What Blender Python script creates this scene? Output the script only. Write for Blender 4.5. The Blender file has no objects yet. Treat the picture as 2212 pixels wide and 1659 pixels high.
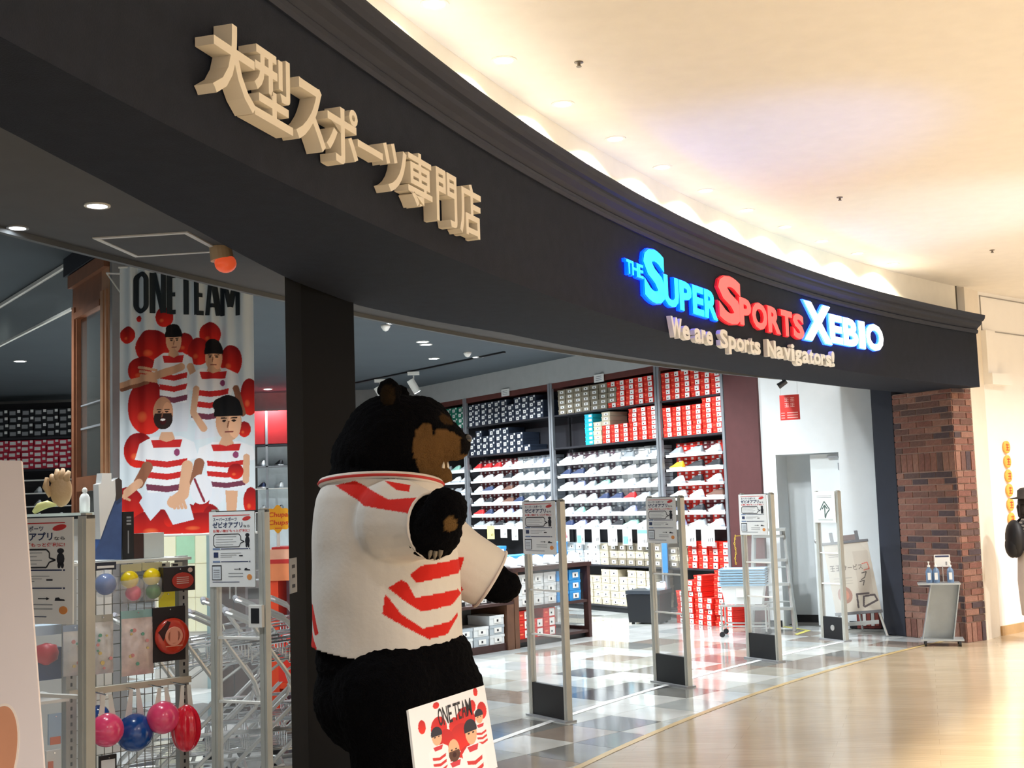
import bpy, bmesh, math, random
import numpy as np
from mathutils import Matrix, Vector, noise
random.seed(7)
PI = math.pi
SC = bpy.context.scene
COL = SC.collection

# ------------------------------------------------------------------ camera
FPX, PITCH, ROLL, HCAM = 2700.0, 0.0939785894, -0.0325974047, 1.55
_f = Vector((0, math.cos(PITCH), math.sin(PITCH)))
_u0 = Vector((0, -math.sin(PITCH), math.cos(PITCH)))
_x0 = Vector((1, 0, 0))
CX_ = _x0 * math.cos(ROLL) + _u0 * math.sin(ROLL)
CU_ = -_x0 * math.sin(ROLL) + _u0 * math.cos(ROLL)
cam_d = bpy.data.cameras.new('camera')
cam_d.sensor_fit = 'HORIZONTAL'
cam_d.sensor_width = 36.0
cam_d.lens = FPX * 36.0 / 2212.0
cam_d.clip_start = 0.05
cam_d.clip_end = 200
cam = bpy.data.objects.new('camera', cam_d)
COL.objects.link(cam)
cam.matrix_world = Matrix(((CX_.x, CU_.x, -_f.x, 0), (CX_.y, CU_.y, -_f.y, 0), (CX_.z, CU_.z, -_f.z, HCAM), (0, 0, 0, 1)))
SC.camera = cam

# ------------------------------------------------------------------ world, exposure
w = bpy.data.worlds.new('world')
SC.world = w
w.use_nodes = True
w.node_tree.nodes['Background'].inputs[0].default_value = (1.0, 0.98, 0.96, 1)
w.node_tree.nodes['Background'].inputs[1].default_value = 1.0
SC.view_settings.view_transform = 'Standard'
SC.view_settings.look = 'None'
SC.view_settings.exposure = 0.0
SC.view_settings.gamma = 1.0
SC.view_settings.use_curve_mapping = False


def lamp(name, kind, loc, power, color=(1, 1, 1), target=None, size=0.05, angle=100, blend=0.6, sy=None):
    d = bpy.data.lights.new(name, kind)
    d.energy = power
    d.color = color
    if kind == 'SPOT':
        d.spot_size = math.radians(angle)
        d.spot_blend = blend
        d.shadow_soft_size = size
    elif kind == 'POINT':
        d.shadow_soft_size = size
    elif kind == 'AREA':
        d.size = size
        if sy:
            d.shape = 'RECTANGLE'
            d.size_y = sy
    o = bpy.data.objects.new(name, d)
    COL.objects.link(o)
    o.location = loc
    if target is None:
        target = (loc[0], loc[1], loc[2] - 1)
    v = Vector(target) - Vector(loc)
    o.rotation_euler = v.to_track_quat('-Z', 'Y').to_euler()
    return o


# shop front lies on a circle; radius grows away from the mall
CC = Vector((20.147, -2.897))
RF = 21.88


def ring(th, r, z):
    a = math.radians(th)
    return Vector((CC.x + r * math.cos(a), CC.y + r * math.sin(a), z))


WARM = (1.0, 0.84, 0.60)
COOL = (0.90, 0.97, 1.0)
# unseen downlights added over the walkway, outside the frame, to light the mall
for x, y in ((2.2, 1.5), (5.0, 3.6), (4.2, -1.5), (8.0, 1.0), (7.6, 6.0), (10.5, 9.0), (6.4, 9.6), (11, 4)):
    lamp('added_mall_downlight', 'SPOT', (x, y, 3.58), 700, (1.0, 0.98, 0.96), size=0.08, angle=140, blend=0.9)
for x, y in ((6.0, 11.2), (7.6, 12.6)):  # added to brighten the far white wall at right
    lamp('added_mall_downlight', 'SPOT', (x, y, 3.58), 420, (1.0, 0.98, 0.96), size=0.08, angle=150, blend=0.9)
lamp('added_mall_downlight', 'SPOT', (0.25, 0.2, 3.58), 240, (1.0, 0.97, 0.95), size=0.08, angle=150, blend=0.9)  # added to brighten the board at the left edge
# unseen spots added outside the frame for the bluish wash on the ceiling
lamp('added_blue_uplight', 'SPOT', (3.0, 5.2, 1.1), 190, (0.12, 0.3, 1.0), target=(1.5, 7.4, 3.62), size=0.12, angle=42, blend=1.0)
lamp('added_blue_uplight', 'SPOT', (6.3, 7.6, 1.1), 300, (0.15, 0.75, 1.0), target=(3.1, 9.5, 3.62), size=0.12, angle=40, blend=1.0)
# shop ceiling downlights
STORE_DL = [(-1.32, 14.08), (-0.58, 14.88), (-1.12, 15.8), (-1.1, 16.09), (-1.1, 17.68), (-0.47, 17.69), (-6.51, 16.45), (-4.2, 21.4)]
STORE_HID = [(0.9, 12.6), (1.4, 14.6), (1.9, 12.9), (0.2, 12.0), (0.3, 14.6), (-2.8, 11.0), (-4.6, 12.0), (-3.2, 14.0), (-5.5, 18.5), (-2.8, 18.5), (-4.4, 9.6), (-6.0, 13.0)]
for x, y in STORE_DL + STORE_HID:
    lamp('shop_downlight_and_fill', 'SPOT', (x, y, 3.55), 215, COOL, size=0.06, angle=150, blend=0.8)
for x, y in ((-2.35, 7.55), (-1.75, 7.15), (-2.6, 6.6)):  # fill spots without fittings, added to brighten the banner
    lamp('shop_downlight_and_fill', 'SPOT', (x, y, 2.77), 70, COOL, size=0.05, angle=150, blend=0.8)
lamp('passage_fill', 'POINT', (3.75, 15.0, 2.35), 5, COOL, size=0.1)  # unseen point light added to brighten the passage behind the door

# ------------------------------------------------------------------ helpers
def P(px, py, Y):
    d = _f * FPX + CX_ * (px - 1106) - CU_ * (py - 829.5)
    d = d * (Y / d.y)
    return Vector((d.x, d.y, d.z + HCAM))


def G(px, py, z=0.0):
    d = _f * FPX + CX_ * (px - 1106) - CU_ * (py - 829.5)
    d = d * ((z - HCAM) / d.z)
    return Vector((d.x, d.y, z))


def lin(c):
    return c / 12.92 if c <= 0.04045 else ((c + 0.055) / 1.055) ** 2.4


def rgb(r, g, b):
    return (lin(r / 255), lin(g / 255), lin(b / 255))


_M = {}


def mat(name, col, rough=0.5, metal=0.0, em=0.0, vary=0.06, scale=8.0, bump=0.0, bscale=60.0, spec=0.5, alpha=1.0, trans=0.0, emcol=None, attr=False, coat=0.0, sheen=0.0):
    if name in _M:
        return _M[name]
    m = bpy.data.materials.new(name)
    m.use_nodes = True
    nt = m.node_tree
    b = nt.nodes['Principled BSDF']
    b.inputs['Roughness'].default_value = rough
    b.inputs['Metallic'].default_value = metal
    b.inputs['Specular IOR Level'].default_value = spec
    b.inputs['Coat Weight'].default_value = coat
    b.inputs['Sheen Weight'].default_value = sheen
    b.inputs['Alpha'].default_value = alpha
    b.inputs['Transmission Weight'].default_value = trans
    tc = nt.nodes.new('ShaderNodeTexCoord')
    if attr:
        a = nt.nodes.new('ShaderNodeAttribute')
        a.attribute_name = 'Col'
        nt.links.new(a.outputs['Color'], b.inputs['Base Color'])
    else:
        nz = nt.nodes.new('ShaderNodeTexNoise')
        nz.inputs['Scale'].default_value = scale
        nz.inputs['Detail'].default_value = 3
        nt.links.new(tc.outputs['Object'], nz.inputs['Vector'])
        rp = nt.nodes.new('ShaderNodeValToRGB')
        lo = [max(0, c * (1 - vary)) for c in col]
        hi = [min(1, c * (1 + vary)) for c in col]
        rp.color_ramp.elements[0].color = (*lo, 1)
        rp.color_ramp.elements[1].color = (*hi, 1)
        rp.color_ramp.elements[0].position = 0.3
        rp.color_ramp.elements[1].position = 0.7
        nt.links.new(nz.outputs['Fac'], rp.inputs['Fac'])
        nt.links.new(rp.outputs['Color'], b.inputs['Base Color'])
    if em > 0:
        b.inputs['Emission Color'].default_value = (*(emcol or col), 1)
        b.inputs['Emission Strength'].default_value = em
    if bump > 0:
        n2 = nt.nodes.new('ShaderNodeTexNoise')
        n2.inputs['Scale'].default_value = bscale
        n2.inputs['Detail'].default_value = 4
        nt.links.new(tc.outputs['Object'], n2.inputs['Vector'])
        bp = nt.nodes.new('ShaderNodeBump')
        bp.inputs['Strength'].default_value = bump
        bp.inputs['Distance'].default_value = 0.01
        nt.links.new(n2.outputs['Fac'], bp.inputs['Height'])
        nt.links.new(bp.outputs['Normal'], b.inputs['Normal'])
    _M[name] = m
    return m


def frame(o, u, n):
    """origin, horizontal unit u, outward unit n, v = up-ish"""
    u = Vector(u).normalized()
    n = Vector(n).normalized()
    v = n.cross(u)
    return Vector(o), u, v, n


class MB:
    def __init__(s):
        s.v, s.f, s.m = [], [], []

    def add(s, vs, fs, m=0):
        k = len(s.v)
        s.v += [tuple(q) for q in vs]
        s.f += [tuple(i + k for i in q) for q in fs]
        s.m += [m] * len(fs)
        return s

    def box(s, c, sz, rot=None, m=0):
        c = Vector(c)
        hx, hy, hz = sz[0] / 2, sz[1] / 2, sz[2] / 2
        vs = [Vector((x, y, z)) for z in (-hz, hz) for y in (-hy, hy) for x in (-hx, hx)]
        if rot is not None:
            R = rot if isinstance(rot, Matrix) else Matrix.Rotation(rot, 3, 'Z')
            vs = [R @ q for q in vs]
        return s.add([q + c for q in vs], [(0, 2, 3, 1), (4, 5, 7, 6), (0, 1, 5, 4), (2, 6, 7, 3), (0, 4, 6, 2), (1, 3, 7, 5)], m)

    def fbox(s, fr, u0, u1, v0, v1, n0, n1, m=0):
        o, u, v, n = fr
        vs = [o + u * a + v * b + n * c for c in (n0, n1) for b in (v0, v1) for a in (u0, u1)]
        return s.add(vs, [(0, 2, 3, 1), (4, 5, 7, 6), (0, 1, 5, 4), (2, 6, 7, 3), (0, 4, 6, 2), (1, 3, 7, 5)], m)

    def quad(s, a, b, c, d, m=0):
        return s.add([a, b, c, d], [(0, 1, 2, 3)], m)

    def cyl(s, p, q, r, r2=None, n=10, m=0, cap=True):
        p, q = Vector(p), Vector(q)
        r2 = r if r2 is None else r2
        d = (q - p).normalized()
        a = d.orthogonal().normalized()
        b = d.cross(a)
        vs = []
        for c, rr in ((p, r), (q, r2)):
            for i in range(n):
                t = 2 * PI * i / n
                vs.append(c + (a * math.cos(t) + b * math.sin(t)) * rr)
        fs = [(i, (i + 1) % n, n + (i + 1) % n, n + i) for i in range(n)]
        if cap:
            fs += [tuple(range(n - 1, -1, -1)), tuple(range(n, 2 * n))]
        return s.add(vs, fs, m)

    def tube(s, pts, r, n=6, m=0, closed=False):
        pts = [Vector(q) for q in pts]
        N = len(pts)
        vs, fs = [], []
        a = None
        for i in range(N):
            if closed:
                t = (pts[(i + 1) % N] - pts[i - 1])
            else:
                t = pts[min(i + 1, N - 1)] - pts[max(i - 1, 0)]
            t = t.normalized()
            if a is None:
                a = t.orthogonal().normalized()
            else:
                a = a - t * a.dot(t)
                a = a.normalized() if a.length > 1e-6 else t.orthogonal().normalized()
            b = t.cross(a)
            rr = r[i] if isinstance(r, (list, tuple)) else r
            for k in range(n):
                w_ = 2 * PI * k / n
                vs.append(pts[i] + (a * math.cos(w_) + b * math.sin(w_)) * rr)
        for i in range(N if closed else N - 1):
            j = (i + 1) % N
            for k in range(n):
                fs.append((i * n + k, i * n + (k + 1) % n, j * n + (k + 1) % n, j * n + k))
        if not closed:
            fs += [tuple(range(n - 1, -1, -1)), tuple((N - 1) * n + k for k in range(n))]
        return s.add(vs, fs, m)

    def lathe(s, prof, c, n=16, m=0, axis=None):
        c = Vector(c)
        R = Matrix.Identity(3)
        if axis is not None:
            R = Vector((0, 0, 1)).rotation_difference(Vector(axis)).to_matrix()
        vs, fs = [], []
        for r, z in prof:
            for k in range(n):
                t = 2 * PI * k / n
                vs.append(c + R @ Vector((r * math.cos(t), r * math.sin(t), z)))
        for i in range(len(prof) - 1):
            for k in range(n):
                fs.append((i * n + k, i * n + (k + 1) % n, (i + 1) * n + (k + 1) % n, (i + 1) * n + k))
        fs += [tuple(range(n - 1, -1, -1)), tuple((len(prof) - 1) * n + k for k in range(n))]
        return s.add(vs, fs, m)

    def ell(s, c, r, n=14, k=8, rot=None, m=0):
        c = Vector(c)
        if not isinstance(r, (tuple, list)):
            r = (r, r, r)
        vs = [Vector((0, 0, -r[2]))]
        for j in range(1, k):
            a = -PI / 2 + PI * j / k
            for i in range(n):
                t = 2 * PI * i / n
                vs.append(Vector((r[0] * math.cos(a) * math.cos(t), r[1] * math.cos(a) * math.sin(t), r[2] * math.sin(a))))
        vs.append(Vector((0, 0, r[2])))
        fs = [(0, 1 + (i + 1) % n, 1 + i) for i in range(n)]
        for j in range(k - 2):
            o = 1 + j * n
            fs += [(o + i, o + (i + 1) % n, o + n + (i + 1) % n, o + n + i) for i in range(n)]
        o = 1 + (k - 2) * n
        fs += [(o + i, o + (i + 1) % n, len(vs) - 1) for i in range(n)]
        if rot is not None:
            vs = [rot @ q for q in vs]
        return s.add([q + c for q in vs], fs, m)

    def prism(s, pts, fr, n0, n1, m=0):
        o, u, v, n = fr
        N = len(pts)
        vs = [o + u * a + v * b + n * n0 for a, b in pts] + [o + u * a + v * b + n * n1 for a, b in pts]
        fs = [tuple(range(N - 1, -1, -1)), tuple(range(N, 2 * N))] + [(i, (i + 1) % N, N + (i + 1) % N, N + i) for i in range(N)]
        return s.add(vs, fs, m)

    def build(s, name, mats, parent=None, o=None, smooth=False):
        if o is None:
            o = root_loc(parent) if parent is not None else Vector((0, 0, 0))
        o = Vector(o)
        me = bpy.data.meshes.new(name)
        me.from_pydata([(q[0] - o.x, q[1] - o.y, q[2] - o.z) for q in s.v], [], s.f)
        if not isinstance(mats, (list, tuple)):
            mats = [mats]
        for q in mats:
            me.materials.append(q)
        me.polygons.foreach_set('material_index', s.m)
        bm = bmesh.new()
        bm.from_mesh(me)
        bmesh.ops.recalc_face_normals(bm, faces=bm.faces)
        bm.to_mesh(me)
        bm.free()
        if smooth:
            me.polygons.foreach_set('use_smooth', [True] * len(me.polygons))
        ob = bpy.data.objects.new(name, me)
        COL.objects.link(ob)
        if parent is not None:
            ob.parent = parent
        else:
            ob.location = o
        return ob


def root_loc(p):
    l = Vector((0, 0, 0))
    while p is not None:
        l = l + p.location
        p = p.parent
    return l


def tag(o, label, cat, group=None, kind=None):
    o['label'] = label
    o['category'] = cat
    if group:
        o['group'] = group
    if kind:
        o['kind'] = kind
    return o


def thing(name, label, cat, loc=(0, 0, 0), group=None):
    o = bpy.data.objects.new(name, None)
    o.empty_display_size = 0.1
    COL.objects.link(o)
    o.location = loc
    return tag(o, label, cat, group)


def struct(mb, name, mats, parent=None, smooth=False):
    o = mb.build(name, mats, parent, smooth=smooth)
    o['kind'] = 'structure'
    return o


def dup(root, loc, rz=0.0, label=None, group=None):
    r = root.copy()
    COL.objects.link(r)
    r.location = loc
    r.rotation_euler = (0, 0, rz)
    if label:
        r['label'] = label
    if group:
        r['group'] = group
    for ch in list(root.children):
        c = ch.copy()
        COL.objects.link(c)
        c.parent = r
        for g in list(ch.children):
            d = g.copy()
            COL.objects.link(d)
            d.parent = c
    return r


_T = {}


def text_geo(body, off=0.0, sp=1.0):
    k = (body, off, sp)
    if k in _T:
        return _T[k]
    cu = bpy.data.curves.new('txt', 'FONT')
    cu.body = body
    cu.offset = off
    cu.space_character = sp
    cu.resolution_u = 3
    ob = bpy.data.objects.new('txt', cu)
    COL.objects.link(ob)
    dg = bpy.context.evaluated_depsgraph_get()
    me = bpy.data.meshes.new_from_object(ob.evaluated_get(dg))
    v = [(q.co.x, q.co.y) for q in me.vertices]
    f = [tuple(q.vertices) for q in me.polygons]
    # boundary edges for extrusion
    cnt = {}
    for q in f:
        for a, b in zip(q, q[1:] + q[:1]):
            key = (min(a, b), max(a, b))
            cnt[key] = None if key in cnt else (a, b)
    ed = [e for e in cnt.values() if e]
    bpy.data.objects.remove(ob)
    bpy.data.curves.remove(cu)
    bpy.data.meshes.remove(me)
    if v:
        x0, x1 = min(a for a, b in v), max(a for a, b in v)
        y0, y1 = min(b for a, b in v), max(b for a, b in v)
    else:
        x0 = y0 = 0
        x1 = y1 = 1
    _T[k] = (v, f, ed, (x0, y0, x1, y1))
    return _T[k]


def add_text(mb, body, fr, u0, v0, u1, v1, n0, n1=None, off=0.0, m=0, keep=False, sp=1.0, shear=0.0, mside=None):
    """fit text to the rectangle u0..u1, v0..v1 on frame fr; extrude n0..n1"""
    o, u, v, n = fr
    vs, fs, ed, bb = text_geo(body, off, sp)
    sx = (u1 - u0) / max(1e-6, bb[2] - bb[0])
    sy = (v1 - v0) / max(1e-6, bb[3] - bb[1])
    q = [((a - bb[0]) * sx + u0 + shear * (b - bb[1]) * sy, (b - bb[1]) * sy + v0) for a, b in vs]
    if n1 is None:
        mb.add([o + u * a + v * b + n * n0 for a, b in q], fs, m)
    else:
        mb.add([o + u * a + v * b + n * n1 for a, b in q], fs, m)
        N = len(q)
        mb.add([o + u * a + v * b + n * n0 for a, b in q] + [o + u * a + v * b + n * n1 for a, b in q], [(a, b, N + b, N + a) for a, b in ed], m if mside is None else mside)
    return mb


class Canv:
    """flat print: a colour grid painted with shapes and baked onto a fine mesh"""

    def __init__(s, nx, ny, x0, y0, x1, y1, bg):
        s.nx, s.ny = nx, ny
        s.X, s.Y = np.meshgrid(np.linspace(x0, x1, nx), np.linspace(y0, y1, ny))
        s.c = np.zeros((ny, nx, 3))
        s.c[:] = rgb(*bg)

    def put(s, k, col):
        s.c[k] = rgb(*col)

    def ell(s, x, y, rx, ry, col, rot=0):
        c, t = math.cos(rot), math.sin(rot)
        a = (s.X - x) * c + (s.Y - y) * t
        b = -(s.X - x) * t + (s.Y - y) * c
        k = (a / rx) ** 2 + (b / ry) ** 2 < 1
        s.put(k, col)
        return k

    def ball(s, x, y, r, ry=None, c1=(225, 40, 30), c2=(150, 20, 25), hl=True):
        ry = ry or r
        a, b = (s.X - x) / r, (s.Y - y) / ry
        d = a * a + b * b
        k = d < 1
        t = np.clip((-b[k] * 0.6 + 0.5), 0, 1)[:, None]
        s.c[k] = np.array(rgb(*c1)) * (1 - t) + np.array(rgb(*c2)) * t
        if hl:
            k2 = ((a + 0.25) / 0.3) ** 2 + ((b - 0.35) / 0.22) ** 2
            k2 = np.where(k, np.clip(1 - k2, 0, 1), 0)[..., None]
            s.c = s.c * (1 - 0.7 * k2) + np.array(rgb(250, 120, 70)) * 0.7 * k2

    def poly(s, pts, col, clip=None):
        k = np.zeros(s.X.shape, bool)
        N = len(pts)
        j = N - 1
        for i in range(N):
            xi, yi = pts[i]
            xj, yj = pts[j]
            c = ((yi > s.Y) != (yj > s.Y)) & (s.X < (xj - xi) * (s.Y - yi) / ((yj - yi) or 1e-9) + xi)
            k ^= c
            j = i
        if clip is not None:
            k &= clip
        s.put(k, col)
        return k

    def line(s, pts, w_, col):
        for (x0, y0), (x1, y1) in zip(pts, pts[1:]):
            dx, dy = x1 - x0, y1 - y0
            t = np.clip(((s.X - x0) * dx + (s.Y - y0) * dy) / (dx * dx + dy * dy + 1e-9), 0, 1)
            k = (s.X - x0 - t * dx) ** 2 + (s.Y - y0 - t * dy) ** 2 < (w_ / 2) ** 2
            s.put(k, col)

    def mesh(s, name, fn, material, parent=None, o=None, thick=0.0):
        if o is None:
            o = root_loc(parent) if parent is not None else Vector((0, 0, 0))
        U, Vv = np.meshgrid(np.linspace(0, 1, s.nx), np.linspace(0, 1, s.ny))
        co = fn(U, Vv).reshape(-1, 3) - np.array(o)[None]
        idx = np.arange(s.nx * s.ny).reshape(s.ny, s.nx)
        q = np.stack([idx[1:, :-1], idx[1:, 1:], idx[:-1, 1:], idx[:-1, :-1]], -1).reshape(-1, 4)
        me = bpy.data.meshes.new(name)
        me.vertices.add(len(co))
        me.vertices.foreach_set('co', co.ravel())
        me.loops.add(q.size)
        me.loops.foreach_set('vertex_index', q.ravel())
        me.polygons.add(len(q))
        me.polygons.foreach_set('loop_start', np.arange(len(q)) * 4)
        me.update(calc_edges=True)
        at = me.color_attributes.new('Col', 'FLOAT_COLOR', 'POINT')
        at.data.foreach_set('color', np.concatenate([s.c.reshape(-1, 3), np.ones((len(co), 1))], 1).ravel())
        me.materials.append(material)
        me.polygons.foreach_set('use_smooth', [True] * len(q))
        ob = bpy.data.objects.new(name, me)
        COL.objects.link(ob)
        if parent is not None:
            ob.parent = parent
        else:
            ob.location = o
        if thick:
            md = ob.modifiers.new('thickness', 'SOLIDIFY')
            md.thickness = thick
            md.offset = -1
        return ob


def planefn(fr, w_, h_, n0=0.0):
    """canvas u,v (v down from the top) to a plane frame with its origin at bottom left"""
    o, u, v, n = fr

    def fn(U, V):
        return np.array(o + n * n0)[None, None] + U[..., None] * np.array(u * w_) + (1 - V)[..., None] * np.array(v * h_)
    return fn


def ordw(i):
    return ['first', 'second', 'third', 'fourth', 'fifth', 'sixth', 'seventh', 'eighth', 'ninth', 'tenth', 'eleventh', 'twelfth', 'thirteenth', 'fourteenth', 'fifteenth', 'sixteenth'][i]


# common materials
M_WHITE = mat('white_paint', rgb(238, 236, 230), 0.6, vary=0.02)
M_SILVER = mat('silver_metal', rgb(205, 205, 202), 0.3, 0.7)
M_CHROME = mat('chrome', rgb(225, 228, 232), 0.15, 0.95)
M_BLACK = mat('black_plastic', rgb(22, 24, 28), 0.45)
M_DKBROWN = mat('dark_brown_wood', rgb(62, 36, 32), 0.45, vary=0.2, scale=5)
M_PRINT = mat('printed_colour', (1, 1, 1), 0.55, attr=True, spec=0.3)
M_INK = mat('black_ink', rgb(28, 28, 36), 0.6)
M_NAVYINK = mat('navy_ink', rgb(40, 52, 92), 0.6)
M_REDINK = mat('red_ink', rgb(205, 50, 48), 0.6)
M_PAPER = mat('white_paper', rgb(240, 240, 238), 0.7, vary=0.02)
M_BLUE = mat('light_blue_card', rgb(60, 165, 225), 0.5)
M_GREY = mat('grey_card', rgb(150, 152, 156), 0.6)
M_CLEAR = mat('clear_acrylic', (0.92, 0.96, 0.97), 0.05, vary=0.0, alpha=0.14)
M_GLASS = mat('clear_glass', (0.16, 0.17, 0.16), 0.03, vary=0.0, alpha=0.30)

# ------------------------------------------------------------------ setting: floors
E_S = Vector((0.632, -1.0, 0)).normalized()      # along the shoe wall, towards the right
N_S = Vector((E_S.y, -E_S.x, 0))                  # out of the shoe wall, into the shop
W0 = Vector((1.03, 17.78, 0))


def SW(s, z, d=0.0):
    q = W0 + E_S * s + N_S * d
    return Vector((q.x, q.y, z))


def ringsheet(r0, r1, t0, t1, z, n=60, zb=None):
    mb = MB()
    ts = [t0 + (t1 - t0) * i / n for i in range(n + 1)]
    for a, b in zip(ts, ts[1:]):
        f0 = r0(a) if callable(r0) else r0
        f1 = r0(b) if callable(r0) else r0
        g0 = r1(a) if callable(r1) else r1
        g1 = r1(b) if callable(r1) else r1
        mb.quad(ring(a, f0, z), ring(a, g0, z), ring(b, g1, z), ring(b, f1, z))
    return mb


# shop floor slab and its tiles
m_grout = mat('tile_grout', rgb(120, 118, 112), 0.5)
fl = struct(ringsheet(22.3, 52, 205, 112, -0.012, 40), 'floor', m_grout)
TC = [rgb(192, 195, 190), rgb(214, 216, 214), rgb(176, 173, 162), rgb(132, 133, 130), rgb(92, 92, 95), rgb(152, 140, 130), rgb(184, 190, 190)]
TMAT = [mat('floor_tile_' + n_, c, 0.10, vary=0.10, scale=3.0, spec=0.6) for n_, c in zip(('light', 'white', 'beige', 'grey', 'dark', 'brown', 'pale'), TC)]
TS = 0.455
ta = Vector((0.72, -0.694, 0))
tb = Vector((0.694, 0.72, 0))
T0 = Vector((0.33, 8.2, 0))
tile_meshes = {}
rt = random.Random(11)
FORCE = {(-1, 0): 5, (0, 0): 4, (0, -1): 3}
cand = []
far = MB()
for i in range(-34, 26):
    for j in range(-26, 34):
        c = T0 + ta * ((i + 0.5) * TS) + tb * ((j + 0.5) * TS)
        r = (c - Vector((CC.x, CC.y, 0))).length
        if r < 22.2 or c.y > 26 or c.y < 3.5 or c.x < -9 or (c - W0).dot(N_S) < -0.3 or c.x > 4.3:
            continue
        k = rt.choices(range(7), (6, 6, 3, 3, 2.2, 2.5, 4))[0]
        k = FORCE.get((i, j), k)
        px = c.x / c.y * FPX + 1106
        vis = px > 880 and c.y < 20
        cand.append((0 if vis else 1, c.length, c, k))
cand.sort(key=lambda q: (q[0], q[1]))
h_ = TS / 2 - 0.002
for q, (vis, dist, c, k) in enumerate(cand):
    vs = [c + ta * (a * h_) + tb * (b * h_) for a, b in ((-1, -1), (1, -1), (1, 1), (-1, 1))]
    if q < 300:
        if k not in tile_meshes:
            mb = MB()
            mb.box((0, 0, -0.006), (2 * h_, 2 * h_, 0.012), math.atan2(ta.y, ta.x))
            t = mb.build('floor_tile', TMAT[k], fl)
            tile_meshes[k] = t
        else:
            t = tile_meshes[k].copy()
            COL.objects.link(t)
        t.location = c
    else:
        far.add([v + Vector((0, 0, -0.012)) for v in vs] + vs, [(4, 5, 6, 7), (0, 1, 5, 4), (1, 2, 6, 5), (2, 3, 7, 6), (3, 0, 4, 7)], k)
t = far.build('far_floor_tiles', TMAT, fl)
t['kind'] = 'stuff'

# mall floor: glossy pale wood laminate, boards only readable as grain
mw = mat('mall_laminate', rgb(206, 182, 146), 0.16, vary=0.10, spec=0.55)
nt = mw.node_tree
bs = nt.nodes['Principled BSDF']
tc = nt.nodes.new('ShaderNodeTexCoord')
mp = nt.nodes.new('ShaderNodeMapping')
mp.inputs['Rotation'].default_value = (0, 0, math.radians(18))
mp.inputs['Scale'].default_value = (1.0, 1.0, 1.0)
br = nt.nodes.new('ShaderNodeTexBrick')
br.inputs['Color1'].default_value = (*rgb(208, 189, 160), 1)
br.inputs['Color2'].default_value = (*rgb(198, 178, 148), 1)
br.inputs['Mortar'].default_value = (*rgb(188, 168, 138), 1)
br.inputs['Scale'].default_value = 1.0
br.inputs['Brick Width'].default_value = 1.2
br.inputs['Row Height'].default_value = 0.16
br.inputs['Mortar Size'].default_value = 0.002
nzs = nt.nodes.new('ShaderNodeTexNoise')
mp2 = nt.nodes.new('ShaderNodeMapping')
mp2.inputs['Rotation'].default_value = (0, 0, math.radians(18))
mp2.inputs['Scale'].default_value = (1.2, 14.0, 1.0)
nzs.inputs['Scale'].default_value = 2.2
nzs.inputs['Detail'].default_value = 4
mx = nt.nodes.new('ShaderNodeMix')
mx.data_type = 'RGBA'
mx.blend_type = 'MULTIPLY'
mx.inputs[0].default_value = 0.35
nt.links.new(tc.outputs['Object'], mp.inputs['Vector'])
nt.links.new(mp.outputs['Vector'], br.inputs['Vector'])
nt.links.new(tc.outputs['Object'], mp2.inputs['Vector'])
nt.links.new(mp2.outputs['Vector'], nzs.inputs['Vector'])
nt.links.new(br.outputs['Color'], mx.inputs[6])
nt.links.new(nzs.outputs['Fac'], mx.inputs[7])
nt.links.new(mx.outputs[2], bs.inputs['Base Color'])
struct(ringsheet(2.0, 22.36, 205, 90, 0.003, 80), 'floor', mw)
mb = MB()
ts = [200 - i * 0.9 for i in range(73)]
for a, b in zip(ts, ts[1:]):
    for r0, r1, z0, z1 in ((22.34, 22.39, 0.005, 0.005), (22.39, 22.39, 0.005, -0.012)):
        mb.quad(ring(a, r0, z0), ring(a, r1, z1), ring(b, r1, z1), ring(b, r0, z0))
struct(mb, 'trim_1', mat('brass_edge', rgb(214, 186, 128), 0.3, 0.2))

# white tape on the shop floor
mb = MB()
ts = [160 - i * 0.5 for i in range(49)]
for a, b in zip(ts, ts[1:]):
    mb.quad(ring(a, 23.20, 0.002), ring(a, 23.255, 0.002), ring(b, 23.255, 0.002), ring(b, 23.20, 0.002))
t = mb.build('floor_tape', mat('white_tape', rgb(246, 248, 248), 0.35, vary=0.02))
tag(t, 'white tape line curving across the tiled floor through the security gates', 'tape')

# ------------------------------------------------------------------ setting: shop front fascia
m_fas = mat('fascia_black', rgb(32, 37, 48), 0.8, spec=0.15, vary=0.10, scale=14, bump=0.25, bscale=220)
Z0, Z1 = 2.555, 3.12


def rin(th):
    q = [(170, 22.1), (164.25, 22.28), (162.77, 22.36), (160.97, 22.48), (158.47, 22.69), (156.4, 22.80), (155.0, 22.76), (152.9, 22.66), (150.2, 22.64), (146.4, 22.56), (143.3, 22.56), (130, 22.68)]
    for (a, ra), (b, rb) in zip(q, q[1:]):
        if b <= th <= a:
            return ra + (rb - ra) * (a - th) / (a - b)
    return q[0][1] if th > 170 else q[-1][1]


TH0, TH1 = 176.0, 134.75
ts = [TH0 + (TH1 - TH0) * i / 110 for i in range(111)]
mb = MB()
for a, b in zip(ts, ts[1:]):
    prof = lambda t_: [(22.1, Z1), (RF, Z1), (RF, Z0), (rin(t_), Z0), (rin(t_), 2.86)]
    for (p0, p1), (q0, q1) in zip(zip(prof(a), prof(a)[1:]), zip(prof(b), prof(b)[1:])):
        mb.quad(ring(a, *p0), ring(a, *p1), ring(b, *q1), ring(b, *q0))
for t_ in (TH0, TH1):
    mb.add([ring(t_, r, z) for r, z in ((22.1, Z1), (RF, Z1), (RF, Z0), (22.66, Z0), (22.66, 2.86), (22.1, 2.86))], [(0, 1, 2, 3, 4, 5)])
struct(mb, 'wall_front', m_fas)
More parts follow.
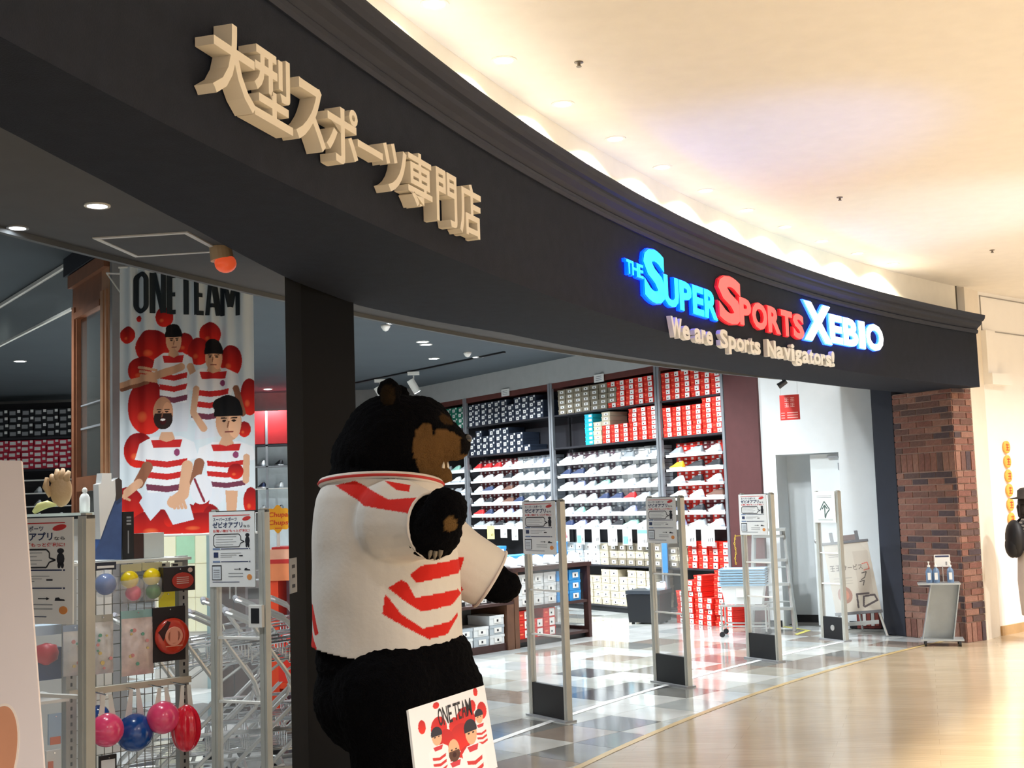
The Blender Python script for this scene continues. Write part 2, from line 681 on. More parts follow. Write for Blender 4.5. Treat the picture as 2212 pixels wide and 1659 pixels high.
# crown moulding along the top of the fascia
prof = [(22.06, 3.10), (RF - 0.012, 3.10), (RF - 0.022, 3.115), (RF - 0.022, 3.135), (RF - 0.012, 3.145), (RF - 0.03, 3.165), (RF - 0.055, 3.185), (RF - 0.065, 3.20), (RF - 0.065, 3.215), (RF - 0.085, 3.225), (RF - 0.10, 3.245), (RF - 0.105, 3.27), (RF - 0.105, 3.28), (22.06, 3.28)]
mb = MB()
for a, b in zip(ts, ts[1:]):
    for q0, q1 in zip(prof, prof[1:]):
        mb.quad(ring(a, *q0), ring(a, *q1), ring(b, *q1), ring(b, *q0))
for t_ in (TH0, TH1):
    mb.add([ring(t_, *q) for q in prof], [tuple(range(len(prof)))])
# crown returns round the right hand end
struct(mb, 'trim_2', mat('crown_black', rgb(34, 39, 52), 0.55, spec=0.25, vary=0.08, scale=10))

# lit white wall above the fascia and the mall ceiling
m_cove = mat('cove_white', rgb(242, 236, 222), 0.75, vary=0.02)
mb = MB()
for a, b in zip(ts, ts[1:]):
    mb.quad(ring(a, 22.07, 3.0), ring(a, 22.07, 3.62), ring(b, 22.07, 3.62), ring(b, 22.07, 3.0))
struct(mb, 'wall_upper', m_cove)
struct(ringsheet(1.0, 22.30, 205, 90, 3.62, 80), 'ceiling', mat('ceiling_white', rgb(240, 235, 228), 0.8, vary=0.02))
# ceiling downlights along the cove, each grazing the wall
m_lens = mat('lit_lens_warm', (1, 0.85, 0.6), 0.4, em=14.0, emcol=(1.0, 0.82, 0.5))
words = ['first', 'second', 'third', 'fourth', 'fifth', 'sixth', 'seventh', 'eighth', 'ninth', 'tenth', 'eleventh']
for i in range(12):
    th = 160.75 - i * 1.95
    c = ring(th, 21.90, 3.62)
    t = thing('ceiling_downlight', 'warm recessed ceiling downlight over the black fascia, ' + (words[i] + ' from the left edge' if i < 11 else 'farthest one at right'), 'light', c, 'warm downlights along the curved ceiling edge')
    mb = MB()
    mb.lathe([(0.062, 0.002), (0.062, -0.004), (0.046, -0.004), (0.044, 0.002)], c, 16)
    mb.build('trim_ring', M_WHITE, t)
    mb = MB()
    mb.lathe([(0.044, -0.0005), (0.044, -0.003), (0.002, -0.003)], c, 16)
    mb.build('lens', m_lens, t)
    lamp('cove_downlight', 'SPOT', (c.x, c.y, 3.60), 215, (1.0, 0.89, 0.66), size=0.03, angle=150, blend=0.5)
for k, (x, y) in enumerate(((0.367, 5.772), (2.361, 8.689), (4.264, 10.86))):
    mb = MB()
    mb.lathe([(0.022, 3.622), (0.022, 3.616), (0.008, 3.614), (0.008, 3.600), (0.013, 3.599), (0.013, 3.596)], (x, y, 0), 12)
    tag(mb.build('sprinkler_head', mat('sprinkler_metal', rgb(110, 100, 90), 0.4, 0.6), smooth=False), 'small dark sprinkler head on the mall ceiling, ' + ('nearest', 'middle', 'farthest')[k] + ' of three', 'sprinkler')

# shop ceilings: dropped zone behind the fascia, then the higher ceiling
struct(ringsheet(lambda t_: rin(t_) - 0.05, 23.8, 185, 130, 2.80, 60), 'ceiling', mat('dropped_ceiling_grey', rgb(78, 78, 80), 0.8, vary=0.05))
mb = MB()
for a, b in zip(ts, ts[1:]):
    mb.quad(ring(a, 23.8, 2.8), ring(a, 23.8, 3.62), ring(b, 23.8, 3.62), ring(b, 23.8, 2.8))
    mb.quad(ring(a, 23.8, 2.775), ring(a, 23.8, 2.8), ring(b, 23.8, 2.8), ring(b, 23.8, 2.775))
    mb.quad(ring(a, 23.77, 2.775), ring(a, 23.8, 2.775), ring(b, 23.8, 2.775), ring(b, 23.77, 2.775))
    mb.quad(ring(a, 23.77, 2.8), ring(a, 23.77, 2.775), ring(b, 23.77, 2.775), ring(b, 23.77, 2.8))
struct(mb, 'trim_3', mat('ceiling_edge_grey', rgb(96, 100, 104), 0.7))
struct(ringsheet(23.75, 55, 205, 112, 3.62, 50), 'ceiling', mat('shop_ceiling_grey', rgb(72, 80, 86), 0.85, vary=0.05, scale=2))

# bulkhead over the shoe wall, back wall, walls at right
m_bulk = mat('bulkhead_grey', rgb(176, 178, 178), 0.8, vary=0.03)
mb = MB()
fr = frame(SW(0, 0), E_S, N_S)
mb.fbox(fr, -14, 3.2, 3.28, 3.62, -0.5, 0.0)
mb.fbox(fr, -14, 3.2, 0, 3.62, -0.55, -0.5)
mb.fbox(fr, 2.9, 3.52, 3.28, 3.62, -0.03, 0.0)
struct(mb, 'wall_shoe', m_bulk)
mb = MB()
mb.box((-6, 22.2, 1.81), (9, 0.12, 3.62))
mb.box((-10.4, 14, 1.81), (0.12, 18, 3.62))
struct(mb, 'wall_back', mat('back_wall_grey', rgb(120, 118, 116), 0.8))
# dark red brown panel beside the shoe wall
mb = MB()
mb.fbox(fr, 2.94, 3.52, 0, 3.3, -0.03, 0.01)
struct(mb, 'wall_panel', mat('red_brown_panel', rgb(84, 48, 48), 0.5, vary=0.08))

# white wall with the recessed door
A_ = SW(3.52, 0, -0.02)
B_ = Vector((4.2, 14.22, 0))
u_ = (B_ - A_).normalized()
frw = frame(A_, u_, Vector((u_.y, -u_.x, 0)))
LW = (B_ - A_).length


def on_plane(fr_, px, py):
    o, u, v, n = fr_
    d = _f * FPX + CX_ * (px - 1106) - CU_ * (py - 829.5)
    c = Vector((0, 0, HCAM))
    k = (o - c).dot(n) / d.dot(n)
    q = c + d * k - o
    return q.dot(u), q.dot(v)


d0 = on_plane(frw, 1676, 1000)[0]
d1 = on_plane(frw, 1812, 1000)[0]
dh = on_plane(frw, 1740, 980)[1]
m_ww = mat('white_wall', rgb(232, 236, 238), 0.7, vary=0.015)
mb = MB()
mb.fbox(frw, 0.0, d0, 0, 3.5, -0.12, 0)
mb.fbox(frw, d1, LW + 0.5, 0, 3.5, -0.12, 0)
mb.fbox(frw, d0, d1, dh, 3.5, -0.12, 0)
mb.fbox(frw, d0 - 0.3, d1 + 0.5, 0, 3.0, -0.60, -0.55)     # wall of the small passage behind the door
mb.fbox(frw, d0 - 0.02, d0, 0, dh, -0.55, -0.12)
mb.fbox(frw, d1, d1 + 0.02, 0, dh, -0.55, -0.12)
mb.fbox(frw, d0, d1, dh, dh + 0.02, -0.55, -0.12)
struct(mb, 'wall_right', m_ww)
mb = MB()
mb.fbox(frw, d1 + 0.02, LW, 0, 0.075, 0, 0.012)
mb.fbox(frw, -0.1, d0 - 0.02, 0, 0.075, 0, 0.012)
mb.fbox(frw, d0, d1, 0, 0.09, -0.55, -0.535)
struct(mb, 'baseboard_right', M_BLACK)
# the door leaf stands open inwards
dr = MB()
dw = d1 - d0
dr.fbox(frw, d0 + dw * 0.52, d1 - 0.012, 0.012, dh - 0.012, -0.14, -0.10)
door = struct(dr, 'door_1', mat('door_white', rgb(222, 227, 228), 0.5, vary=0.01))
mb = MB()
o, u, v, n = frw
c = o + u * (d0 + dw * 0.57) + v * 0.98 + n * -0.10
mb.cyl(c, c + n * 0.035, 0.012, n=10)
mb.ell(c + n * 0.05, 0.028, 12, 8)
mb.build('door_knob', M_SILVER, door, smooth=True)
mb = MB()
mb.fbox(frw, d1 - 0.14, d1 - 0.02, dh - 0.06, dh - 0.035, -0.10, -0.06)
mb.fbox(frw, d1 - 0.03, d1 - 0.012, dh - 0.20, dh - 0.12, -0.10, -0.085)
mb.build('door_closer', M_GREY, door)

# navy column, brick pillar, beige return, far white shop front
mb = MB()
pl = [Vector((3.94, 13.72, 0)), Vector((4.07, 13.40, 0)), Vector((4.5, 13.55, 0)), Vector((4.4, 14.1, 0)), Vector((4.1, 14.25, 0))]
mb.add([q for q in pl] + [q + Vector((0, 0, 2.8)) for q in pl], [(0, 1, 6, 5), (1, 2, 7, 6), (2, 3, 8, 7), (3, 4, 9, 8), (4, 0, 5, 9), (5, 6, 7, 8, 9)])
struct(mb, 'wall_column', mat('column_navy', rgb(34, 38, 52), 0.6))
m_mort = mat('brick_mortar', rgb(176, 150, 138), 0.9, bump=0.4, bscale=120)
pL, pC, pR, pB = Vector((4.075, 13.40, 0)), Vector((4.455, 12.66, 0)), Vector((4.73, 12.86, 0)), Vector((4.42, 13.6, 0))
mb = MB()
ins = 0.008
cen = (pL + pC + pR + pB) / 4
pl = [q + (cen - q).normalized() * ins for q in (pL, pC, pR, pB)]
mb.add([q for q in pl] + [q + Vector((0, 0, 2.56)) for q in pl], [(0, 1, 5, 4), (1, 2, 6, 5), (2, 3, 7, 6), (3, 0, 4, 7), (4, 5, 6, 7)])
pil = struct(mb, 'brick_pillar', m_mort)
BM = [mat('brick_' + n_, c, 0.85, vary=0.18, scale=30, bump=0.5, bscale=90) for n_, c in (('red', rgb(136, 94, 82)), ('rust', rgb(126, 84, 74)), ('brown', rgb(112, 80, 72)), ('pale', rgb(148, 108, 94)), ('dark', rgb(80, 66, 70)), ('umber', rgb(98, 76, 72)))]
rb = random.Random(3)
bcache = {}


def brick(c, u, n, w_, h2, dep, k):
    key = (round(w_, 3), round(h2, 3), k, round(u.x, 3))
    if key not in bcache:
        mb2 = MB()
        mb2.fbox((Vector((0, 0, 0)), u, Vector((0, 0, 1)), n), -w_ / 2, w_ / 2, -h2 / 2, h2 / 2, -0.02, dep)
        ob = mb2.build('brick', BM[k], pil)
        bcache[key] = ob
    else:
        ob = bcache[key].copy()
        COL.objects.link(ob)
    ob.location = c + n * rb.uniform(-0.002, 0.003)


z = 0.0
rows = []
soldier = [0.0, 1.74]
while z < 2.54:
    hgt = 0.20 if any(abs(z - s_) < 0.035 for s_ in soldier) else 0.066
    rows.append((z, min(hgt, 2.555 - z)))
    z += hgt
pu1 = (pC - pL).normalized()
pn1 = Vector((pu1.y, -pu1.x, 0))
pu2 = (pR - pC).normalized()
pn2 = Vector((pu2.y, -pu2.x, 0))
L1, L2 = (pC - pL).length, (pR - pC).length
for i, (z, hgt) in enumerate(rows):
    for p0, u, n, L in ((pL, pu1, pn1, L1), (pC, pu2, pn2, L2)):
        bw = 0.085 if hgt > 0.1 else 0.222
        if hgt > 0.1:
            nb = max(1, round(L / bw))
            cuts = [L * q / nb for q in range(nb + 1)]
        else:
            off = (i % 2) * bw / 2
            cuts = [0] + [q for q in [off + bw * k for k in range(0, 8)] if 0.04 < q < L - 0.04] + [L]
        for a, b in zip(cuts, cuts[1:]):
            k = rb.choices(range(6), (5, 4, 3, 3, 2.6, 2))[0]
            c = p0 + u * ((a + b) / 2) + Vector((0, 0, z + hgt / 2))
            brick(c, u, n, b - a - 0.012, hgt - 0.012, 0.004, k)
m_beige = mat('beige_wall', rgb(232, 222, 206), 0.7, vary=0.02)
m_far = mat('far_white_wall', rgb(246, 242, 236), 0.7, vary=0.01)
q0, q1, q2 = Vector((4.72, 12.84, 0)), Vector((4.99, 13.18, 0)), Vector((8.6, 16.4, 0))
mb = MB()
u = (q1 - q0).normalized()
fq = frame(q0, u, Vector((u.y, -u.x, 0)))
mb.fbox(fq, 0, (q1 - q0).length, 0, 3.62, -0.4, 0)
struct(mb, 'wall_return', m_beige)
u = (q2 - q1).normalized()
ff = frame(q1, u, Vector((u.y, -u.x, 0)))
mb = MB()
mb.fbox(ff, 0, 6, 0, 3.62, -0.3, 0)
mb.fbox(ff, 0.0, 0.42, 2.62, 2.74, 0, 0.10)
mb.fbox(ff, 0.0, 0.20, 2.74, 3.2, 0, 0.06)
struct(mb, 'wall_far', m_far)
mb = MB()
mb.fbox(ff, 0.0, 6, 0, 0.10, 0, 0.02)
struct(mb, 'baseboard_far', mat('oak_baseboard', rgb(196, 158, 110), 0.5, vary=0.1))
mb = MB()
mb.fbox(ff, 0.02, 0.034, 3.20, 3.58, 0, 0.008)
mb.fbox(ff, 0.02, 2.0, 3.20, 3.21, 0, 0.008)
mb.fbox(ff, 0.02, 2.0, 3.57, 3.58, 0, 0.008)
struct(mb, 'trim_4', mat('grey_joint', rgb(150, 146, 140), 0.6))
fe = frame(ring(134.75, 22.07, 0), (ring(134.6, 22.07, 0) - ring(134.75, 22.07, 0)), ring(134.75, 21.0, 0) - ring(134.75, 22.07, 0))
mb = MB()
mb.fbox(fe, -0.005, 0.004, 3.28, 3.62, 0, 0.012)
struct(mb, 'trim_5', mat('dark_joint', rgb(90, 84, 76), 0.6))
# dark post of the shutter guide between the two entrances
m_post = mat('post_black', rgb(15, 17, 21), 0.7, vary=0.06, spec=0.12)
mb = MB()
pl = [Vector((-0.985, 5.43, 0)), Vector((-0.965, 5.73, 0)), Vector((-0.77, 6.11, 0)), Vector((-1.05, 6.28, 0))]
mb.add(pl + [q + Vector((0, 0, 2.7)) for q in pl], [(0, 1, 5, 4), (1, 2, 6, 5), (2, 3, 7, 6), (3, 0, 4, 7), (4, 5, 6, 7)])
post = struct(mb, 'wall_post', m_post)
po, pu = pl[0], (pl[1] - pl[0]).normalized()
fp = frame(po, pu, Vector((pu.y, -pu.x, 0)))

# ------------------------------------------------------------------ signs on the fascia
def fas_frame(s, r=RF):
    th = 168 - s / RF * 180 / PI
    o = ring(th, r, 0)
    n = (Vector((CC.x, CC.y, 0)) - o).normalized()
    a = math.radians(th)
    u = Vector((math.sin(a), -math.cos(a), 0))
    return o, u, Vector((0, 0, 1)), n


m_letw = mat('sign_cream', rgb(226, 216, 198), 0.5, vary=0.02)
t = thing('kanji_sign', 'cream three-dimensional Japanese shop lettering on the black fascia at left', 'sign', fas_frame(2.7)[0] + Vector((0, 0, 2.67)))
# character: centre along the front, width, z from, z to
KJ = [('大', 1.815, 0.24, 2.680, 2.905), ('型', 2.045, 0.235, 2.682, 2.905), ('ス', 2.285, 0.20, 2.684, 2.885), ('ポ', 2.510, 0.235, 2.680, 2.890), ('ー', 2.725, 0.20, 2.772, 2.798),
      ('ツ', 2.930, 0.20, 2.675, 2.860), ('専', 3.150, 0.22, 2.660, 2.880), ('門', 3.400, 0.20, 2.655, 2.870), ('店', 3.640, 0.225, 2.650, 2.875)]
for ch, s, w_, z0, z1 in KJ:
    mb = MB()
    add_text(mb, ch, fas_frame(s), -w_ / 2, z0, w_ / 2, z1, 0.004, 0.062, off=0.016)
    mb.build('letter', m_letw, t)

m_cy = mat('led_cyan', (0.0, 0.75, 1.0), 0.4, em=2.2, emcol=(0.0, 0.72, 0.95))
m_cyr = mat('led_blue_edge', (0.0, 0.1, 1.0), 0.4, em=7.0, emcol=(0.0, 0.02, 1.0))
m_rd = mat('led_red', (1.0, 0.08, 0.07), 0.4, em=1.25, emcol=(1.0, 0.09, 0.085))
m_rdr = mat('led_red_edge', (0.7, 0.03, 0.05), 0.4, em=0.5, emcol=(0.6, 0.01, 0.02))
m_wh = mat('led_white', (1, 1, 1), 0.4, em=3.2, emcol=(0.93, 0.98, 1.0))
m_whr = mat('led_white_edge', (0.2, 0.5, 1.0), 0.4, em=6.0, emcol=(0.0, 0.05, 1.0))
sg = thing('illuminated_shop_sign', 'illuminated cyan, red and white shop name in capital letters on the fascia at right', 'sign', fas_frame(8.2)[0] + Vector((0, 0, 2.7)))


def led(word, s0, s1, z0, z1, m, mr, off=0.028):
    L = len(word)
    wid = {'I': 0.42, 'E': 0.82, 'T': 0.9, 'O': 1.18, 'H': 1.0, 'X': 1.0, 'P': 0.9, 'U': 1.05, 'R': 1.0, 'S': 0.9, 'B': 0.98}
    ws = [wid.get(c, 1) for c in word]
    tot = sum(ws) + 0.06 * (L - 1)
    x = s0
    for c, q in zip(word, ws):
        w_ = q / tot * (s1 - s0)
        sc_ = (s1 - s0) / tot
        fr_ = fas_frame(x + w_ / 2)
        z0_ = z0(x) if callable(z0) else z0
        z1_ = z1(x) if callable(z1) else z1
        a = MB()
        add_text(a, c, fr_, -w_ / 2, z0_, w_ / 2, z1_, 0.024, 0.03, off=off, m=0, mside=1, shear=0.0)
        ob = a.build('letter', [m, mr], sg)
        b = MB()
        g = 0.005 if len(word) > 1 else 0.008
        add_text(b, c, fr_, -w_ / 2 - g, z0_ - g, w_ / 2 + g, z1_ + g, 0.004, 0.022, off=off + 0.008)
        b.build('letter_glow_case', mr, ob, smooth=False)
        x += w_ + 0.06 * sc_


led('THE', 5.715, 5.975, 2.825, 2.905, m_cy, m_cyr, off=0.024)
led('S', 5.985, 6.335, 2.705, 3.030, m_cy, m_cyr, off=0.040)
led('UPER', 6.30, 7.22, 2.715, 2.905, m_cy, m_cyr, off=0.042)
led('S', 7.25, 7.68, 2.720, 3.050, m_rd, m_rdr, off=0.040)
led('PORTS', 7.625, 8.875, 2.735, 2.930, m_rd, m_rdr, off=0.045)
led('X', 8.885, 9.45, 2.745, 3.055, m_wh, m_whr, off=0.048)
led('EBIO', 9.41, 10.545, 2.765, 3.000, m_wh, m_whr, off=0.045)
sl = thing('slogan_sign', 'white raised slogan lettering under the illuminated shop name', 'sign', fas_frame(7.9)[0] + Vector((0, 0, 2.56)))
words_ = [('We', 6.375, 6.70), ('are', 6.77, 7.10), ('Sports', 7.22, 7.98), ('Navigators!', 8.10, 9.46)]
m_slog = mat('slogan_white', rgb(232, 230, 226), 0.5, vary=0.02)
for wd, s0, s1 in words_:
    ws = [{'W': 1.3, 'S': 0.95, 'N': 1.1, 'i': 0.42, 't': 0.55, 'r': 0.6, '!': 0.4, 's': 0.75}.get(c, 0.9) for c in wd]
    tot = sum(ws)
    x = s0
    for c, q in zip(wd, ws):
        w_ = q / tot * (s1 - s0)
        zb, zt = 2.527, 2.527 + 0.092
        if c in 'WSN!':
            zt = 2.527 + 0.128
        if c in 'i':
            zt = 2.527 + 0.128
        if c == 't':
            zt = 2.527 + 0.112
        if c in 'pg':
            zb = 2.527 - 0.032
        lift = (x - 6.375) * 0.0115
        mb = MB()
        add_text(mb, c, fas_frame(x + w_ / 2), -w_ * 0.47, zb + lift, w_ * 0.47, zt + lift, 0.004, 0.035, off=0.034)
        mb.build('letter', m_slog, sl)
        x += w_

# ------------------------------------------------------------------ shoe wall
m_shelf = mat('shelf_charcoal', rgb(44, 44, 50), 0.5)
m_rail = mat('shelf_ledge_white', rgb(236, 238, 240), 0.5, vary=0.02)
m_head = mat('header_red_brown', rgb(96, 48, 42), 0.5, vary=0.12)
BAYS = [(-5.94, -3.42, 'farthest'), (-3.42, -0.88, 'left'), (-0.88, 1.64, 'middle'), (1.64, 2.93, 'right narrow')]
ROWZ = [2.085, 1.90, 1.715, 1.53, 1.345, 1.16]
frs = frame(SW(0, 0), E_S, N_S)
# the wall behind is set 0.34 m back from the shelf fronts by cutting its face
for ob in list(bpy.data.objects):
    if ob.name == 'wall_shoe':
        for v_ in ob.data.vertices:
            q = (Vector(v_.co) - W0).dot(N_S)
            if abs(q + 0.5) < 1e-4:
                v_.co = Vector(v_.co) + N_S * 0.12
bay_root = []
for s0, s1, nm in BAYS:
    t = thing('shoe_shelf', 'tall dark shoe shelving unit, ' + nm + ' bay of the long shoe wall', 'shelf', SW((s0 + s1) / 2, 0, -0.17))
    bay_root.append(t)
    mb = MB()
    mb.fbox(frs, s0 + 0.02, s1 - 0.02, 0.08, 3.28, -0.37, -0.345)
    mb.build('back_panel', m_shelf, t)
    for s_ in (s0 + 0.03, s1 - 0.03):
        mb = MB()
        mb.fbox(frs, s_ - 0.022, s_ + 0.022, 0, 3.28, -0.03, 0.01)
        mb.build('upright', mat('upright_grey', rgb(150, 154, 160), 0.4, 0.4), t)
    mb = MB()
    mb.fbox(frs, s0 + 0.02, s1 - 0.02, 3.20, 3.28, -0.34, -0.005)
    mb.build('header_board', m_head, t)
    for z in (2.80, 2.32, 0.64, 0.09):
        mb = MB()
        mb.fbox(frs, s0 + 0.05, s1 - 0.05, z - 0.022, z, -0.34, 0.0)
        mb.build('shelf_board', m_shelf, t)
    mb = MB()
    mb.fbox(frs, s0 + 0.05, s1 - 0.05, 0, 0.066, -0.3, -0.02)
    mb.build('kick_board', M_BLACK, t)
    if True:
        for z in ROWZ:
            mb = MB()
            mb.fbox(frs, s0 + 0.10, s1 - 0.10, z - 0.012, z, -0.16, -0.02)
            mb.fbox(frs, s0 + 0.10, s1 - 0.10, z - 0.03, z + 0.004, -0.024, -0.016)
            mb.build('display_ledge', m_rail, t)

# shoe boxes
BOXC = {'navy': rgb(42, 52, 70), 'green': rgb(22, 120, 98), 'grey': rgb(140, 130, 112), 'red': rgb(222, 44, 30), 'cyan': rgb(30, 190, 215), 'cream': rgb(206, 196, 172), 'white': rgb(226, 230, 232), 'silver': rgb(180, 190, 198), 'black': rgb(26, 28, 34), 'crimson': rgb(196, 40, 66), 'blue': rgb(50, 150, 220)}
_bx = {}


def box_mesh(col, w_, h, dep, fr_u, fr_n):
    key = (col, w_, h, dep, round(fr_u.x, 3))
    if key in _bx:
        return _bx[key]
    mb = MB()
    fr_ = (Vector((0, 0, 0)), fr_u, Vector((0, 0, 1)), fr_n)
    mb.fbox(fr_, -w_ / 2 + 0.003, w_ / 2 - 0.003, 0.0, h * 0.76, -dep + 0.005, -0.004, 0)
    mb.fbox(fr_, -w_ / 2, w_ / 2, h * 0.70, h - 0.003, -dep, 0, 0)
    o, u, v, n = fr_

    def patch(a, b, c, d, m, e=0.0015):
        mb.quad(u * a + v * c + n * e, u * b + v * c + n * e, u * b + v * d + n * e, u * a + v * d + n * e, m)
    if col in ('navy', 'green', 'black'):
        patch(-w_ * 0.30, w_ * 0.12, h * 0.10, h * 0.66, 1)
        patch(w_ * 0.22, w_ * 0.42, h * 0.62, h * 0.92, 1)
        patch(-w_ * 0.12, -w_ * 0.02, h * 0.30, h * 0.48, 2, 0.002)
    elif col in ('red', 'crimson'):
        patch(-w_ * 0.02, w_ * 0.42, h * 0.08, h * 0.88, 1)
        patch(-w_ * 0.40, -w_ * 0.16, h * 0.42, h * 0.58, 3)
        patch(w_ * 0.10, w_ * 0.22, h * 0.3, h * 0.5, 2, 0.002)
    elif col == 'cyan':
        patch(w_ * 0.05, w_ * 0.42, h * 0.25, h * 0.8, 1)
    else:
        patch(-w_ * 0.2, w_ * 0.3, h * 0.2, h * 0.70, 1)
        patch(-w_ * 0.02, w_ * 0.10, h * 0.32, h * 0.56, 2, 0.002)
    ob = mb.build('shoe_box', [mat('shoebox_' + col, BOXC[col], 0.55, vary=0.08), M_PAPER, M_INK, mat('orange_mark', rgb(250, 130, 90), 0.6)])
    me = ob.data
    bpy.data.objects.remove(ob)
    _bx[key] = me
    return me


def put_box(col, loc, w_, h, dep, fu, fn_, label, group):
    ob = bpy.data.objects.new('shoe_box', box_mesh(col, w_, h, dep, fu, fn_))
    COL.objects.link(ob)
    ob.location = loc
    return tag(ob, label, 'shoe box', group)


rx = random.Random(5)


def wall_boxes(cols, z0, where, group, h, s0, pitch=0.205, dep=0.31):
    """cols: list of (colour list bottom to top) per column"""
    for i, col in enumerate(cols):
        z = z0
        for j, c in enumerate(col):
            if c is None:
                continue
            s_ = s0 + (i + 0.5) * pitch
            put_box(c, SW(s_ + rx.uniform(-.004, .004), z, -0.015 - rx.uniform(0, 0.012)), pitch - 0.012, h, dep, E_S, N_S,
                    '%s shoe box, %s, %s column, %s up' % (c, where, ordw(i), ordw(j)), group)
            z += h


# the smallest ones in view (left bays) are one object
mb = MB()
for cols, z0, h, s0, k in (([4] * 4, 2.801, 0.09, -4.32, 1), ([4, 4, 4, 4, 4, 4, 3, 4, 4, 4, 3], 2.801, 0.09, -3.36, 0), ([3, 4, 3, 4, 4, 4, 3, 3, 1], 2.321, 0.10, -3.34, 0)):
    for i, n_ in enumerate(cols):
        for j in range(n_):
            fr_ = (SW(s0 + (i + 0.5) * 0.205 + rx.uniform(-.004, .004), z0 + j * h, -0.015 - rx.uniform(0, 0.012)), E_S, Vector((0, 0, 1)), N_S)
            mb.fbox(fr_, -0.094, 0.094, 0, h * 0.76, -0.305, -0.004, k)
            mb.fbox(fr_, -0.097, 0.097, h * 0.70, h - 0.003, -0.31, 0, k)
            for a, b, c, d, m_ in ((-.30, .12, .10, .66, 2), (.22, .42, .62, .92, 2), (-.12, -.02, .30, .48, 3)):
                e_ = 0.0015 if m_ == 2 else 0.002
                mb.fbox(fr_, a * .193, b * .193, c * h, d * h, 0, e_, m_)
ob = mb.build('shoe_boxes', [mat('shoebox_navy', BOXC['navy'], 0.55, vary=0.08), mat('shoebox_green', BOXC['green'], 0.55, vary=0.08), M_PAPER, M_INK])
tag(ob, 'stacks of navy and green shoe boxes on the two top shelves of the left bays', 'shoe boxes', kind='stuff')
wall_boxes([['grey'] * 5] * 6 + [['red'] * 1 + ['grey'] * 3 + ['red']] + [['red'] * 5] * 4, 2.801, 'middle bay top shelf', 'shoe boxes on the middle bay top shelf', 0.073, -0.72)
wall_boxes([['cyan'] * 7, ['cream'] * 5, ['red'] * 4 + ['cream'] * 3, ['red'] * 4, ['red'] * 4, ['red'] * 7, ['red'] * 7, ['red'] * 7], 2.321, 'middle bay second shelf', 'shoe boxes on the middle bay second shelf', 0.0625, -0.06)
wall_boxes([['red'] * 5] * 6, 2.801, 'right narrow bay top shelf', 'red shoe boxes on the right bay top shelf', 0.073, 1.70, 0.194)
wall_boxes([['red'] * 6] * 4 + [['red'] * 7] * 2, 2.321, 'right narrow bay second shelf', 'red shoe boxes on the right bay second shelf', 0.0645, 1.70, 0.194)
wall_boxes([['silver'] * 3] * 3 + [['white'] * 3] * 2 + [['cream'] * 3], 0.641, 'middle bay lower shelf left half', 'pale shoe boxes on the middle lower shelf', 0.098, -0.79, 0.197)
wall_boxes([['grey', 'cream', 'grey']] * 6, 0.641, 'middle bay lower shelf right half', 'grey shoe boxes on the middle lower shelf', 0.098, 0.42, 0.19)
wall_boxes([['grey', 'cream', 'grey']] * 2 + [['red'] * 4] * 4, 0.641, 'right narrow bay lower shelf', 'shoe boxes on the right bay lower shelf', 0.085, 1.70, 0.194)
wall_boxes([['cream'] * 4] * 2 + [['cream'] * k for k in (5, 5, 4, 5, 5, 5)], 0.091, 'middle bay base', 'cream shoe boxes at the foot of the middle bay', 0.098, -0.20, 0.2)

# box stacks in the dark behind the display shoes
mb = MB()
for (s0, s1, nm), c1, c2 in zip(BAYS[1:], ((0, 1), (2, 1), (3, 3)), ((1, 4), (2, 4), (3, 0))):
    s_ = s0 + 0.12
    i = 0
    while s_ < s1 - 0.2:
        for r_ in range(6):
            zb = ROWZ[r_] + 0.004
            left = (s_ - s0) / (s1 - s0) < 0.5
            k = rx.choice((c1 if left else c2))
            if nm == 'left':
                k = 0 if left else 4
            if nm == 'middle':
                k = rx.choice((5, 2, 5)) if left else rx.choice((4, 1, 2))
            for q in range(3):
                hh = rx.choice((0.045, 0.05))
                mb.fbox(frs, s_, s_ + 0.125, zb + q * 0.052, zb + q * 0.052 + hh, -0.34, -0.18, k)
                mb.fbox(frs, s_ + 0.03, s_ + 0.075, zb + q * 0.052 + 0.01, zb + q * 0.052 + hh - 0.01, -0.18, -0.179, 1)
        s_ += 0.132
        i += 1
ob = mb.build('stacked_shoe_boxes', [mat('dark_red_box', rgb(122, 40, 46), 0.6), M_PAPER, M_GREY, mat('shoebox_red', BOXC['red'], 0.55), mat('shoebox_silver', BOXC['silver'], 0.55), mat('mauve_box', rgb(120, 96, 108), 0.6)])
tag(ob, 'rows of small dark red and grey shoe boxes packed behind the display shoes', 'shoe boxes', kind='stuff')

# display shoes
SHC = {'white': rgb(240, 243, 245), 'black': rgb(34, 36, 42), 'red': rgb(214, 36, 40), 'yellow': rgb(238, 190, 40), 'navy': rgb(46, 60, 96), 'mint': rgb(150, 205, 190), 'lilac': rgb(170, 176, 226), 'brown': rgb(104, 70, 56), 'grey': rgb(160, 166, 172)}
_sh = {}
SHP = [(-0.135, 0.0, 0.02), (-0.125, 0.0, 0.040), (-0.095, 0.0, 0.048), (-0.055, 0.0, 0.062), (-0.015, 0.0, 0.082), (0.02, 0.0, 0.092), (0.06, 0.0, 0.090), (0.10, 0.0, 0.102), (0.128, 0.0, 0.098), (0.135, 0.0, 0.03)]


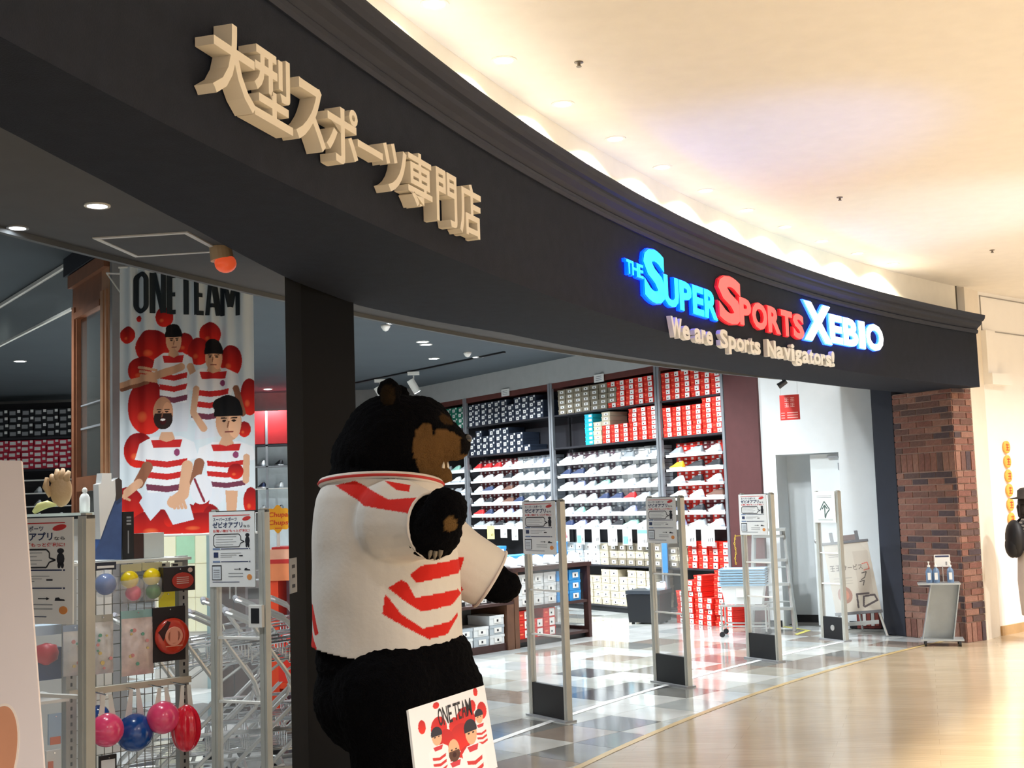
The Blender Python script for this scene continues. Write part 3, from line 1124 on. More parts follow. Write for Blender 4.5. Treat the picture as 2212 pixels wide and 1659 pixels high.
def shoe_meshes(col):
    if col in _sh:
        return _sh[col]
    U, N = E_S, N_S

    def W(a, b, z):
        return U * a + N * b + Vector((0, 0, z))
    wid = [0.028, 0.040, 0.046, 0.046, 0.042, 0.038, 0.036, 0.036, 0.034, 0.028]
    mb = MB()
    vs, fs = [], []
    for (x, _, h), w_ in zip(SHP, wid):
        for k in range(8):
            t = PI * k / 7
            vs.append(W(x, -math.cos(t) * w_ * (1 - 0.30 * math.sin(t)), 0.018 + (h - 0.018) * math.sin(t) ** 0.7))
    for i in range(9):
        for k in range(7):
            fs.append((i * 8 + k, i * 8 + k + 1, (i + 1) * 8 + k + 1, (i + 1) * 8 + k))
    fs += [tuple(range(7, -1, -1)), tuple(range(72, 80))]
    mb.add(vs, fs)
    up = mb.build('upper', mat('shoe_' + col, SHC[col], 0.6, vary=0.06), smooth=True)
    mb = MB()
    vs, fs = [], []
    for (x, _, h), w_ in zip(SHP, wid):
        for b, z in ((-w_ * 1.05, 0.0), (w_ * 1.05, 0.0), (w_ * 1.08, 0.022), (-w_ * 1.08, 0.022)):
            vs.append(W(x, b, z + (0.012 if x < -0.12 and z == 0 else 0)))
    for i in range(9):
        for k in range(4):
            fs.append((i * 4 + k, i * 4 + (k + 1) % 4, (i + 1) * 4 + (k + 1) % 4, (i + 1) * 4 + k))
    fs += [(3, 2, 1, 0), (36, 37, 38, 39)]
    mb.add(vs, fs)
    so = mb.build('sole', mat('shoe_sole_' + ('white' if col != 'white' else 'grey'), rgb(242, 244, 246) if col != 'white' else rgb(190, 198, 206), 0.6))
    mb = MB()
    mb.ell(W(0.085, 0, 0.094), (0.036, 0.026, 0.010), 10, 5, rot=Matrix.Rotation(math.atan2(U.y, U.x), 3, 'Z'))
    op = mb.build('collar', M_GREY if col != 'grey' else M_INK, smooth=True)
    r = (up.data, so.data, op.data)
    for q in (up, so, op):
        bpy.data.objects.remove(q)
    _sh[col] = r
    return r


def put_shoe(col, loc, label, group, rz=0.0):
    t = thing('sneaker', label, 'shoe', loc, group)
    t.rotation_euler = (0, 0, rz)
    for nm, me in zip(('upper', 'sole', 'collar'), shoe_meshes(col)):
        ob = bpy.data.objects.new(nm, me)
        COL.objects.link(ob)
        ob.parent = t
    return t


SPEC = {('right narrow', 1, 0): 'yellow', ('right narrow', 1, 1): 'black', ('right narrow', 1, 2): 'black', ('right narrow', 2, 0): 'white', ('right narrow', 2, 1): 'black', ('right narrow', 4, 0): 'navy',
        ('left', 0, 0): 'red', ('left', 0, 1): 'red', ('left', 0, 2): 'red', ('left', 4, 0): 'red', ('middle', 3, 4): 'navy', ('middle', 3, 5): 'red', ('middle', 4, 1): 'mint', ('middle', 4, 5): 'lilac'}
for s0, s1, nm in BAYS:
    n_ = {'left': 8, 'middle': 8, 'right narrow': 3, 'farthest': 8}[nm]
    for r_ in range(6):
        for i in range(n_):
            if nm == 'farthest' and i < 5:
                continue
            c = SPEC.get((nm, r_, i))
            if c is None:
                c = rx.choices(('white', 'grey', 'navy', 'black', 'brown', 'mint', 'lilac'), (7, 2.6, 0.9, 1.0, 0.5, .5, .5))[0]
            s_ = s0 + 0.24 + i * ((s1 - s0 - 0.42) / (n_ - 1) if n_ > 3 else 0.36)
            put_shoe(c, SW(s_, ROWZ[r_] + 0.005, -0.088), '%s sneaker on the %s bay, %s display row, %s from left' % (c, nm, ordw(r_), ordw(i)), 'display shoes on the ' + nm + ' bay', rx.uniform(-0.2, 0.2))
# a red heart-shaped price pop and sale cards on the wall
cards = [(1060, 1150, 'yellow', 30, 36), (1088, 1148, 'white', 26, 34), (1112, 1152, 'white', 24, 36), (1221, 1154, 'pink marked', 28, 36), (1254, 1158, 'pale blue', 26, 40), (1287, 1158, 'plain white', 26, 40), (1323, 1160, 'plain white', 29, 40), (1355, 1160, 'pale blue', 28, 38), (1388, 1162, 'blue topped', 30, 40), (1489, 1158, 'plain white', 34, 42), (1529, 1158, 'blue marked', 34, 42)]
m_yc = mat('yellow_card', rgb(236, 228, 150), 0.6)
m_pb = mat('pale_blue_ink', rgb(120, 205, 235), 0.6)
m_pk = mat('pink_ink', rgb(240, 110, 130), 0.6)
for i, (px, py, kind, wpx, hpx) in enumerate(cards):
    s_, z = on_plane((SW(0, 0, 0.05), E_S, Vector((0, 0, 1)), N_S), px, py)
    k = 17.5 / 2700
    w_, h = wpx * k * 1.12, hpx * k * 0.9
    t = thing('price_card', '%s hanging price card on the shoe wall, %s from the left of the row' % (kind, ordw(i)), 'price card', SW(s_, z - h / 2, 0.05), 'white price cards along the shoe wall')
    fr_ = (SW(s_, z, 0.05), E_S, Vector((0, 0, 1)), N_S)
    mb = MB()
    mb.fbox(fr_, -w_ / 2, w_ / 2, -h / 2, h / 2, -0.004, 0)
    mb.build('card', m_yc if kind == 'yellow' else M_PAPER, t)
    mb = MB()
    if 'pale' in kind:
        mb.fbox(fr_, -w_ * .45, w_ * .1, -h * .42, h * .05, 0, 0.001, 1)
    elif 'pink' in kind:
        mb.prism([(-w_ * .2, h * .1), (0, h * .4), (w_ * .15, h * .1), (w_ * .2, -h * .25), (-w_ * .2, -h * .25)], fr_, 0, 0.001, 2)
    elif 'topped' in kind:
        mb.fbox(fr_, -w_ * .48, w_ * .48, h * .25, h * .45, 0, 0.001, 1)
    for q in range(3):
        mb.fbox(fr_, w_ * (.05 + .12 * q), w_ * (.10 + .12 * q), -h * .28, -h * (.12 - .02 * q), 0, 0.001, 0)
    mb.build('print', [M_INK, m_pb, m_pk], t)
    mb = MB()
    mb.fbox(fr_, -0.008, 0.008, h / 2, h / 2 + 0.03, -0.03, -0.001)
    mb.build('clip', M_SILVER, t)
for i, (px, py, nm) in enumerate(((1091, 848, 'left'), (1293, 817, 'middle'), (1483, 791, 'right'))):
    s_, z = on_plane((SW(0, 0, 0.02), E_S, Vector((0, 0, 1)), N_S), px, py)
    fr_ = (SW(s_, z, 0.02), E_S, Vector((0, 0, 1)), N_S)
    mb = MB()
    mb.fbox(fr_, -0.11, 0.11, -0.055, 0.055, -0.012, 0, 0)
    for q in range(3):
        mb.fbox(fr_, -0.07, 0.07, -0.03 + q * 0.025, -0.022 + q * 0.025, 0, 0.001, 1)
    tag(mb.build('shelf_sign', [M_PAPER, M_GREY], o=SW(s_, z - 0.055, 0.02)), 'small white sign fixed to the header board of the ' + nm + ' shoe bay', 'sign')
# blue hanging panel in front of the lower boxes
s_, z = on_plane((SW(0, 0, 0.05), E_S, Vector((0, 0, 1)), N_S), 1436, 1205)
mb = MB()
mb.fbox((SW(s_, z, 0.05), E_S, Vector((0, 0, 1)), N_S), -0.05, 0.05, -0.19, 0.19, -0.01, 0)
tag(mb.build('divider_panel', mat('blue_panel', rgb(40, 130, 200), 0.5), o=SW(s_, z - 0.19, 0.05)), 'narrow vertical blue divider panel on the lower shoe shelves', 'divider')

# track spotlights over the shoe wall
TRK = [G(590, 868, 3.575), G(821, 822, 3.575), G(893, 806, 3.575)]
tk_u = (TRK[2] - TRK[0]).normalized()
fr_t = frame(TRK[0], tk_u, Vector((tk_u.y, -tk_u.x, 0)))
tr = MB()
tr.fbox(fr_t, -3, (TRK[2] - TRK[0]).length + 2.5, 0.022, 0.042, -0.02, 0.02)
t = tr.build('light_track', M_BLACK, o=TRK[1] + Vector((0, 0, .022)))
tag(t, 'thin black lighting track on the shop ceiling before the shoe wall', 'light track')


def track_spot(loc, target, label, group, power=60, ang=60):
    loc = Vector(loc)
    t = thing('track_spotlight', label, 'spotlight', loc, group)
    d = (Vector(target) - loc).normalized()
    mb = MB()
    mb.box(loc + Vector((0, 0, -0.005)), (0.18, 0.06, 0.05))
    mb.build('adapter', M_WHITE, t)
    mb = MB()
    a = loc + Vector((0, 0, -0.04))
    mb.cyl(a, a + Vector((0, 0, -0.07)), 0.01, n=6)
    mb.build('stem', M_WHITE, t)
    c = a + Vector((0, 0, -0.16))
    mb = MB()
    mb.cyl(c - d * 0.11, c + d * 0.11, 0.06, n=14)
    mb.build('lamp_body', M_WHITE, t)
    mb = MB()
    mb.cyl(c + d * 0.1105, c + d * 0.113, 0.05, n=14)
    mb.build('lens', mat('lit_lens_cool', (0.9, 0.97, 1), 0.4, em=20, emcol=(0.92, 0.98, 1.0)), t)
    if power:
        q = c + d * 0.13
        lamp('track_lamp', 'SPOT', q, power, COOL, target=q + d, size=0.04, angle=ang, blend=0.6)
    return t


g_ = 'white track spotlights over the shoe wall'
for loc_, nm in zip(TRK, ('left of the post', 'behind the bear ear', 'above the bear forehead')):
    track_spot(loc_, (loc_.x + 1.2, loc_.y + .4, 1.4), 'white cylindrical track spotlight on the shop ceiling, ' + nm, g_, power=110)
for i, s_ in enumerate((-3.2, -1.8, -0.4, 1.0, 2.2)):
    lamp('track_lamp', 'SPOT', SW(s_, 3.4, 2.2), 150, COOL, target=SW(s_, 1.35, 0), size=0.05, angle=75, blend=0.7)

# visible shop downlights
m_lc = mat('lit_lens_cool', (0.9, 0.97, 1), 0.4, em=20, emcol=(0.92, 0.98, 1.0))
nmw = ['nearest of the cluster', 'one by the shop front edge', 'left one of the close pair', 'right one of the close pair', 'lowest of the cluster', 'faint one farthest right', 'one left of the wooden cabinet', 'one seen left of the black post']
for (x, y), nm in zip(STORE_DL, nmw):
    t = thing('shop_ceiling_light', 'round recessed downlight on the dark shop ceiling, ' + nm, 'light', (x, y, 3.62), 'round downlights of the shop ceiling')
    mb = MB()
    mb.lathe([(0.085, 3.621), (0.085, 3.612), (0.066, 3.612), (0.066, 3.621)], (x, y, 0), 18)
    mb.build('trim_ring', M_WHITE, t)
    mb = MB()
    mb.lathe([(0.066, 3.617), (0.066, 3.6135), (0.002, 3.6135)], (x, y, 0), 18)
    mb.build('lens', m_lc, t)
for (px, py, z, nm) in ((38, 491, 2.80, 'dim one at the far left'), (210, 443, 2.80, 'bright one beside the access panel')):
    c = G(px, py, z)
    t = thing('shop_ceiling_light', 'round downlight in the low dark ceiling, ' + nm, 'light', c)
    r_ = 0.035 if px < 100 else 0.04
    mb = MB()
    mb.lathe([(r_ + .012, 0.001), (r_ + .012, -0.006), (r_, -0.006), (r_, 0.001)], c, 18)
    mb.build('trim_ring', M_WHITE if px > 100 else M_GREY, t)
    mb = MB()
    mb.lathe([(r_, -0.001), (r_, -0.005), (0.002, -0.005)], c, 18)
    mb.build('lens', m_lc, t)
    lamp('shop_downlight_and_fill', 'SPOT', c + Vector((0, 0, -0.03)), 45 if px > 100 else 25, COOL, size=0.035, angle=140, blend=0.6)
for k, (px, py, nm) in enumerate(((833, 710, 'near the downlights'), (1010, 767, 'near the farthest downlight'))):
    c = G(px, py, 3.58)
    mb = MB()
    mb.lathe([(0.055, 3.625), (0.055, 3.60), (0.045, 3.585), (0.03, 3.56), (0.01, 3.55)], (c.x, c.y, 0), 14)
    tag(mb.build('smoke_detector', M_WHITE, o=(c.x, c.y, 3.55), smooth=True), 'white domed smoke detector on the shop ceiling ' + nm, 'smoke detector')

# ------------------------------------------------------------------ island tables
iu = Vector((0.87, 0.97, 0)).normalized()
iN = Vector((iu.y, -iu.x, 0))
IM = Vector((-0.05, 13.42, 0))
fi = frame(IM, iu, iN)
t = thing('display_table', 'dark brown open display table with white and blue boxes inside', 'table', IM + iu * 0.65)
LA, DA = 1.30, 0.62


def ipart(name, m, *bx):
    mb = MB()
    for b in bx:
        mb.fbox(fi, *b)
    return mb.build(name, m, t)


ipart('top_board', M_DKBROWN, (-0.02, LA + 0.02, 0.80, 0.845, -DA, 0.01))
ipart('side_panel', mat('table_side_brown', rgb(104, 70, 50), 0.5, vary=0.12), (0, 0.07, 0, 0.80, -DA, 0))
ipart('side_panel', M_DKBROWN, (LA - 0.05, LA, 0, 0.80, -0.07, 0), (LA - 0.05, LA, 0, 0.80, -DA, -DA + 0.07), (LA - 0.05, LA, 0.0, 0.12, -DA + 0.07, -0.07), (LA - 0.05, LA, 0.72, 0.80, -DA + 0.07, -0.07))
ipart('middle_shelf', M_DKBROWN, (0.07, LA - 0.05, 0.395, 0.425, -DA, -0.01))
ipart('bottom_board', M_DKBROWN, (0.07, LA - 0.05, 0.055, 0.085, -DA, -0.01))
ipart('kick_board', M_BLACK, (0.05, LA - 0.05, 0, 0.055, -DA + 0.1, -0.06))


def ib(col, u, z, w_, h, dep, back, label, group, fr_=fi):
    return put_box(col, fr_[0] + fr_[1] * u + Vector((0, 0, z)) + fr_[3] * (-back), w_, h, dep, fr_[1], fr_[3], label, group)


for i in range(5):
    for j in range(3):
        c = 'blue' if i == 4 or (i == 3 and j != 1) else ('white' if i < 3 else 'silver')
        ib(c, 0.20 + i * 0.215, 0.426 + j * 0.115, 0.20, 0.115, 0.30, 0.03, '%s shoe box, display table middle shelf, %s column, %s up' % (c, ordw(i), ordw(j)), 'boxes on the display table middle shelf')
for i in range(3):
    for j in range((3, 2, 3)[i]):
        ib('red', 0.19 + i * 0.205, 0.086 + j * 0.10, 0.195, 0.10, 0.30, 0.03, 'red shoe box, display table bottom, %s column, %s up' % (ordw(i), ordw(j)), 'red boxes at the bottom of the display table')
mb = MB()
mb.fbox(fi, 0.98, 1.16, 0.16, 0.33, -0.40, -0.39)
tag(mb.build('paper_notice', M_PAPER, o=fi[0] + fi[1] * 1.07 + Vector((0, 0, 0.16)) - iN * 0.4), 'white paper notice seen through the open end of the display table', 'paper')
# on top: blue boxes at the back, white caps in front
for i in range(6):
    k = 2 if i in (0, 5) else 1
    for j in range(k):
        ib('blue', 0.13 + i * 0.21, 0.846 + j * 0.115, 0.20, 0.115, 0.28, 0.30, 'blue box on top of the display table, %s from left%s' % (ordw(i), ', upper' if j else ''), 'blue boxes on the display table top')
capm = None
for i in range(6):
    c = fi[0] + fi[1] * (0.10 + i * 0.215) + Vector((0, 0, 0.846)) - iN * 0.14
    tc_ = thing('white_hat', 'white rounded hat on the display table edge, %s from left' % ordw(i), 'helmet', c, 'white hats along the display table edge')
    if capm is None:
        a = MB()
        a.lathe([(0.078, 0), (0.080, 0.02), (0.074, 0.06), (0.055, 0.095), (0.025, 0.112), (0.004, 0.115)], c, 18)
        b = MB()
        b.prism([(-0.07, 0), (0.07, 0), (0.05, 0.055), (0, 0.075), (-0.05, 0.055)], (c + iN * 0.065, iu, iN, Vector((0, 0, 1))), 0.002, 0.010)
        d = MB()
        d.ell(c + Vector((0, 0, 0.115)), 0.008, 8, 5)
        mm = mat('cap_white', rgb(242, 244, 246), 0.7, vary=0.03)
        capm = [a.build('crown', mm, tc_, smooth=True), b.build('brim', mm, tc_), d.build('button', mm, tc_)]
    else:
        for q in capm:
            q2 = q.copy()
            COL.objects.link(q2)
            q2.parent = tc_

# lower unit to the left
t = thing('low_display_unit', 'low dark display unit with pale boxes inside, left of the brown table', 'table', IM - iu * 0.6)
LB = 1.7
ipart('top_board', M_DKBROWN, (-LB, -0.01, 0.47, 0.50, -0.55, 0.0))
ipart('side_panel', M_DKBROWN, (-LB, -LB + 0.03, 0, 0.47, -0.55, 0))
ipart('side_panel', mat('table_side_brown', rgb(104, 70, 50), 0.5, vary=0.12), (-0.12, -0.01, 0, 0.47, -0.55, 0))
ipart('back_panel', mat('unit_back_grey', rgb(150, 154, 152), 0.6), (-LB + 0.03, -0.12, 0.06, 0.47, -0.55, -0.53))
ipart('bottom_board', M_DKBROWN, (-LB + 0.03, -0.12, 0.0, 0.075, -0.55, -0.02))
for i in range(5):
    for j in range((3, 2, 2, 1, 1)[i]):
        ib('silver' if (i + j) % 2 else 'white', -0.25 - i * 0.24, 0.076 + j * 0.10, 0.225, 0.10, 0.32, 0.03, 'pale grey shoe box inside low unit, %s column from right, %s up' % (ordw(i), ordw(j)), 'pale boxes in the low display unit')
for i in range(7):
    ib('black' if i % 2 else 'white', -0.15 - i * 0.21, 0.501, 0.2, 0.07, 0.28, 0.06 + (i % 3) * 0.03, '%s small box lying on top of the low unit, %s from right' % ('black' if i % 2 else 'white', ordw(i)), 'small boxes on the low display unit')

# ------------------------------------------------------------------ red boxes piled on the floor
ru = Vector((0.93, -0.37, 0)).normalized()
rN = Vector((ru.y, -ru.x, 0))
frr = frame((0, 0, 0), ru, rN)
piles = [(2.36, 0.36, 6, 'leftmost'), (2.53, 0.36, 8, 'second'), (2.70, 0.36, 9, 'third'), (2.87, 0.37, 5, 'fourth'), (3.05, 0.34, 10, 'fifth tall'), (3.22, 0.35, 8, 'rightmost')]
for s_, d_, n_, nm in piles:
    for j in range(n_):
        put_box('red', SW(s_ + rx.uniform(-.004, .004), j * 0.066, d_ + rx.uniform(-.012, .012)), 0.155, 0.066, 0.29, E_S, N_S, 'red shoe box in the %s floor pile, %s up' % (nm, ordw(j)), 'red shoe boxes piled on the floor')

# black padded stool
c = G(1400, 1345)
c = Vector((1.62, 15.75, 0))
su = Vector((0.89, -0.45, 0)).normalized()
fs_ = frame(c, su, Vector((su.y, -su.x, 0)))
t = thing('padded_stool', 'black cube shaped padded stool before the cream shoe boxes', 'stool', c)
mb = MB()
o, u, v, n = fs_
a, b = 0.22, 0.20
mb.add([o + u * (sx * (a if z > .1 else b)) + n * (sy * (a if z > .1 else b)) + Vector((0, 0, z)) for z in (0.02, 0.36) for sy in (-1, 1) for sx in (-1, 1)], [(0, 2, 3, 1), (4, 5, 7, 6), (0, 1, 5, 4), (2, 6, 7, 3), (0, 4, 6, 2), (1, 3, 7, 5)])
mb.build('body', mat('black_leatherette', rgb(20, 22, 27), 0.45), t)
mb = MB()
mb.fbox(fs_, -0.225, 0.225, 0.365, 0.41, -0.225, 0.225)
mb.build('seat_pad', mat('seat_grey', rgb(52, 58, 66), 0.45), t)
for sx in (-1, 1):
    for sy in (-1, 1):
        mb = MB()
        q = o + u * sx * 0.16 + n * sy * 0.16
        mb.cyl(q, q + Vector((0, 0, 0.022)), 0.02, n=8)
        mb.build('foot', M_BLACK, t)
put_shoe('white', fs_[0] + su * 0.30 + Vector((0, 0, 0.411)) - su * 0.2, 'white sneaker left on top of the black stool', 'sneaker on the stool', 0.4)

# ------------------------------------------------------------------ team artwork, drawn in one flat layout and printed twice
def draw_team(cv, small=False):
    """flat print: balloons and rugby players; coordinates are those of the large banner"""
    R1, R2 = (228, 44, 32), (150, 26, 30)
    SK, SK2, HAIR, JW, JR = (222, 172, 138), (150, 98, 74), (26, 24, 26), (240, 240, 244), (204, 44, 44)
    for x, y, r, ry in ((275, 727, 17, 19), (355, 690, 19, 22), (300, 692, 6, 7), (330, 755, 38, 38), (308, 805, 32, 30), (455, 730, 22, 26), (500, 790, 25, 34), (400, 750, 20, 24), (430, 768, 24, 30), (540, 870, 20, 40),
                        (318, 885, 42, 60), (300, 978, 34, 38), (528, 940, 14, 17), (508, 1030, 17, 17), (275, 1100, 36, 44), (400, 1120, 34, 24), (438, 1112, 24, 26), (340, 1140, 60, 34), (455, 1140, 22, 40), (540, 1095, 16, 30), (365, 1130, 12, 14), (330, 1092, 8, 10), (430, 1140, 60, 24)):
        cv.ball(x, y, r, ry, R1, R2, hl=r > 13)

    def jersey(x, y, w_, h, lean=0):
        k = cv.poly([(x - w_ * .30, y), (x + w_ * .30, y), (x + w_ * .62, y + h * .12), (x + w_ * .72, y + h * .40), (x + w_ * .48, y + h * .44), (x + w_ * .42 + lean, y + h), (x - w_ * .42 + lean, y + h), (x - w_ * .48, y + h * .44), (x - w_ * .72, y + h * .40), (x - w_ * .62, y + h * .12)], JW)
        cv.poly([(x - w_ * .35, y + h * .06), (x + w_ * .35, y + h * .06), (x + w_ * .30, y + h * .20), (x - w_ * .30, y + h * .20)], JR)
        for q in (0.40, 0.62, 0.84):
            cv.poly([(x - w_ * .46 + lean * q, y + h * q), (x + lean * q, y + h * (q + .05)), (x + w_ * .46 + lean * q, y + h * q), (x + w_ * .44 + lean * q, y + h * (q + .11)), (x + lean * q, y + h * (q + .16)), (x - w_ * .44 + lean * q, y + h * (q + .11))], JR if q < .8 else (120, 60, 80))
        cv.ell(x + w_ * .22, y + h * .29, w_ * .07, w_ * .08, (150, 70, 110))
        cv.poly([(x - w_ * .12, y - h * .08), (x + w_ * .12, y - h * .08), (x + w_ * .18, y + h * .05), (x, y + h * .10), (x - w_ * .18, y + h * .05)], SK)

    def head(x, y, rx_, ry_, hair=1, skin=SK, beard=False, mouth=False):
        cv.ell(x, y, rx_, ry_, skin)
        cv.ell(x + rx_ * .45, y + ry_ * .1, rx_ * .5, ry_ * .75, tuple(min(255, int(c * 1.12)) for c in skin))
        if hair:
            k = ((cv.X - x) / (rx_ * 1.12)) ** 2 + ((cv.Y - y + ry_ * .35) / (ry_ * .95)) ** 2 < 1
            k &= cv.Y < y - ry_ * .28
            cv.put(k, HAIR)
            cv.ell(x - rx_ * .1, y - ry_ * .95, rx_ * .9, ry_ * .42, HAIR)
        if beard:
            k = (((cv.X - x) / (rx_ * .95)) ** 2 + ((cv.Y - y - ry_ * .40) / (ry_ * .68)) ** 2 < 1) & (cv.Y > y + ry_ * .05)
            cv.put(k, (48, 34, 30))
        for sx in (-1, 1):
            cv.ell(x + sx * rx_ * .38, y - ry_ * .05, rx_ * .17, ry_ * .06, (40, 28, 26))
            cv.line([(x + sx * rx_ * .2, y - ry_ * .18), (x + sx * rx_ * .6, y - ry_ * .2)], ry_ * .07, (40, 28, 26))
        cv.line([(x, y), (x - rx_ * .1, y + ry_ * .28)], rx_ * .12, SK2)
        if mouth:
            cv.ell(x, y + ry_ * .55, rx_ * .32, ry_ * .24, (70, 20, 20))
            cv.ell(x, y + ry_ * .46, rx_ * .26, ry_ * .07, (250, 245, 240))
        else:
            cv.line([(x - rx_ * .28, y + ry_ * .52), (x + rx_ * .28, y + ry_ * .52)], ry_ * .08, (140, 70, 64))

    # rear left player, arms crossed forward
    cv.poly([(345, 850), (410, 850), (405, 940), (350, 940)], (226, 228, 236))
    jersey(375, 768, 66, 110)
    cv.line([(262, 838), (330, 820), (392, 800)], 17, SK)
    cv.line([(262, 846), (320, 832)], 8, SK2)
    for q in range(4):
        cv.line([(300 + q * 2, 798 + q * 9), (338, 806 + q * 8)], 6, SK)
    cv.line([(412, 800), (432, 850)], 16, SK)
    head(376, 742, 17, 27)
    # rear right player
    cv.poly([(430, 880), (500, 880), (495, 950), (420, 960)], (226, 228, 236))
    jersey(462, 805, 84, 112, -14)
    cv.line([(425, 850), (418, 900), (440, 935)], 15, SK)
    cv.line([(510, 850), (525, 905)], 14, SK2)
    head(462, 782, 18, 30)
    # front left player, shouting
    cv.poly([(318, 1065), (400, 1065), (418, 1130), (372, 1140), (352, 1100), (325, 1130), (300, 1090)], (222, 228, 238))
    jersey(360, 950, 96, 120)
    cv.line([(318, 1015), (300, 1048)], 24, SK2)
    cv.line([(300, 1048), (274, 1068)], 18, SK)
    for q in range(4):
        cv.line([(276 - q * 3, 1062 + q * 5), (262 + q * 6, 1078 + q * 2)], 5, SK)
    cv.line([(404, 1015), (395, 1075), (372, 1092)], 24, SK)
    for q in range(4):
        cv.line([(368 + q * 8, 1082), (376 + q * 8, 1104)], 7, SK)
    head(352, 898, 21, 34, hair=0, skin=(196, 142, 110), beard=True, mouth=True)
    # front right player
    cv.poly([(455, 1050), (535, 1050), (530, 1075), (500, 1072), (470, 1100), (450, 1098)], (228, 232, 240))
    cv.poly([(485, 1070), (512, 1072), (508, 1120), (488, 1120)], SK)
    jersey(488, 965, 92, 100)
    cv.line([(430, 1010), (420, 1050), (428, 1080)], 22, SK2)
    cv.ell(434, 1066, 24, 32, (232, 232, 238))
    cv.line([(420, 1044), (440, 1092)], 5, (140, 44, 60))
    cv.line([(532, 1000), (530, 1050)], 14, SK)
    head(494, 922, 28, 42)
    cv.ell(490, 886, 30, 20, HAIR)
    cv.ball(508, 1030, 17, 17, R1, R2)


# hanging banner
YB = 8.62
bx0, bx1, by0, by1 = 258, 550, 577, 1160
pTL, pTR, pBL, pBR = P(bx0, by0, YB), P(546, 577 - 8, YB), P(258, by1 - 2, YB), P(553, by1 - 12, YB)
ban = thing('hanging_banner', 'white cloth banner reading ONE TEAM with rugby players and red balloons', 'banner', (pTL + pTR) / 2)
cv = Canv(300, 560, bx0, by0, bx1, by1, (222, 232, 238))
draw_team(cv)


def banfn(U, V):
    a = np.array(pTL)[None, None] * ((1 - U) * (1 - V))[..., None] + np.array(pTR)[None, None] * (U * (1 - V))[..., None] + np.array(pBL)[None, None] * ((1 - U) * V)[..., None] + np.array(pBR)[None, None] * (U * V)[..., None]
    amp = 0.020 * (1 - V) ** 1.3 + 0.002
    wv = np.sin(U * 52 + 0.6 * np.sin(U * 9)) * amp * (0.45 + 0.55 * np.sin(U * 5 + 1) ** 2)
    wv += 0.012 * np.sin(U * 17 + 1.0) * (1 - V * .7)
    a[..., 1] += wv
    return a


cv.mesh('cloth', banfn, mat('banner_cloth', (1, 1, 1), 0.75, attr=True, spec=0.2), ban, thick=0.002)


def surf_letters(fn, lay, W_, H_, material, name, parent, eps):
    for ch, x0, x1, y0, y1 in lay:
        vs, fs, ed, bb = text_geo(ch, 0.03)
        u = [(x0 + (a - bb[0]) / (bb[2] - bb[0]) * (x1 - x0) - bx0) / (bx1 - bx0) for a, b in vs]
        v = [(y1 - (b - bb[1]) / (bb[3] - bb[1]) * (y1 - y0) - by0) / (by1 - by0) for a, b in vs]
        q = fn(np.array([u]), np.array([v]))[0]
        mb = MB()
        mb.add([Vector(z) + eps for z in q], fs)
        mb.build(name, material, parent)


def strip_letters(fn, lay, material, parent, eps, nrow=14):
    """letters built as fine strips so that they follow the folds"""
    for strokes in lay:
        mb = MB()
        if strokes[0][0] == 'ring':
            _, cx_, ya, yb, ro, ri, wy = strokes[0]
            ring_ = [(c_, s2, ya) for c_, s2 in [(math.cos(q), math.sin(q)) for q in [PI + PI * k / 14 for k in range(15)]]]
            ring_ += [(1, 0, ya + (yb - ya) * k / 10) for k in range(1, 10)]
            ring_ += [(c_, s2, yb) for c_, s2 in [(math.cos(q), math.sin(q)) for q in [PI * k / 14 for k in range(15)]]]
            ring_ += [(-1, 0, yb + (ya - yb) * k / 10) for k in range(1, 10)]
            uu, vv = [], []
            for c_, s2, yy in ring_:
                for t_ in (0, .33, .67, 1):
                    r_ = ri + (ro - ri) * t_
                    uu.append((cx_ + r_ * c_ - bx0) / (bx1 - bx0))
                    vv.append((yy + (r_ + wy) * s2 - by0) / (by1 - by0))
            q = fn(np.array([uu]), np.array([vv]))[0]
            N_ = len(ring_)
            mb.add([Vector(z) + eps for z in q], [(i * 4 + j, i * 4 + j + 1, (i + 1) % N_ * 4 + 1 + j, (i + 1) % N_ * 4 + j) for i in range(N_) for j in range(3)])
            mb.build('letter', material, parent)
            continue
        for (xa, ya, xb, yb, wd) in strokes:
            k = max(2, int(max(abs(xb - xa), abs(yb - ya)) / 6))
            dx, dy = xb - xa, yb - ya
            L = math.hypot(dx, dy)
            nx_, ny_ = -dy / L * wd / 2, dx / L * wd / 2
            uu, vv = [], []
            for i in range(k + 1):
                t_ = i / k
                for sgn in (-1, -0.33, 0.33, 1):
                    uu.append((xa + dx * t_ + nx_ * sgn - bx0) / (bx1 - bx0))
                    vv.append((ya + dy * t_ + ny_ * sgn - by0) / (by1 - by0))
            q = fn(np.array([uu]), np.array([vv]))[0]
            mb.add([Vector(z) + eps for z in q], [(i * 4 + j, i * 4 + j + 1, i * 4 + 5 + j, i * 4 + 4 + j) for i in range(k) for j in range(3)])
        mb.build('letter', material, parent)


def arcpts(cx, cy, rx_, ry_, n, wd):
    q = [(cx + rx_ * math.cos(2 * PI * i / n), cy + ry_ * math.sin(2 * PI * i / n)) for i in range(n + 1)]
    return [(a[0], a[1], b[0], b[1], wd) for a, b in zip(q, q[1:])]


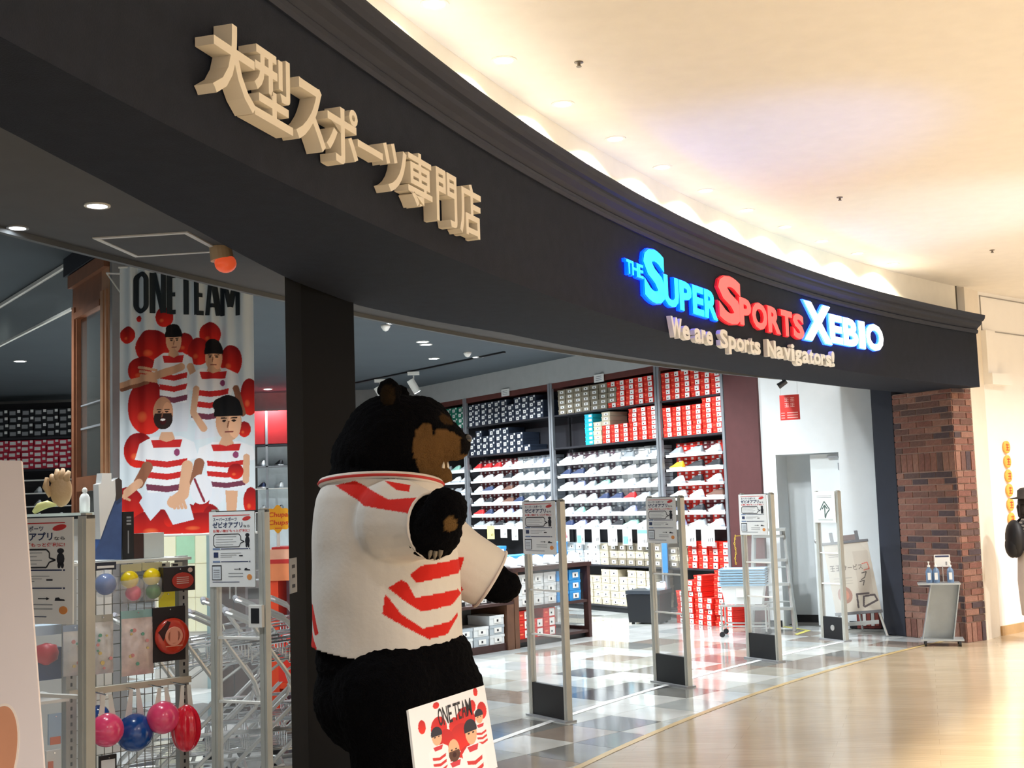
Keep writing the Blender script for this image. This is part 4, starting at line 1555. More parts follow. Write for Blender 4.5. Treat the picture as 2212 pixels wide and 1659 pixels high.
LW_ = 11
ONE = [
    [('ring', 306.5, 608, 662, 17.5, 7.0, 1.5)],
    [(331, 592, 331, 681, LW_), (333, 592, 354, 681, LW_), (355, 592, 355, 681, LW_)],
    [(367, 594, 367, 683, LW_), (367, 599, 380, 599, 10), (367, 640, 379, 640, 9), (367, 679, 380, 679, 10)],
    [(404, 598, 404, 686, LW_), (391, 602, 419, 602, 10)],
    [(428, 600, 428, 688, LW_), (428, 605, 442, 605, 10), (428, 645, 440, 645, 9), (428, 684, 442, 684, 10)],
    [(459, 602, 450, 689, LW_), (463, 602, 474, 690, LW_), (455, 668, 470, 668, 9)],
    [(482, 604, 482, 691, LW_), (485, 604, 500, 672, LW_), (500, 672, 513, 604, LW_), (516, 604, 516, 691, LW_)],
]
strip_letters(banfn, ONE, mat('banner_ink', rgb(24, 36, 44), 0.7), ban, Vector((0, -0.006, 0)))
mb = MB()
mb.tube([pTL + Vector((-0.01, 0.012, 0.0)), pTR + Vector((0.02, 0.012, 0.0))], 0.008, 8)
mb.build('top_rod', M_WHITE, ban)
mb = MB()
mb.tube([P(230, 590, YB + 0.06), P(256, 591, YB + 0.02), P(262, 591, YB + 0.02)], 0.007, 8)
mb.tube([P(230, 590, YB + 0.06), P(262, 635, YB + 0.03)], 0.005, 8)
mb.build('wall_bracket', M_WHITE, ban)
mb = MB()
mb.tube([pBL + Vector((-0.01, 0, -0.006)), pBR + Vector((0.01, 0, -0.006))], 0.009, 8)
mb.build('bottom_bar', M_WHITE, ban)

# small display board leaning before the bear
bTL, bTR, bBL = P(882, 1533, 3.92), P(1046, 1480, 4.38), P(906, 1735, 3.76)
bBR = bTR + (bBL - bTL)
sb = thing('notice_board', 'white tilted board reading ONE TEAM with rugby players, in front of the bear', 'board', Vector(((bTL.x + bBR.x) / 2, (bTL.y + bBR.y) / 2 + 0.1, 0)))
cv = Canv(200, 260, 0, 0, 200, 260, (234, 232, 236))
for x, y, r, ry in ((26, 62, 9, 20), (66, 14, 8, 10), (172, 12, 6, 14), (158, 52, 9, 19), (182, 75, 13, 27), (66, 82, 20, 34), (105, 92, 14, 26), (135, 90, 26, 44), (118, 130, 30, 40), (80, 150, 22, 60), (130, 185, 24, 24)):
    cv.ball(x, y, r, ry, (226, 48, 40), (190, 40, 44), hl=False)
SK, HR = (226, 176, 140), (44, 44, 56)


def sm_player(x, y, r, ry, beard=False, hair=True):
    cv.poly([(x - r * 1.0, y + ry * 1.0), (x + r * 1.0, y + ry), (x + r * 2.0, y + ry * 1.5), (x + r * 2.1, y + ry * 4.5), (x - r * 2.1, y + ry * 4.5), (x - r * 2.0, y + ry * 1.5)], (240, 236, 240))
    cv.poly([(x - r, y + ry * 1.1), (x + r, y + ry * 1.1), (x + r * .7, y + ry * 1.6), (x - r * .7, y + ry * 1.6)], (205, 60, 72))
    for q in (2.2, 2.9, 3.6):
        cv.poly([(x - r * 1.4, y + ry * q), (x, y + ry * (q + .25)), (x + r * 1.4, y + ry * q), (x + r * 1.3, y + ry * (q + .35)), (x, y + ry * (q + .6)), (x - r * 1.3, y + ry * (q + .35))], (205, 60, 60))
    cv.ell(x, y, r, ry, SK)
    if hair:
        k = (((cv.X - x) / (r * 1.15)) ** 2 + ((cv.Y - y + ry * .4) / (ry * .85)) ** 2 < 1) & (cv.Y < y - ry * .15)
        cv.put(k, HR)
    if beard:
        cv.put((((cv.X - x) / r) ** 2 + ((cv.Y - y - ry * .45) / (ry * .7)) ** 2 < 1) & (cv.Y > y + ry * .1), (90, 60, 50))
        cv.ell(x, y + ry * .5, r * .35, ry * .25, (60, 24, 24))
    for sx in (-1, 1):
        cv.ell(x + sx * r * .4, y - ry * .02, r * .2, ry * .08, (60, 40, 36))


sm_player(172, 92, 10, 20)
sm_player(58, 105, 12, 24)
sm_player(95, 158, 14, 30, beard=True, hair=False)
sm_player(144, 130, 15, 34)
bfr_o = bBL
bu, bv = (bBR - bBL), (bTL - bBL)
bn = bu.cross(bv).normalized()
if bn.y > 0:
    bn = -bn


def brdfn(U, V):
    return np.array(bBL)[None, None] + U[..., None] * np.array(bu) + (1 - V)[..., None] * np.array(bv) + 0.0005 * np.array(bn)


cv.mesh('printed_face', brdfn, M_PRINT, sb)
mb = MB()
mb.add([bBL, bBR, bTR, bTL] + [q - bn * 0.008 for q in (bBL, bBR, bTR, bTL)], [(0, 1, 2, 3), (7, 6, 5, 4), (0, 4, 5, 1), (1, 5, 6, 2), (2, 6, 7, 3), (3, 7, 4, 0)])
mb.build('board', M_PAPER, sb)
mb = MB()
fb = (bBL, bu.normalized(), bv.normalized(), bn)
Wd, Hd = bu.length, bv.length
for ch, a, b in zip('ONETEAM', (.335, .395, .465, .535, .595, .64, .70), (.39, .455, .51, .59, .63, .695, .775)):
    add_text(mb, ch, fb, Wd * a, Hd * 0.70, Wd * b, Hd * 0.905, 0.0015, off=0.01)
mb.build('lettering', M_INK, sb)
mb = MB()
m0, m1 = (bBL + bBR) / 2, (bTL + bTR) / 2
for k in (0.25, 0.75):
    q = bBL.lerp(bBR, k) - bn * 0.02
    mb.tube([bTL.lerp(bTR, k).lerp(q, 0.4) - bn * 0.02, q, Vector((q.x, q.y, 0.012))], 0.010, 8)
    mb.tube([bTL.lerp(bTR, k).lerp(q, 0.4) - bn * 0.02, Vector((q.x - bn.x * 0.3, q.y - bn.y * 0.3, 0.012))], 0.010, 8)
mb.build('stand', M_SILVER, sb)

# ------------------------------------------------------------------ the big stuffed bear
YBEAR = 4.92
KB = YBEAR / 2700.0


def B(px, py, dy=0.0):
    """a point of the bear: picture position on the bear's middle plane, shifted dy away from the viewer"""
    q = P(px, py, YBEAR)
    return Vector((q.x, q.y + dy, q.z))


def remesh(mb, name, material, voxel, parent, smooth_it=6, o=None, disp=0.0, dscale=30, paint=None, sub=0):
    ob = mb.build('tmp', material)
    md = ob.modifiers.new('r', 'REMESH')
    md.mode = 'VOXEL'
    md.voxel_size = voxel
    ms = ob.modifiers.new('s', 'SMOOTH')
    ms.factor = 0.5
    ms.iterations = smooth_it
    if sub:
        ob.modifiers.new('d', 'SUBSURF').levels = sub
    dg = bpy.context.evaluated_depsgraph_get()
    me = bpy.data.meshes.new_from_object(ob.evaluated_get(dg))
    me.name = name
    bpy.data.objects.remove(ob)
    n = len(me.vertices)
    co = np.empty(n * 3)
    me.vertices.foreach_get('co', co)
    co = co.reshape(-1, 3)
    if disp:
        no = np.empty(n * 3)
        me.vertices.foreach_get('normal', no)
        no = no.reshape(-1, 3)
        d = np.array([noise.noise(Vector(c) * dscale) for c in co])
        co = co + no * d[:, None] * disp
        me.vertices.foreach_set('co', co.ravel())
    if paint is not None:
        c = paint(co)
        at = me.color_attributes.new('Col', 'FLOAT_COLOR', 'POINT')
        at.data.foreach_set('color', np.concatenate([c, np.ones((n, 1))], 1).ravel())
    if o is None:
        o = root_loc(parent)
    co = co - np.array(o)[None]
    me.vertices.foreach_set('co', co.ravel())
    me.materials.clear()
    me.materials.append(material)
    me.polygons.foreach_set('use_smooth', [True] * len(me.polygons))
    me.update()
    r = bpy.data.objects.new(name, me)
    COL.objects.link(r)
    if parent is not None:
        r.parent = parent
    else:
        r.location = o
    return r


def to_px(co):
    d = co - np.array([0, 0, HCAM])
    X = d @ np.array(CX_)
    Uu = d @ np.array(CU_)
    F_ = d @ np.array(_f)
    # undo the depth difference so that the print is laid on from the side
    return co[:, 0], co[:, 2]


def S_(px, r):
    return r * KB


def ellp(mb, px, py, rx_, ry_, dep, dy=0.0, ang=0.0):
    """ellipsoid with picture radii rx, ry (pixels) and depth radius dep (pixels)"""
    R = Matrix.Rotation(-ang, 3, 'Y')
    mb.ell(B(px, py, dy), (rx_ * KB, dep * KB, ry_ * KB), 24, 14, rot=R)


def limb(mb, pts):
    """pts: (px, py, dy, r px)"""
    for (a, b) in zip(pts, pts[1:]):
        pa, pb = B(*a[:3]), B(*b[:3])
        mb.cyl(pa, pb, a[3] * KB, b[3] * KB, 18)
    for a in pts:
        mb.ell(B(*a[:3]), a[3] * KB, 16, 10)


bc = B(830, 1500)
bear = thing('stuffed_bear', 'life-sized black stuffed bear with tan muzzle wearing a white and red striped jersey', 'stuffed bear', (bc.x, bc.y, 0))
mb = MB()
# head facing right
ellp(mb, 850, 952, 112, 102, 104)
ellp(mb, 905, 938, 78, 84, 84)
ellp(mb, 815, 990, 100, 90, 104)
ellp(mb, 946, 950, 56, 50, 52, ang=-0.15)
ellp(mb, 985, 962, 32, 34, 34)
limb(mb, [(905, 1010, 0, 40), (945, 1022, 0, 28), (962, 1028, 0, 17)])
for dy in (-0.15, 0.15):
    ellp(mb, 848 + (6 if dy > 0 else 0), 850, 26, 27, 16, dy * 0.85, ang=0.2)
# neck, trunk, hips, legs
ellp(mb, 822, 1055, 124, 78, 118)
ellp(mb, 828, 1180, 140, 150, 145)
ellp(mb, 835, 1340, 152, 150, 155)
ellp(mb, 852, 1420, 168, 90, 160)
ellp(mb, 862, 1500, 182, 140, 165)
for dy in (-0.16, 0.16):
    limb(mb, [(850, 1480, dy, 118), (862, 1600, dy, 92), (856, 1740, dy, 82), (856, 1850, dy, 76)])
    limb(mb, [(856, 1868, dy, 62), (925, 1884, dy, 44)])
# near arm reaching forward with the paw raised, far arm forward and down
limb(mb, [(895, 1120, -0.30, 62), (950, 1140, -0.40, 58), (976, 1110, -0.46, 40)])
ellp(mb, 978, 1100, 40, 46, 34, -0.47, ang=0.5)
for q, (x, y) in enumerate(((985, 1076), (1000, 1078), (1008, 1090), (1004, 1106))):
    ellp(mb, x, y, 13, 15, 12, -0.48 + 0.02 * q)
limb(mb, [(920, 1150, 0.25, 62), (1010, 1230, 0.30, 52), (1070, 1272, 0.30, 42)])
ellp(mb, 1084, 1280, 44, 36, 36, 0.30, ang=0.35)
for q, (x, y) in enumerate(((1112, 1262), (1116, 1276), (1110, 1290), (1098, 1300))):
    ellp(mb, x, y, 12, 11, 11, 0.29 + 0.012 * q)

cBLK, cTAN, cNOSE, cEAR, cPAD = (np.array(rgb(*c)) for c in ((9, 9, 11), (100, 74, 44), (20, 18, 18), (38, 29, 18), (110, 84, 50)))
PX0, PY0 = 860.0, 1150.0
pB = np.array(B(PX0, PY0))
ex = np.array(B(PX0 + 50, PY0) - B(PX0 - 50, PY0)) / 100.0
ez = np.array(B(PX0, PY0 + 50) - B(PX0, PY0 - 50)) / 100.0


def bpix(co):
    """picture coordinates of points projected along the depth axis on the bear's middle plane"""
    d = co - pB[None]
    A_m = np.array([[ex[0], ez[0]], [ex[2], ez[2]]])
    iv = np.linalg.inv(A_m)
    q = d[:, [0, 2]] @ iv.T
    return q[:, 0] + PX0, q[:, 1] + PY0, co[:, 1] - YBEAR


def inpoly(x, y, pts):
    k = np.zeros(x.shape, bool)
    j = len(pts) - 1
    for i in range(len(pts)):
        xi, yi = pts[i]
        xj, yj = pts[j]
        k ^= ((yi > y) != (yj > y)) & (x < (xj - xi) * (y - yi) / ((yj - yi) or 1e-9) + xi)
        j = i
    return k


def bearpaint(co):
    x, y, dy = bpix(co)
    c = np.tile(cBLK, (len(co), 1))
    muz = inpoly(x, y, [(905, 1005), (898, 968), (906, 934), (922, 915), (936, 921), (940, 944), (950, 929), (976, 932), (996, 944), (1030, 955), (1030, 1060), (930, 1050), (915, 1028)])
    c[muz] = cTAN
    c[inpoly(x, y, [(953, 906), (958, 892), (975, 902), (982, 918), (964, 918)])] = cTAN * 0.28
    ns = (x > 997) & (y < 982) & (y > 930)
    c[ns] = cNOSE
    ear = ((x - 846) / 17) ** 2 + ((y - 858) / 22) ** 2 < 1
    c[ear] = cEAR
    pad = ((x - 988) / 12) ** 2 + ((y - 1128) / 14) ** 2 < 1
    c[pad & (dy < -0.3)] = cPAD
    return c


m_fur = mat('bear_fur', (1, 1, 1), 0.98, attr=True, spec=0.05, bump=0.9, bscale=160)
remesh(mb, 'body', m_fur, 0.011, bear, 5, disp=0.006, dscale=55, paint=bearpaint)
for dy in (-0.150, 0.150):
    mb = MB()
    mb.ell(B(951, 918, dy * 0.62), 0.012, 12, 8)
    mb.build('eye', mat('bear_eye', rgb(24, 16, 12), 0.08, coat=1.0), bear, smooth=True)
mb = MB()
mb.ell(B(1008, 948, 0), (0.022, 0.030, 0.020), 14, 8)
mb.build('nose', mat('bear_nose', rgb(26, 24, 24), 0.25), bear, smooth=True)
mb = MB()
for k, dy in enumerate((-0.035, -0.012, 0.012, 0.035)):
    mb.lathe([(0.007, 0), (0.006, 0.012), (0.001, 0.026)], B(958 + (8 if abs(dy) < .02 else 0), 1012, dy), 8, axis=(0.15, 0, 1))
mb.build('teeth', mat('bear_teeth', rgb(236, 226, 206), 0.35), bear, smooth=True)
for k, (x, y) in enumerate(((948, 1184), (958, 1186), (968, 1184))):
    mb = MB()
    mb.lathe([(0.009, 0), (0.008, 0.015), (0.001, 0.034)], B(x, y - 6, -0.47), 8, axis=(-0.2, 0, -1))
    mb.build('claw', mat('bear_claw', rgb(120, 108, 90), 0.4), bear, smooth=True)

# jersey
mb = MB()
JR_ = [(1022, 708, 940, 0), (1038, 700, 950, 0), (1052, 694, 960, 0), (1075, 684, 974, 0), (1110, 680, 981, 0), (1160, 677, 987, 0), (1230, 676, 992, 0), (1310, 675, 995, 0), (1360, 673, 996, -8), (1407, 671, 997, -25)]
vs = []
n_ = 36
for (y, xl, xr, ti) in JR_:
    for i in range(n_):
        c_, s_ = math.cos(2 * PI * i / n_), math.sin(2 * PI * i / n_)
        r_ = (xr - xl) / 2
        vs.append(B((xl + xr) / 2 + r_ * c_, y + ti * c_ + (16 * max(0, -c_) * (ti / -25) if c_ < -0.6 else 0), r_ * 0.98 * KB * s_))
mb.add(vs, [(k * n_ + i, k * n_ + (i + 1) % n_, (k + 1) * n_ + (i + 1) % n_, (k + 1) * n_ + i) for k in range(len(JR_) - 1) for i in range(n_)] + [tuple(range(n_ - 1, -1, -1)), tuple(range((len(JR_) - 1) * n_, len(JR_) * n_))])
limb(mb, [(870, 1125, -0.24, 88), (940, 1130, -0.375, 66)])
limb(mb, [(880, 1150, 0.20, 88), (1040, 1252, 0.30, 72)])
JW, JR, JC = np.array(rgb(214, 209, 203)), np.array(rgb(206, 38, 30)), np.array(rgb(176, 60, 56))
JPOLY = [
    [(737, 1049), (782, 1040), (860, 1079), (924, 1075), (905, 1107), (872, 1102), (809, 1092)],
    [(846, 1040), (868, 1044), (902, 1050), (902, 1064), (875, 1060)],
    [(897, 1233), (920, 1215), (992, 1206), (1000, 1206), (991, 1236), (911, 1250)],
    [(854, 1259), (880, 1243), (893, 1250), (908, 1280), (990, 1269), (996, 1280), (980, 1300), (920, 1309), (883, 1283)],
    [(848, 1272), (843, 1311), (935, 1366), (971, 1359), (990, 1326), (989, 1318), (977, 1333), (923, 1343), (880, 1311), (857, 1280)],
    [(676, 1300), (684, 1302), (704, 1358), (693, 1364), (674, 1319)],
    [(670, 1352), (679, 1355), (699, 1388), (697, 1418), (668, 1412)],
]


def jerseypaint(co):
    x, y, dy = bpix(co)
    c = np.tile(JW, (len(co), 1))
    for p_ in JPOLY:
        c[inpoly(x, y, p_)] = JR
    return c


m_jer = mat('jersey_cloth', (1, 1, 1), 0.8, attr=True, spec=0.2, bump=0.15, bscale=40)
jer = remesh(mb, 'jersey', m_jer, 0.0085, bear, 8, disp=0.009, dscale=7, paint=jerseypaint, sub=1)
# cut the jersey open at collar, hem and cuffs
bm = bmesh.new()
bm.from_mesh(jer.data)
off_ = root_loc(bear)


def cut(p, nrm, sphere=None):
    p = Vector(p) - off_
    nrm = Vector(nrm)
    dl = [v for v in bm.verts if (v.co - p).dot(nrm) > 0 and (sphere is None or (v.co + off_ - sphere[0]).length < sphere[1])]
    bmesh.ops.delete(bm, geom=dl, context='VERTS')


cut(B(812, 1034), (0.06, 0, 1))
cut(B(836, 1412), Vector((-0.155, 0, -1)), None)
cut(B(952, 1131, -0.385), (0.70, -0.71, 0.02), (B(952, 1131, -0.40), 0.17))
cut(B(1056, 1262, 0.30), (0.80, 0.12, -0.52), (B(1080, 1275, 0.30), 0.24))
bm.to_mesh(jer.data)
bm.free()
md = jer.modifiers.new('cloth_thickness', 'SOLIDIFY')
md.thickness = 0.004
# collar, cuffs and hem bands
mb = MB()
cpts = []
for i in range(40):
    t_ = 2 * PI * i / 40
    cpts.append(B(824 + 128 * math.cos(t_), 1044 - 3 * math.cos(t_) - 16 * max(0, -math.sin(t_)) + 4 * max(0, math.cos(t_)) ** 3, 122 * KB * math.sin(t_)))
mb.tube(cpts, 0.015, 8, closed=True)
col_ = mb.build('collar', mat('jersey_white', rgb(218, 210, 204), 0.8), bear, smooth=True)
mb = MB()
mb.tube([q + (q - B(824, 1043)).normalized() * 0.011 + Vector((0, 0, -0.002)) for q in cpts], 0.0065, 6, closed=True)
mb.build('collar_stripe', mat('jersey_red', rgb(190, 50, 46), 0.8), bear, smooth=True)


def loop(c, ax, r, tr, name, m):
    ax = Vector(ax).normalized()
    a = ax.orthogonal().normalized()
    b = ax.cross(a)
    mb = MB()
    mb.tube([Vector(c) + (a * math.cos(2 * PI * i / 28) + b * math.sin(2 * PI * i / 28)) * r for i in range(28)], tr, 6, closed=True)
    return mb.build(name, m, bear, smooth=True)


loop(B(950, 1131, -0.383), (0.70, -0.71, 0.02), 66 * KB, 0.006, 'cuff', mat('jersey_white', rgb(218, 210, 204), 0.8))
loop(B(1055, 1261, 0.30), (0.80, 0.12, -0.52), 71 * KB, 0.006, 'cuff', mat('jersey_white', rgb(218, 210, 204), 0.8))

# ------------------------------------------------------------------ security gates with posters
def poster(parent, fr, w_, h):
    """app poster: sheet plus flat print"""
    mb = MB()
    mb.fbox(fr, 0, w_, 0, h, -0.006, 0)
    sh = mb.build('poster', M_PAPER, parent)
    e = 0.0012

    def R(m, a, b, c, d, name=None):
        return (m, a * w_, b * w_, c * h, d * h)
    a = MB()
    for x0, x1, y0, y1 in ((.08, .9, .945, .955),):
        a.fbox(fr, x0 * w_, x1 * w_, y0 * h, y1 * h, 0, e, 1)
    add_text(a, 'スーパースポーツ', fr, .09 * w_, .875 * h, .62 * w_, .925 * h, e, off=0.02, m=2)
    add_text(a, 'ゼビオアプリ', fr, .08 * w_, .785 * h, .74 * w_, .865 * h, e, off=0.03, m=2)
    add_text(a, 'なら', fr, .76 * w_, .787 * h, .90 * w_, .82 * h, e, off=0.02, m=0)
    add_text(a, 'お買い物がもっと便利に!', fr, .09 * w_, .725 * h, .90 * w_, .765 * h, e, off=0.02, m=1)
    # red seal
    o, u, v, n = fr
    a.prism([(.83 * w_ + .09 * w_ * math.cos(t), .905 * h + .028 * h * math.sin(t) + .012 * h * math.cos(t)) for t in [2 * PI * k / 16 for k in range(16)]], fr, 0, e, 1)
    # speech bubble outline
    bb = [(.14, .70), (.66, .70), (.70, .67), (.70, .62), (.78, .60), (.70, .58), (.66, .53), (.14, .53), (.10, .56), (.10, .67)]
    for p, q in zip(bb, bb[1:] + bb[:1]):
        d = Vector((q[0] - p[0], (q[1] - p[1]) * h / w_)).normalized()
        nx_, ny_ = -d.y * .008, d.x * .008 * w_ / h
        a.add([o + u * (x * w_) + v * (y * h) + n * e for x, y in ((p[0] - nx_, p[1] - ny_), (q[0] - nx_, q[1] - ny_), (q[0] + nx_, q[1] + ny_), (p[0] + nx_, p[1] + ny_))], [(0, 1, 2, 3)], 0)
    for k in range(4):
        a.fbox(fr, .15 * w_, (.60 - .07 * (k % 2)) * w_, (.665 - k * .035) * h, (.671 - k * .035) * h, 0, e, 3)
    # plain dark rounded figure next to the bubble
    for cx_, cy_, rx_, ry_ in ((.845, .685, .045, .026), (.845, .61, .05, .06), (.825, .55, .02, .03), (.868, .55, .02, .03)):
        a.prism([((cx_ + rx_ * math.cos(t)) * w_, (cy_ + ry_ * math.sin(t)) * h) for t in [2 * PI * k / 12 for k in range(12)]], fr, 0, e, 0)
    for y in (.505, .335):
        a.fbox(fr, .08 * w_, .24 * w_, (y - .012) * h, (y + .012) * h, 0, e, 4)
        a.fbox(fr, .26 * w_, .86 * w_, (y - .006) * h, (y + .006) * h, 0, e, 2)
        a.fbox(fr, .88 * w_, .90 * w_, (y - .008) * h, (y + .008) * h, 0, e, 2)
    a.fbox(fr, .10 * w_, .20 * w_, .39 * h, .46 * h, 0, e, 2)
    for k in range(3):
        a.fbox(fr, .25 * w_, (.70 - .1 * k) * w_, (.445 - k * .025) * h, (.451 - k * .025) * h, 0, e, 3)
    a.fbox(fr, .66 * w_, .74 * w_, .405 * h, .42 * h, 0, e, 0)
    # phone picture, arrow, shoe and orange dot
    a.fbox(fr, .06 * w_, .27 * w_, .09 * h, .29 * h, 0, e, 0)
    a.fbox(fr, .075 * w_, .255 * w_, .10 * h, .272 * h, e, e * 2, 5)
    for k in range(4):
        a.fbox(fr, .10 * w_, .23 * w_, (.13 + k * .03) * h, (.14 + k * .03) * h, e * 2, e * 3, 3)
    a.fbox(fr, .55 * w_, .66 * w_, .232 * h, .240 * h, 0, e, 0)
    a.prism([(.66 * w_, .222 * h), (.70 * w_, .236 * h), (.66 * w_, .25 * h)], fr, 0, e, 0)
    a.prism([(.77 * w_, .218 * h), (.90 * w_, .218 * h), (.89 * w_, .232 * h), (.84 * w_, .236 * h), (.82 * w_, .25 * h), (.78 * w_, .245 * h)], fr, 0, e, 0)
    for k in range(2):
        a.fbox(fr, .42 * w_, .74 * w_, (.175 - k * .04) * h, (.185 - k * .04) * h, 0, e, 3)
    a.prism([((.88 + .055 * math.cos(t)) * w_, .13 * h + .038 * h * math.sin(t)) for t in [2 * PI * k / 16 for k in range(16)]], fr, 0, e, 6)
    a.fbox(fr, .07 * w_, .66 * w_, .062 * h, .07 * h, 0, e, 2)
    a.build('print', [M_INK, M_REDINK, M_NAVYINK, M_GREY, mat('steel_blue_ink', rgb(120, 140, 175), 0.6), mat('pale_print', rgb(224, 230, 236), 0.6), mat('orange_ink', rgb(232, 150, 80), 0.6)], sh)


m_post2 = mat('gate_post_grey', rgb(190, 190, 182), 0.4, 0.25)


def gate(c, ang, width, label, kind=0, device=False):
    """c: centre on the floor; ang: direction of the gate plane"""
    c = Vector(c)
    u = Vector((math.cos(ang), math.sin(ang), 0))
    n = Vector((u.y, -u.x, 0))
    fr = (c, u, Vector((0, 0, 1)), n)
    t = thing('security_gate', label, 'security gate', c, 'anti-theft gates across the shop entrance')
    h = width / 2
    for s_ in (-1, 1):
        mb = MB()
        x = s_ * (h - 0.02)
        mb.fbox(fr, x - 0.02, x + 0.02, 0.0, 1.55, -0.022, 0.022)
        mb.fbox(fr, x - 0.012, x + 0.012, 1.55, 1.56, -0.016, 0.016)
        mb.fbox(fr, x - 0.005, x + 0.005, 0.02, 1.54, 0.022, 0.024)
        mb.build('post', m_post2, t)
    mb = MB()
    mb.fbox(fr, -h - 0.01, h + 0.01, 0, 0.012, -0.05, 0.05)
    mb.build('base_plate', M_GREY, t)
    mb = MB()
    mb.fbox(fr, -h + 0.042, h - 0.042, 0.014, 0.24, -0.018, 0.018)
    mb.fbox(fr, -0.06, 0.06, 0.03, 0.036, 0.018, 0.019, 0)
    mb.build('control_box', M_BLACK, t)
    mb = MB()
    mb.fbox(fr, -h + 0.04, h - 0.04, 0.242, 1.54, -0.004, 0.004)
    mb.build('clear_panel', M_CLEAR, t)
    for z in (0.58, 0.90):
        mb = MB()
        mb.fbox(fr, -h + 0.04, h - 0.04, z, z + 0.012, -0.012, 0.012)
        mb.build('crossbar', M_WHITE, t)
    mb = MB()
    mb.fbox(fr, -h, h, 1.54, 1.552, -0.02, 0.02)
    mb.build('top_bar', M_BLACK if kind == 0 else M_WHITE, t)
    ph = 0.382
    fr2 = (c + u * (-h + 0.005) + Vector((0, 0, 1.165)) + n * 0.032, u, Vector((0, 0, 1)), n)
    if kind == 0:
        poster(t, fr2, width - 0.06, ph)
    else:
        w_ = width - 0.04
        mb = MB()
        mb.fbox(fr2, 0, w_, 0.06, ph, -0.006, 0)
        sh = mb.build('poster', M_PAPER, t)
        mb = MB()
        for p in ([(.30, .50), (.50, .74), (.74, .52), (.58, .40), (.52, .28)],):
            for a, b in zip(p, p[1:]):
                d = Vector((b[0] - a[0], b[1] - a[1])).normalized() * 0.02
                mb.add([fr2[0] + u * (x * w_) + Vector((0, 0, y * ph)) + n * 0.001 for x, y in ((a[0] + d.y, a[1] - d.x), (b[0] + d.y, b[1] - d.x), (b[0] - d.y, b[1] + d.x), (a[0] - d.y, a[1] + d.x))], [(0, 1, 2, 3)])
        mb.fbox(fr2, .49 * w_, .54 * w_, .30 * ph, .62 * ph, 0, .001)
        for sx in (-1, 1):
            a, b = (.515, .64), (.515 + sx * .12, .53)
            d = Vector((b[0] - a[0], b[1] - a[1])).normalized() * 0.02
            mb.add([fr2[0] + u * (x * w_) + Vector((0, 0, y * ph)) + n * 0.0012 for x, y in ((a[0] + d.y, a[1] - d.x), (b[0] + d.y, b[1] - d.x), (b[0] - d.y, b[1] + d.x), (a[0] - d.y, a[1] + d.x))], [(0, 1, 2, 3)])
        for k in range(2):
            mb.fbox(fr2, .15 * w_, .85 * w_, (.885 - k * .04) * ph, (.895 - k * .04) * ph, 0, .001)
            mb.fbox(fr2, .18 * w_, .88 * w_, (.24 - k * .035) * ph, (.248 - k * .035) * ph, 0, .001)
        mb.build('print', mat('green_grey_ink', rgb(70, 90, 84), 0.6), sh)
        mb = MB()
        q = c + n * 0.019 + Vector((0, 0, 0.13))
        mb.cyl(q, q + n * 0.008, 0.03, n=16)
        mb.build('lock', M_SILVER, t)
    if device:
        mb = MB()
        mb.fbox(fr, h - 0.085, h - 0.005, 0.965, 1.075, 0.026, 0.05, 0)
        mb.fbox(fr, h - 0.07, h - 0.02, 0.985, 1.06, 0.05, 0.0515, 1)
        mb.build('sensor_unit', [M_WHITE, M_BLACK], t)
    return t


def gate_px(xl, xr, Yl, Yr, label, **k):
    a, b = P(xl, 1200, Yl), P(xr, 1200, Yr)
    a.z = b.z = 0
    d = b - a
    return gate((a + b) / 2, math.atan2(d.y, d.x), d.length, label, **k)


gate_px(8, 196, 4.72, 4.53, 'grey security gate with app poster, nearest one, half hidden by the left board')
gate_px(459, 578, 6.52, 6.38, 'grey security gate with app poster between the shopping carts and the bear', device=True)
gate_px(1138, 1219, 9.32, 8.93, 'grey security gate with app poster, nearest one right of the bear')
gate_px(1405, 1479, 10.75, 10.36, 'grey security gate with app poster before the black stool')
gate_px(1606, 1675, 12.1, 11.72, 'grey security gate with app poster before the step ladder')
gate_px(1768, 1820, 13.45, 13.12, 'security gate with green arrow notice beside the easel', kind=1)

# ------------------------------------------------------------------ left: ceiling fittings, smoke screen, wooden glass partition
pts = [G(205, 512, 2.8), G(395, 500, 2.8), G(480, 543, 2.8), G(300, 553, 2.8)]
pc = sum(pts, Vector()) / 4
ax = (pts[1] - pts[0]).normalized()
fr_ = (Vector((pc.x, pc.y, 2.8)), ax, Vector((-ax.y, ax.x, 0)), Vector((0, 0, -1)))
t = thing('access_panel', 'square ceiling access panel with light grey frame in the dark soffit', 'access panel', (pc.x, pc.y, 2.8))
hw = 0.225
for a, b, c, d in ((-hw, hw, -hw, -hw + .025), (-hw, hw, hw - .025, hw), (-hw, -hw + .025, -hw + .025, hw - .025), (hw - .025, hw, -hw + .025, hw - .025)):
    mb = MB()
    mb.fbox(fr_, a, b, c, d, 0.0, 0.006)
    mb.build('frame_bar', mat('panel_frame', rgb(226, 224, 220), 0.5), t)
mb = MB()
mb.fbox(fr_, -hw + .026, hw - .026, -hw + .026, hw - .026, 0.0, 0.003)
mb.build('hatch', mat('dropped_ceiling_grey', rgb(78, 78, 80), 0.8), t)

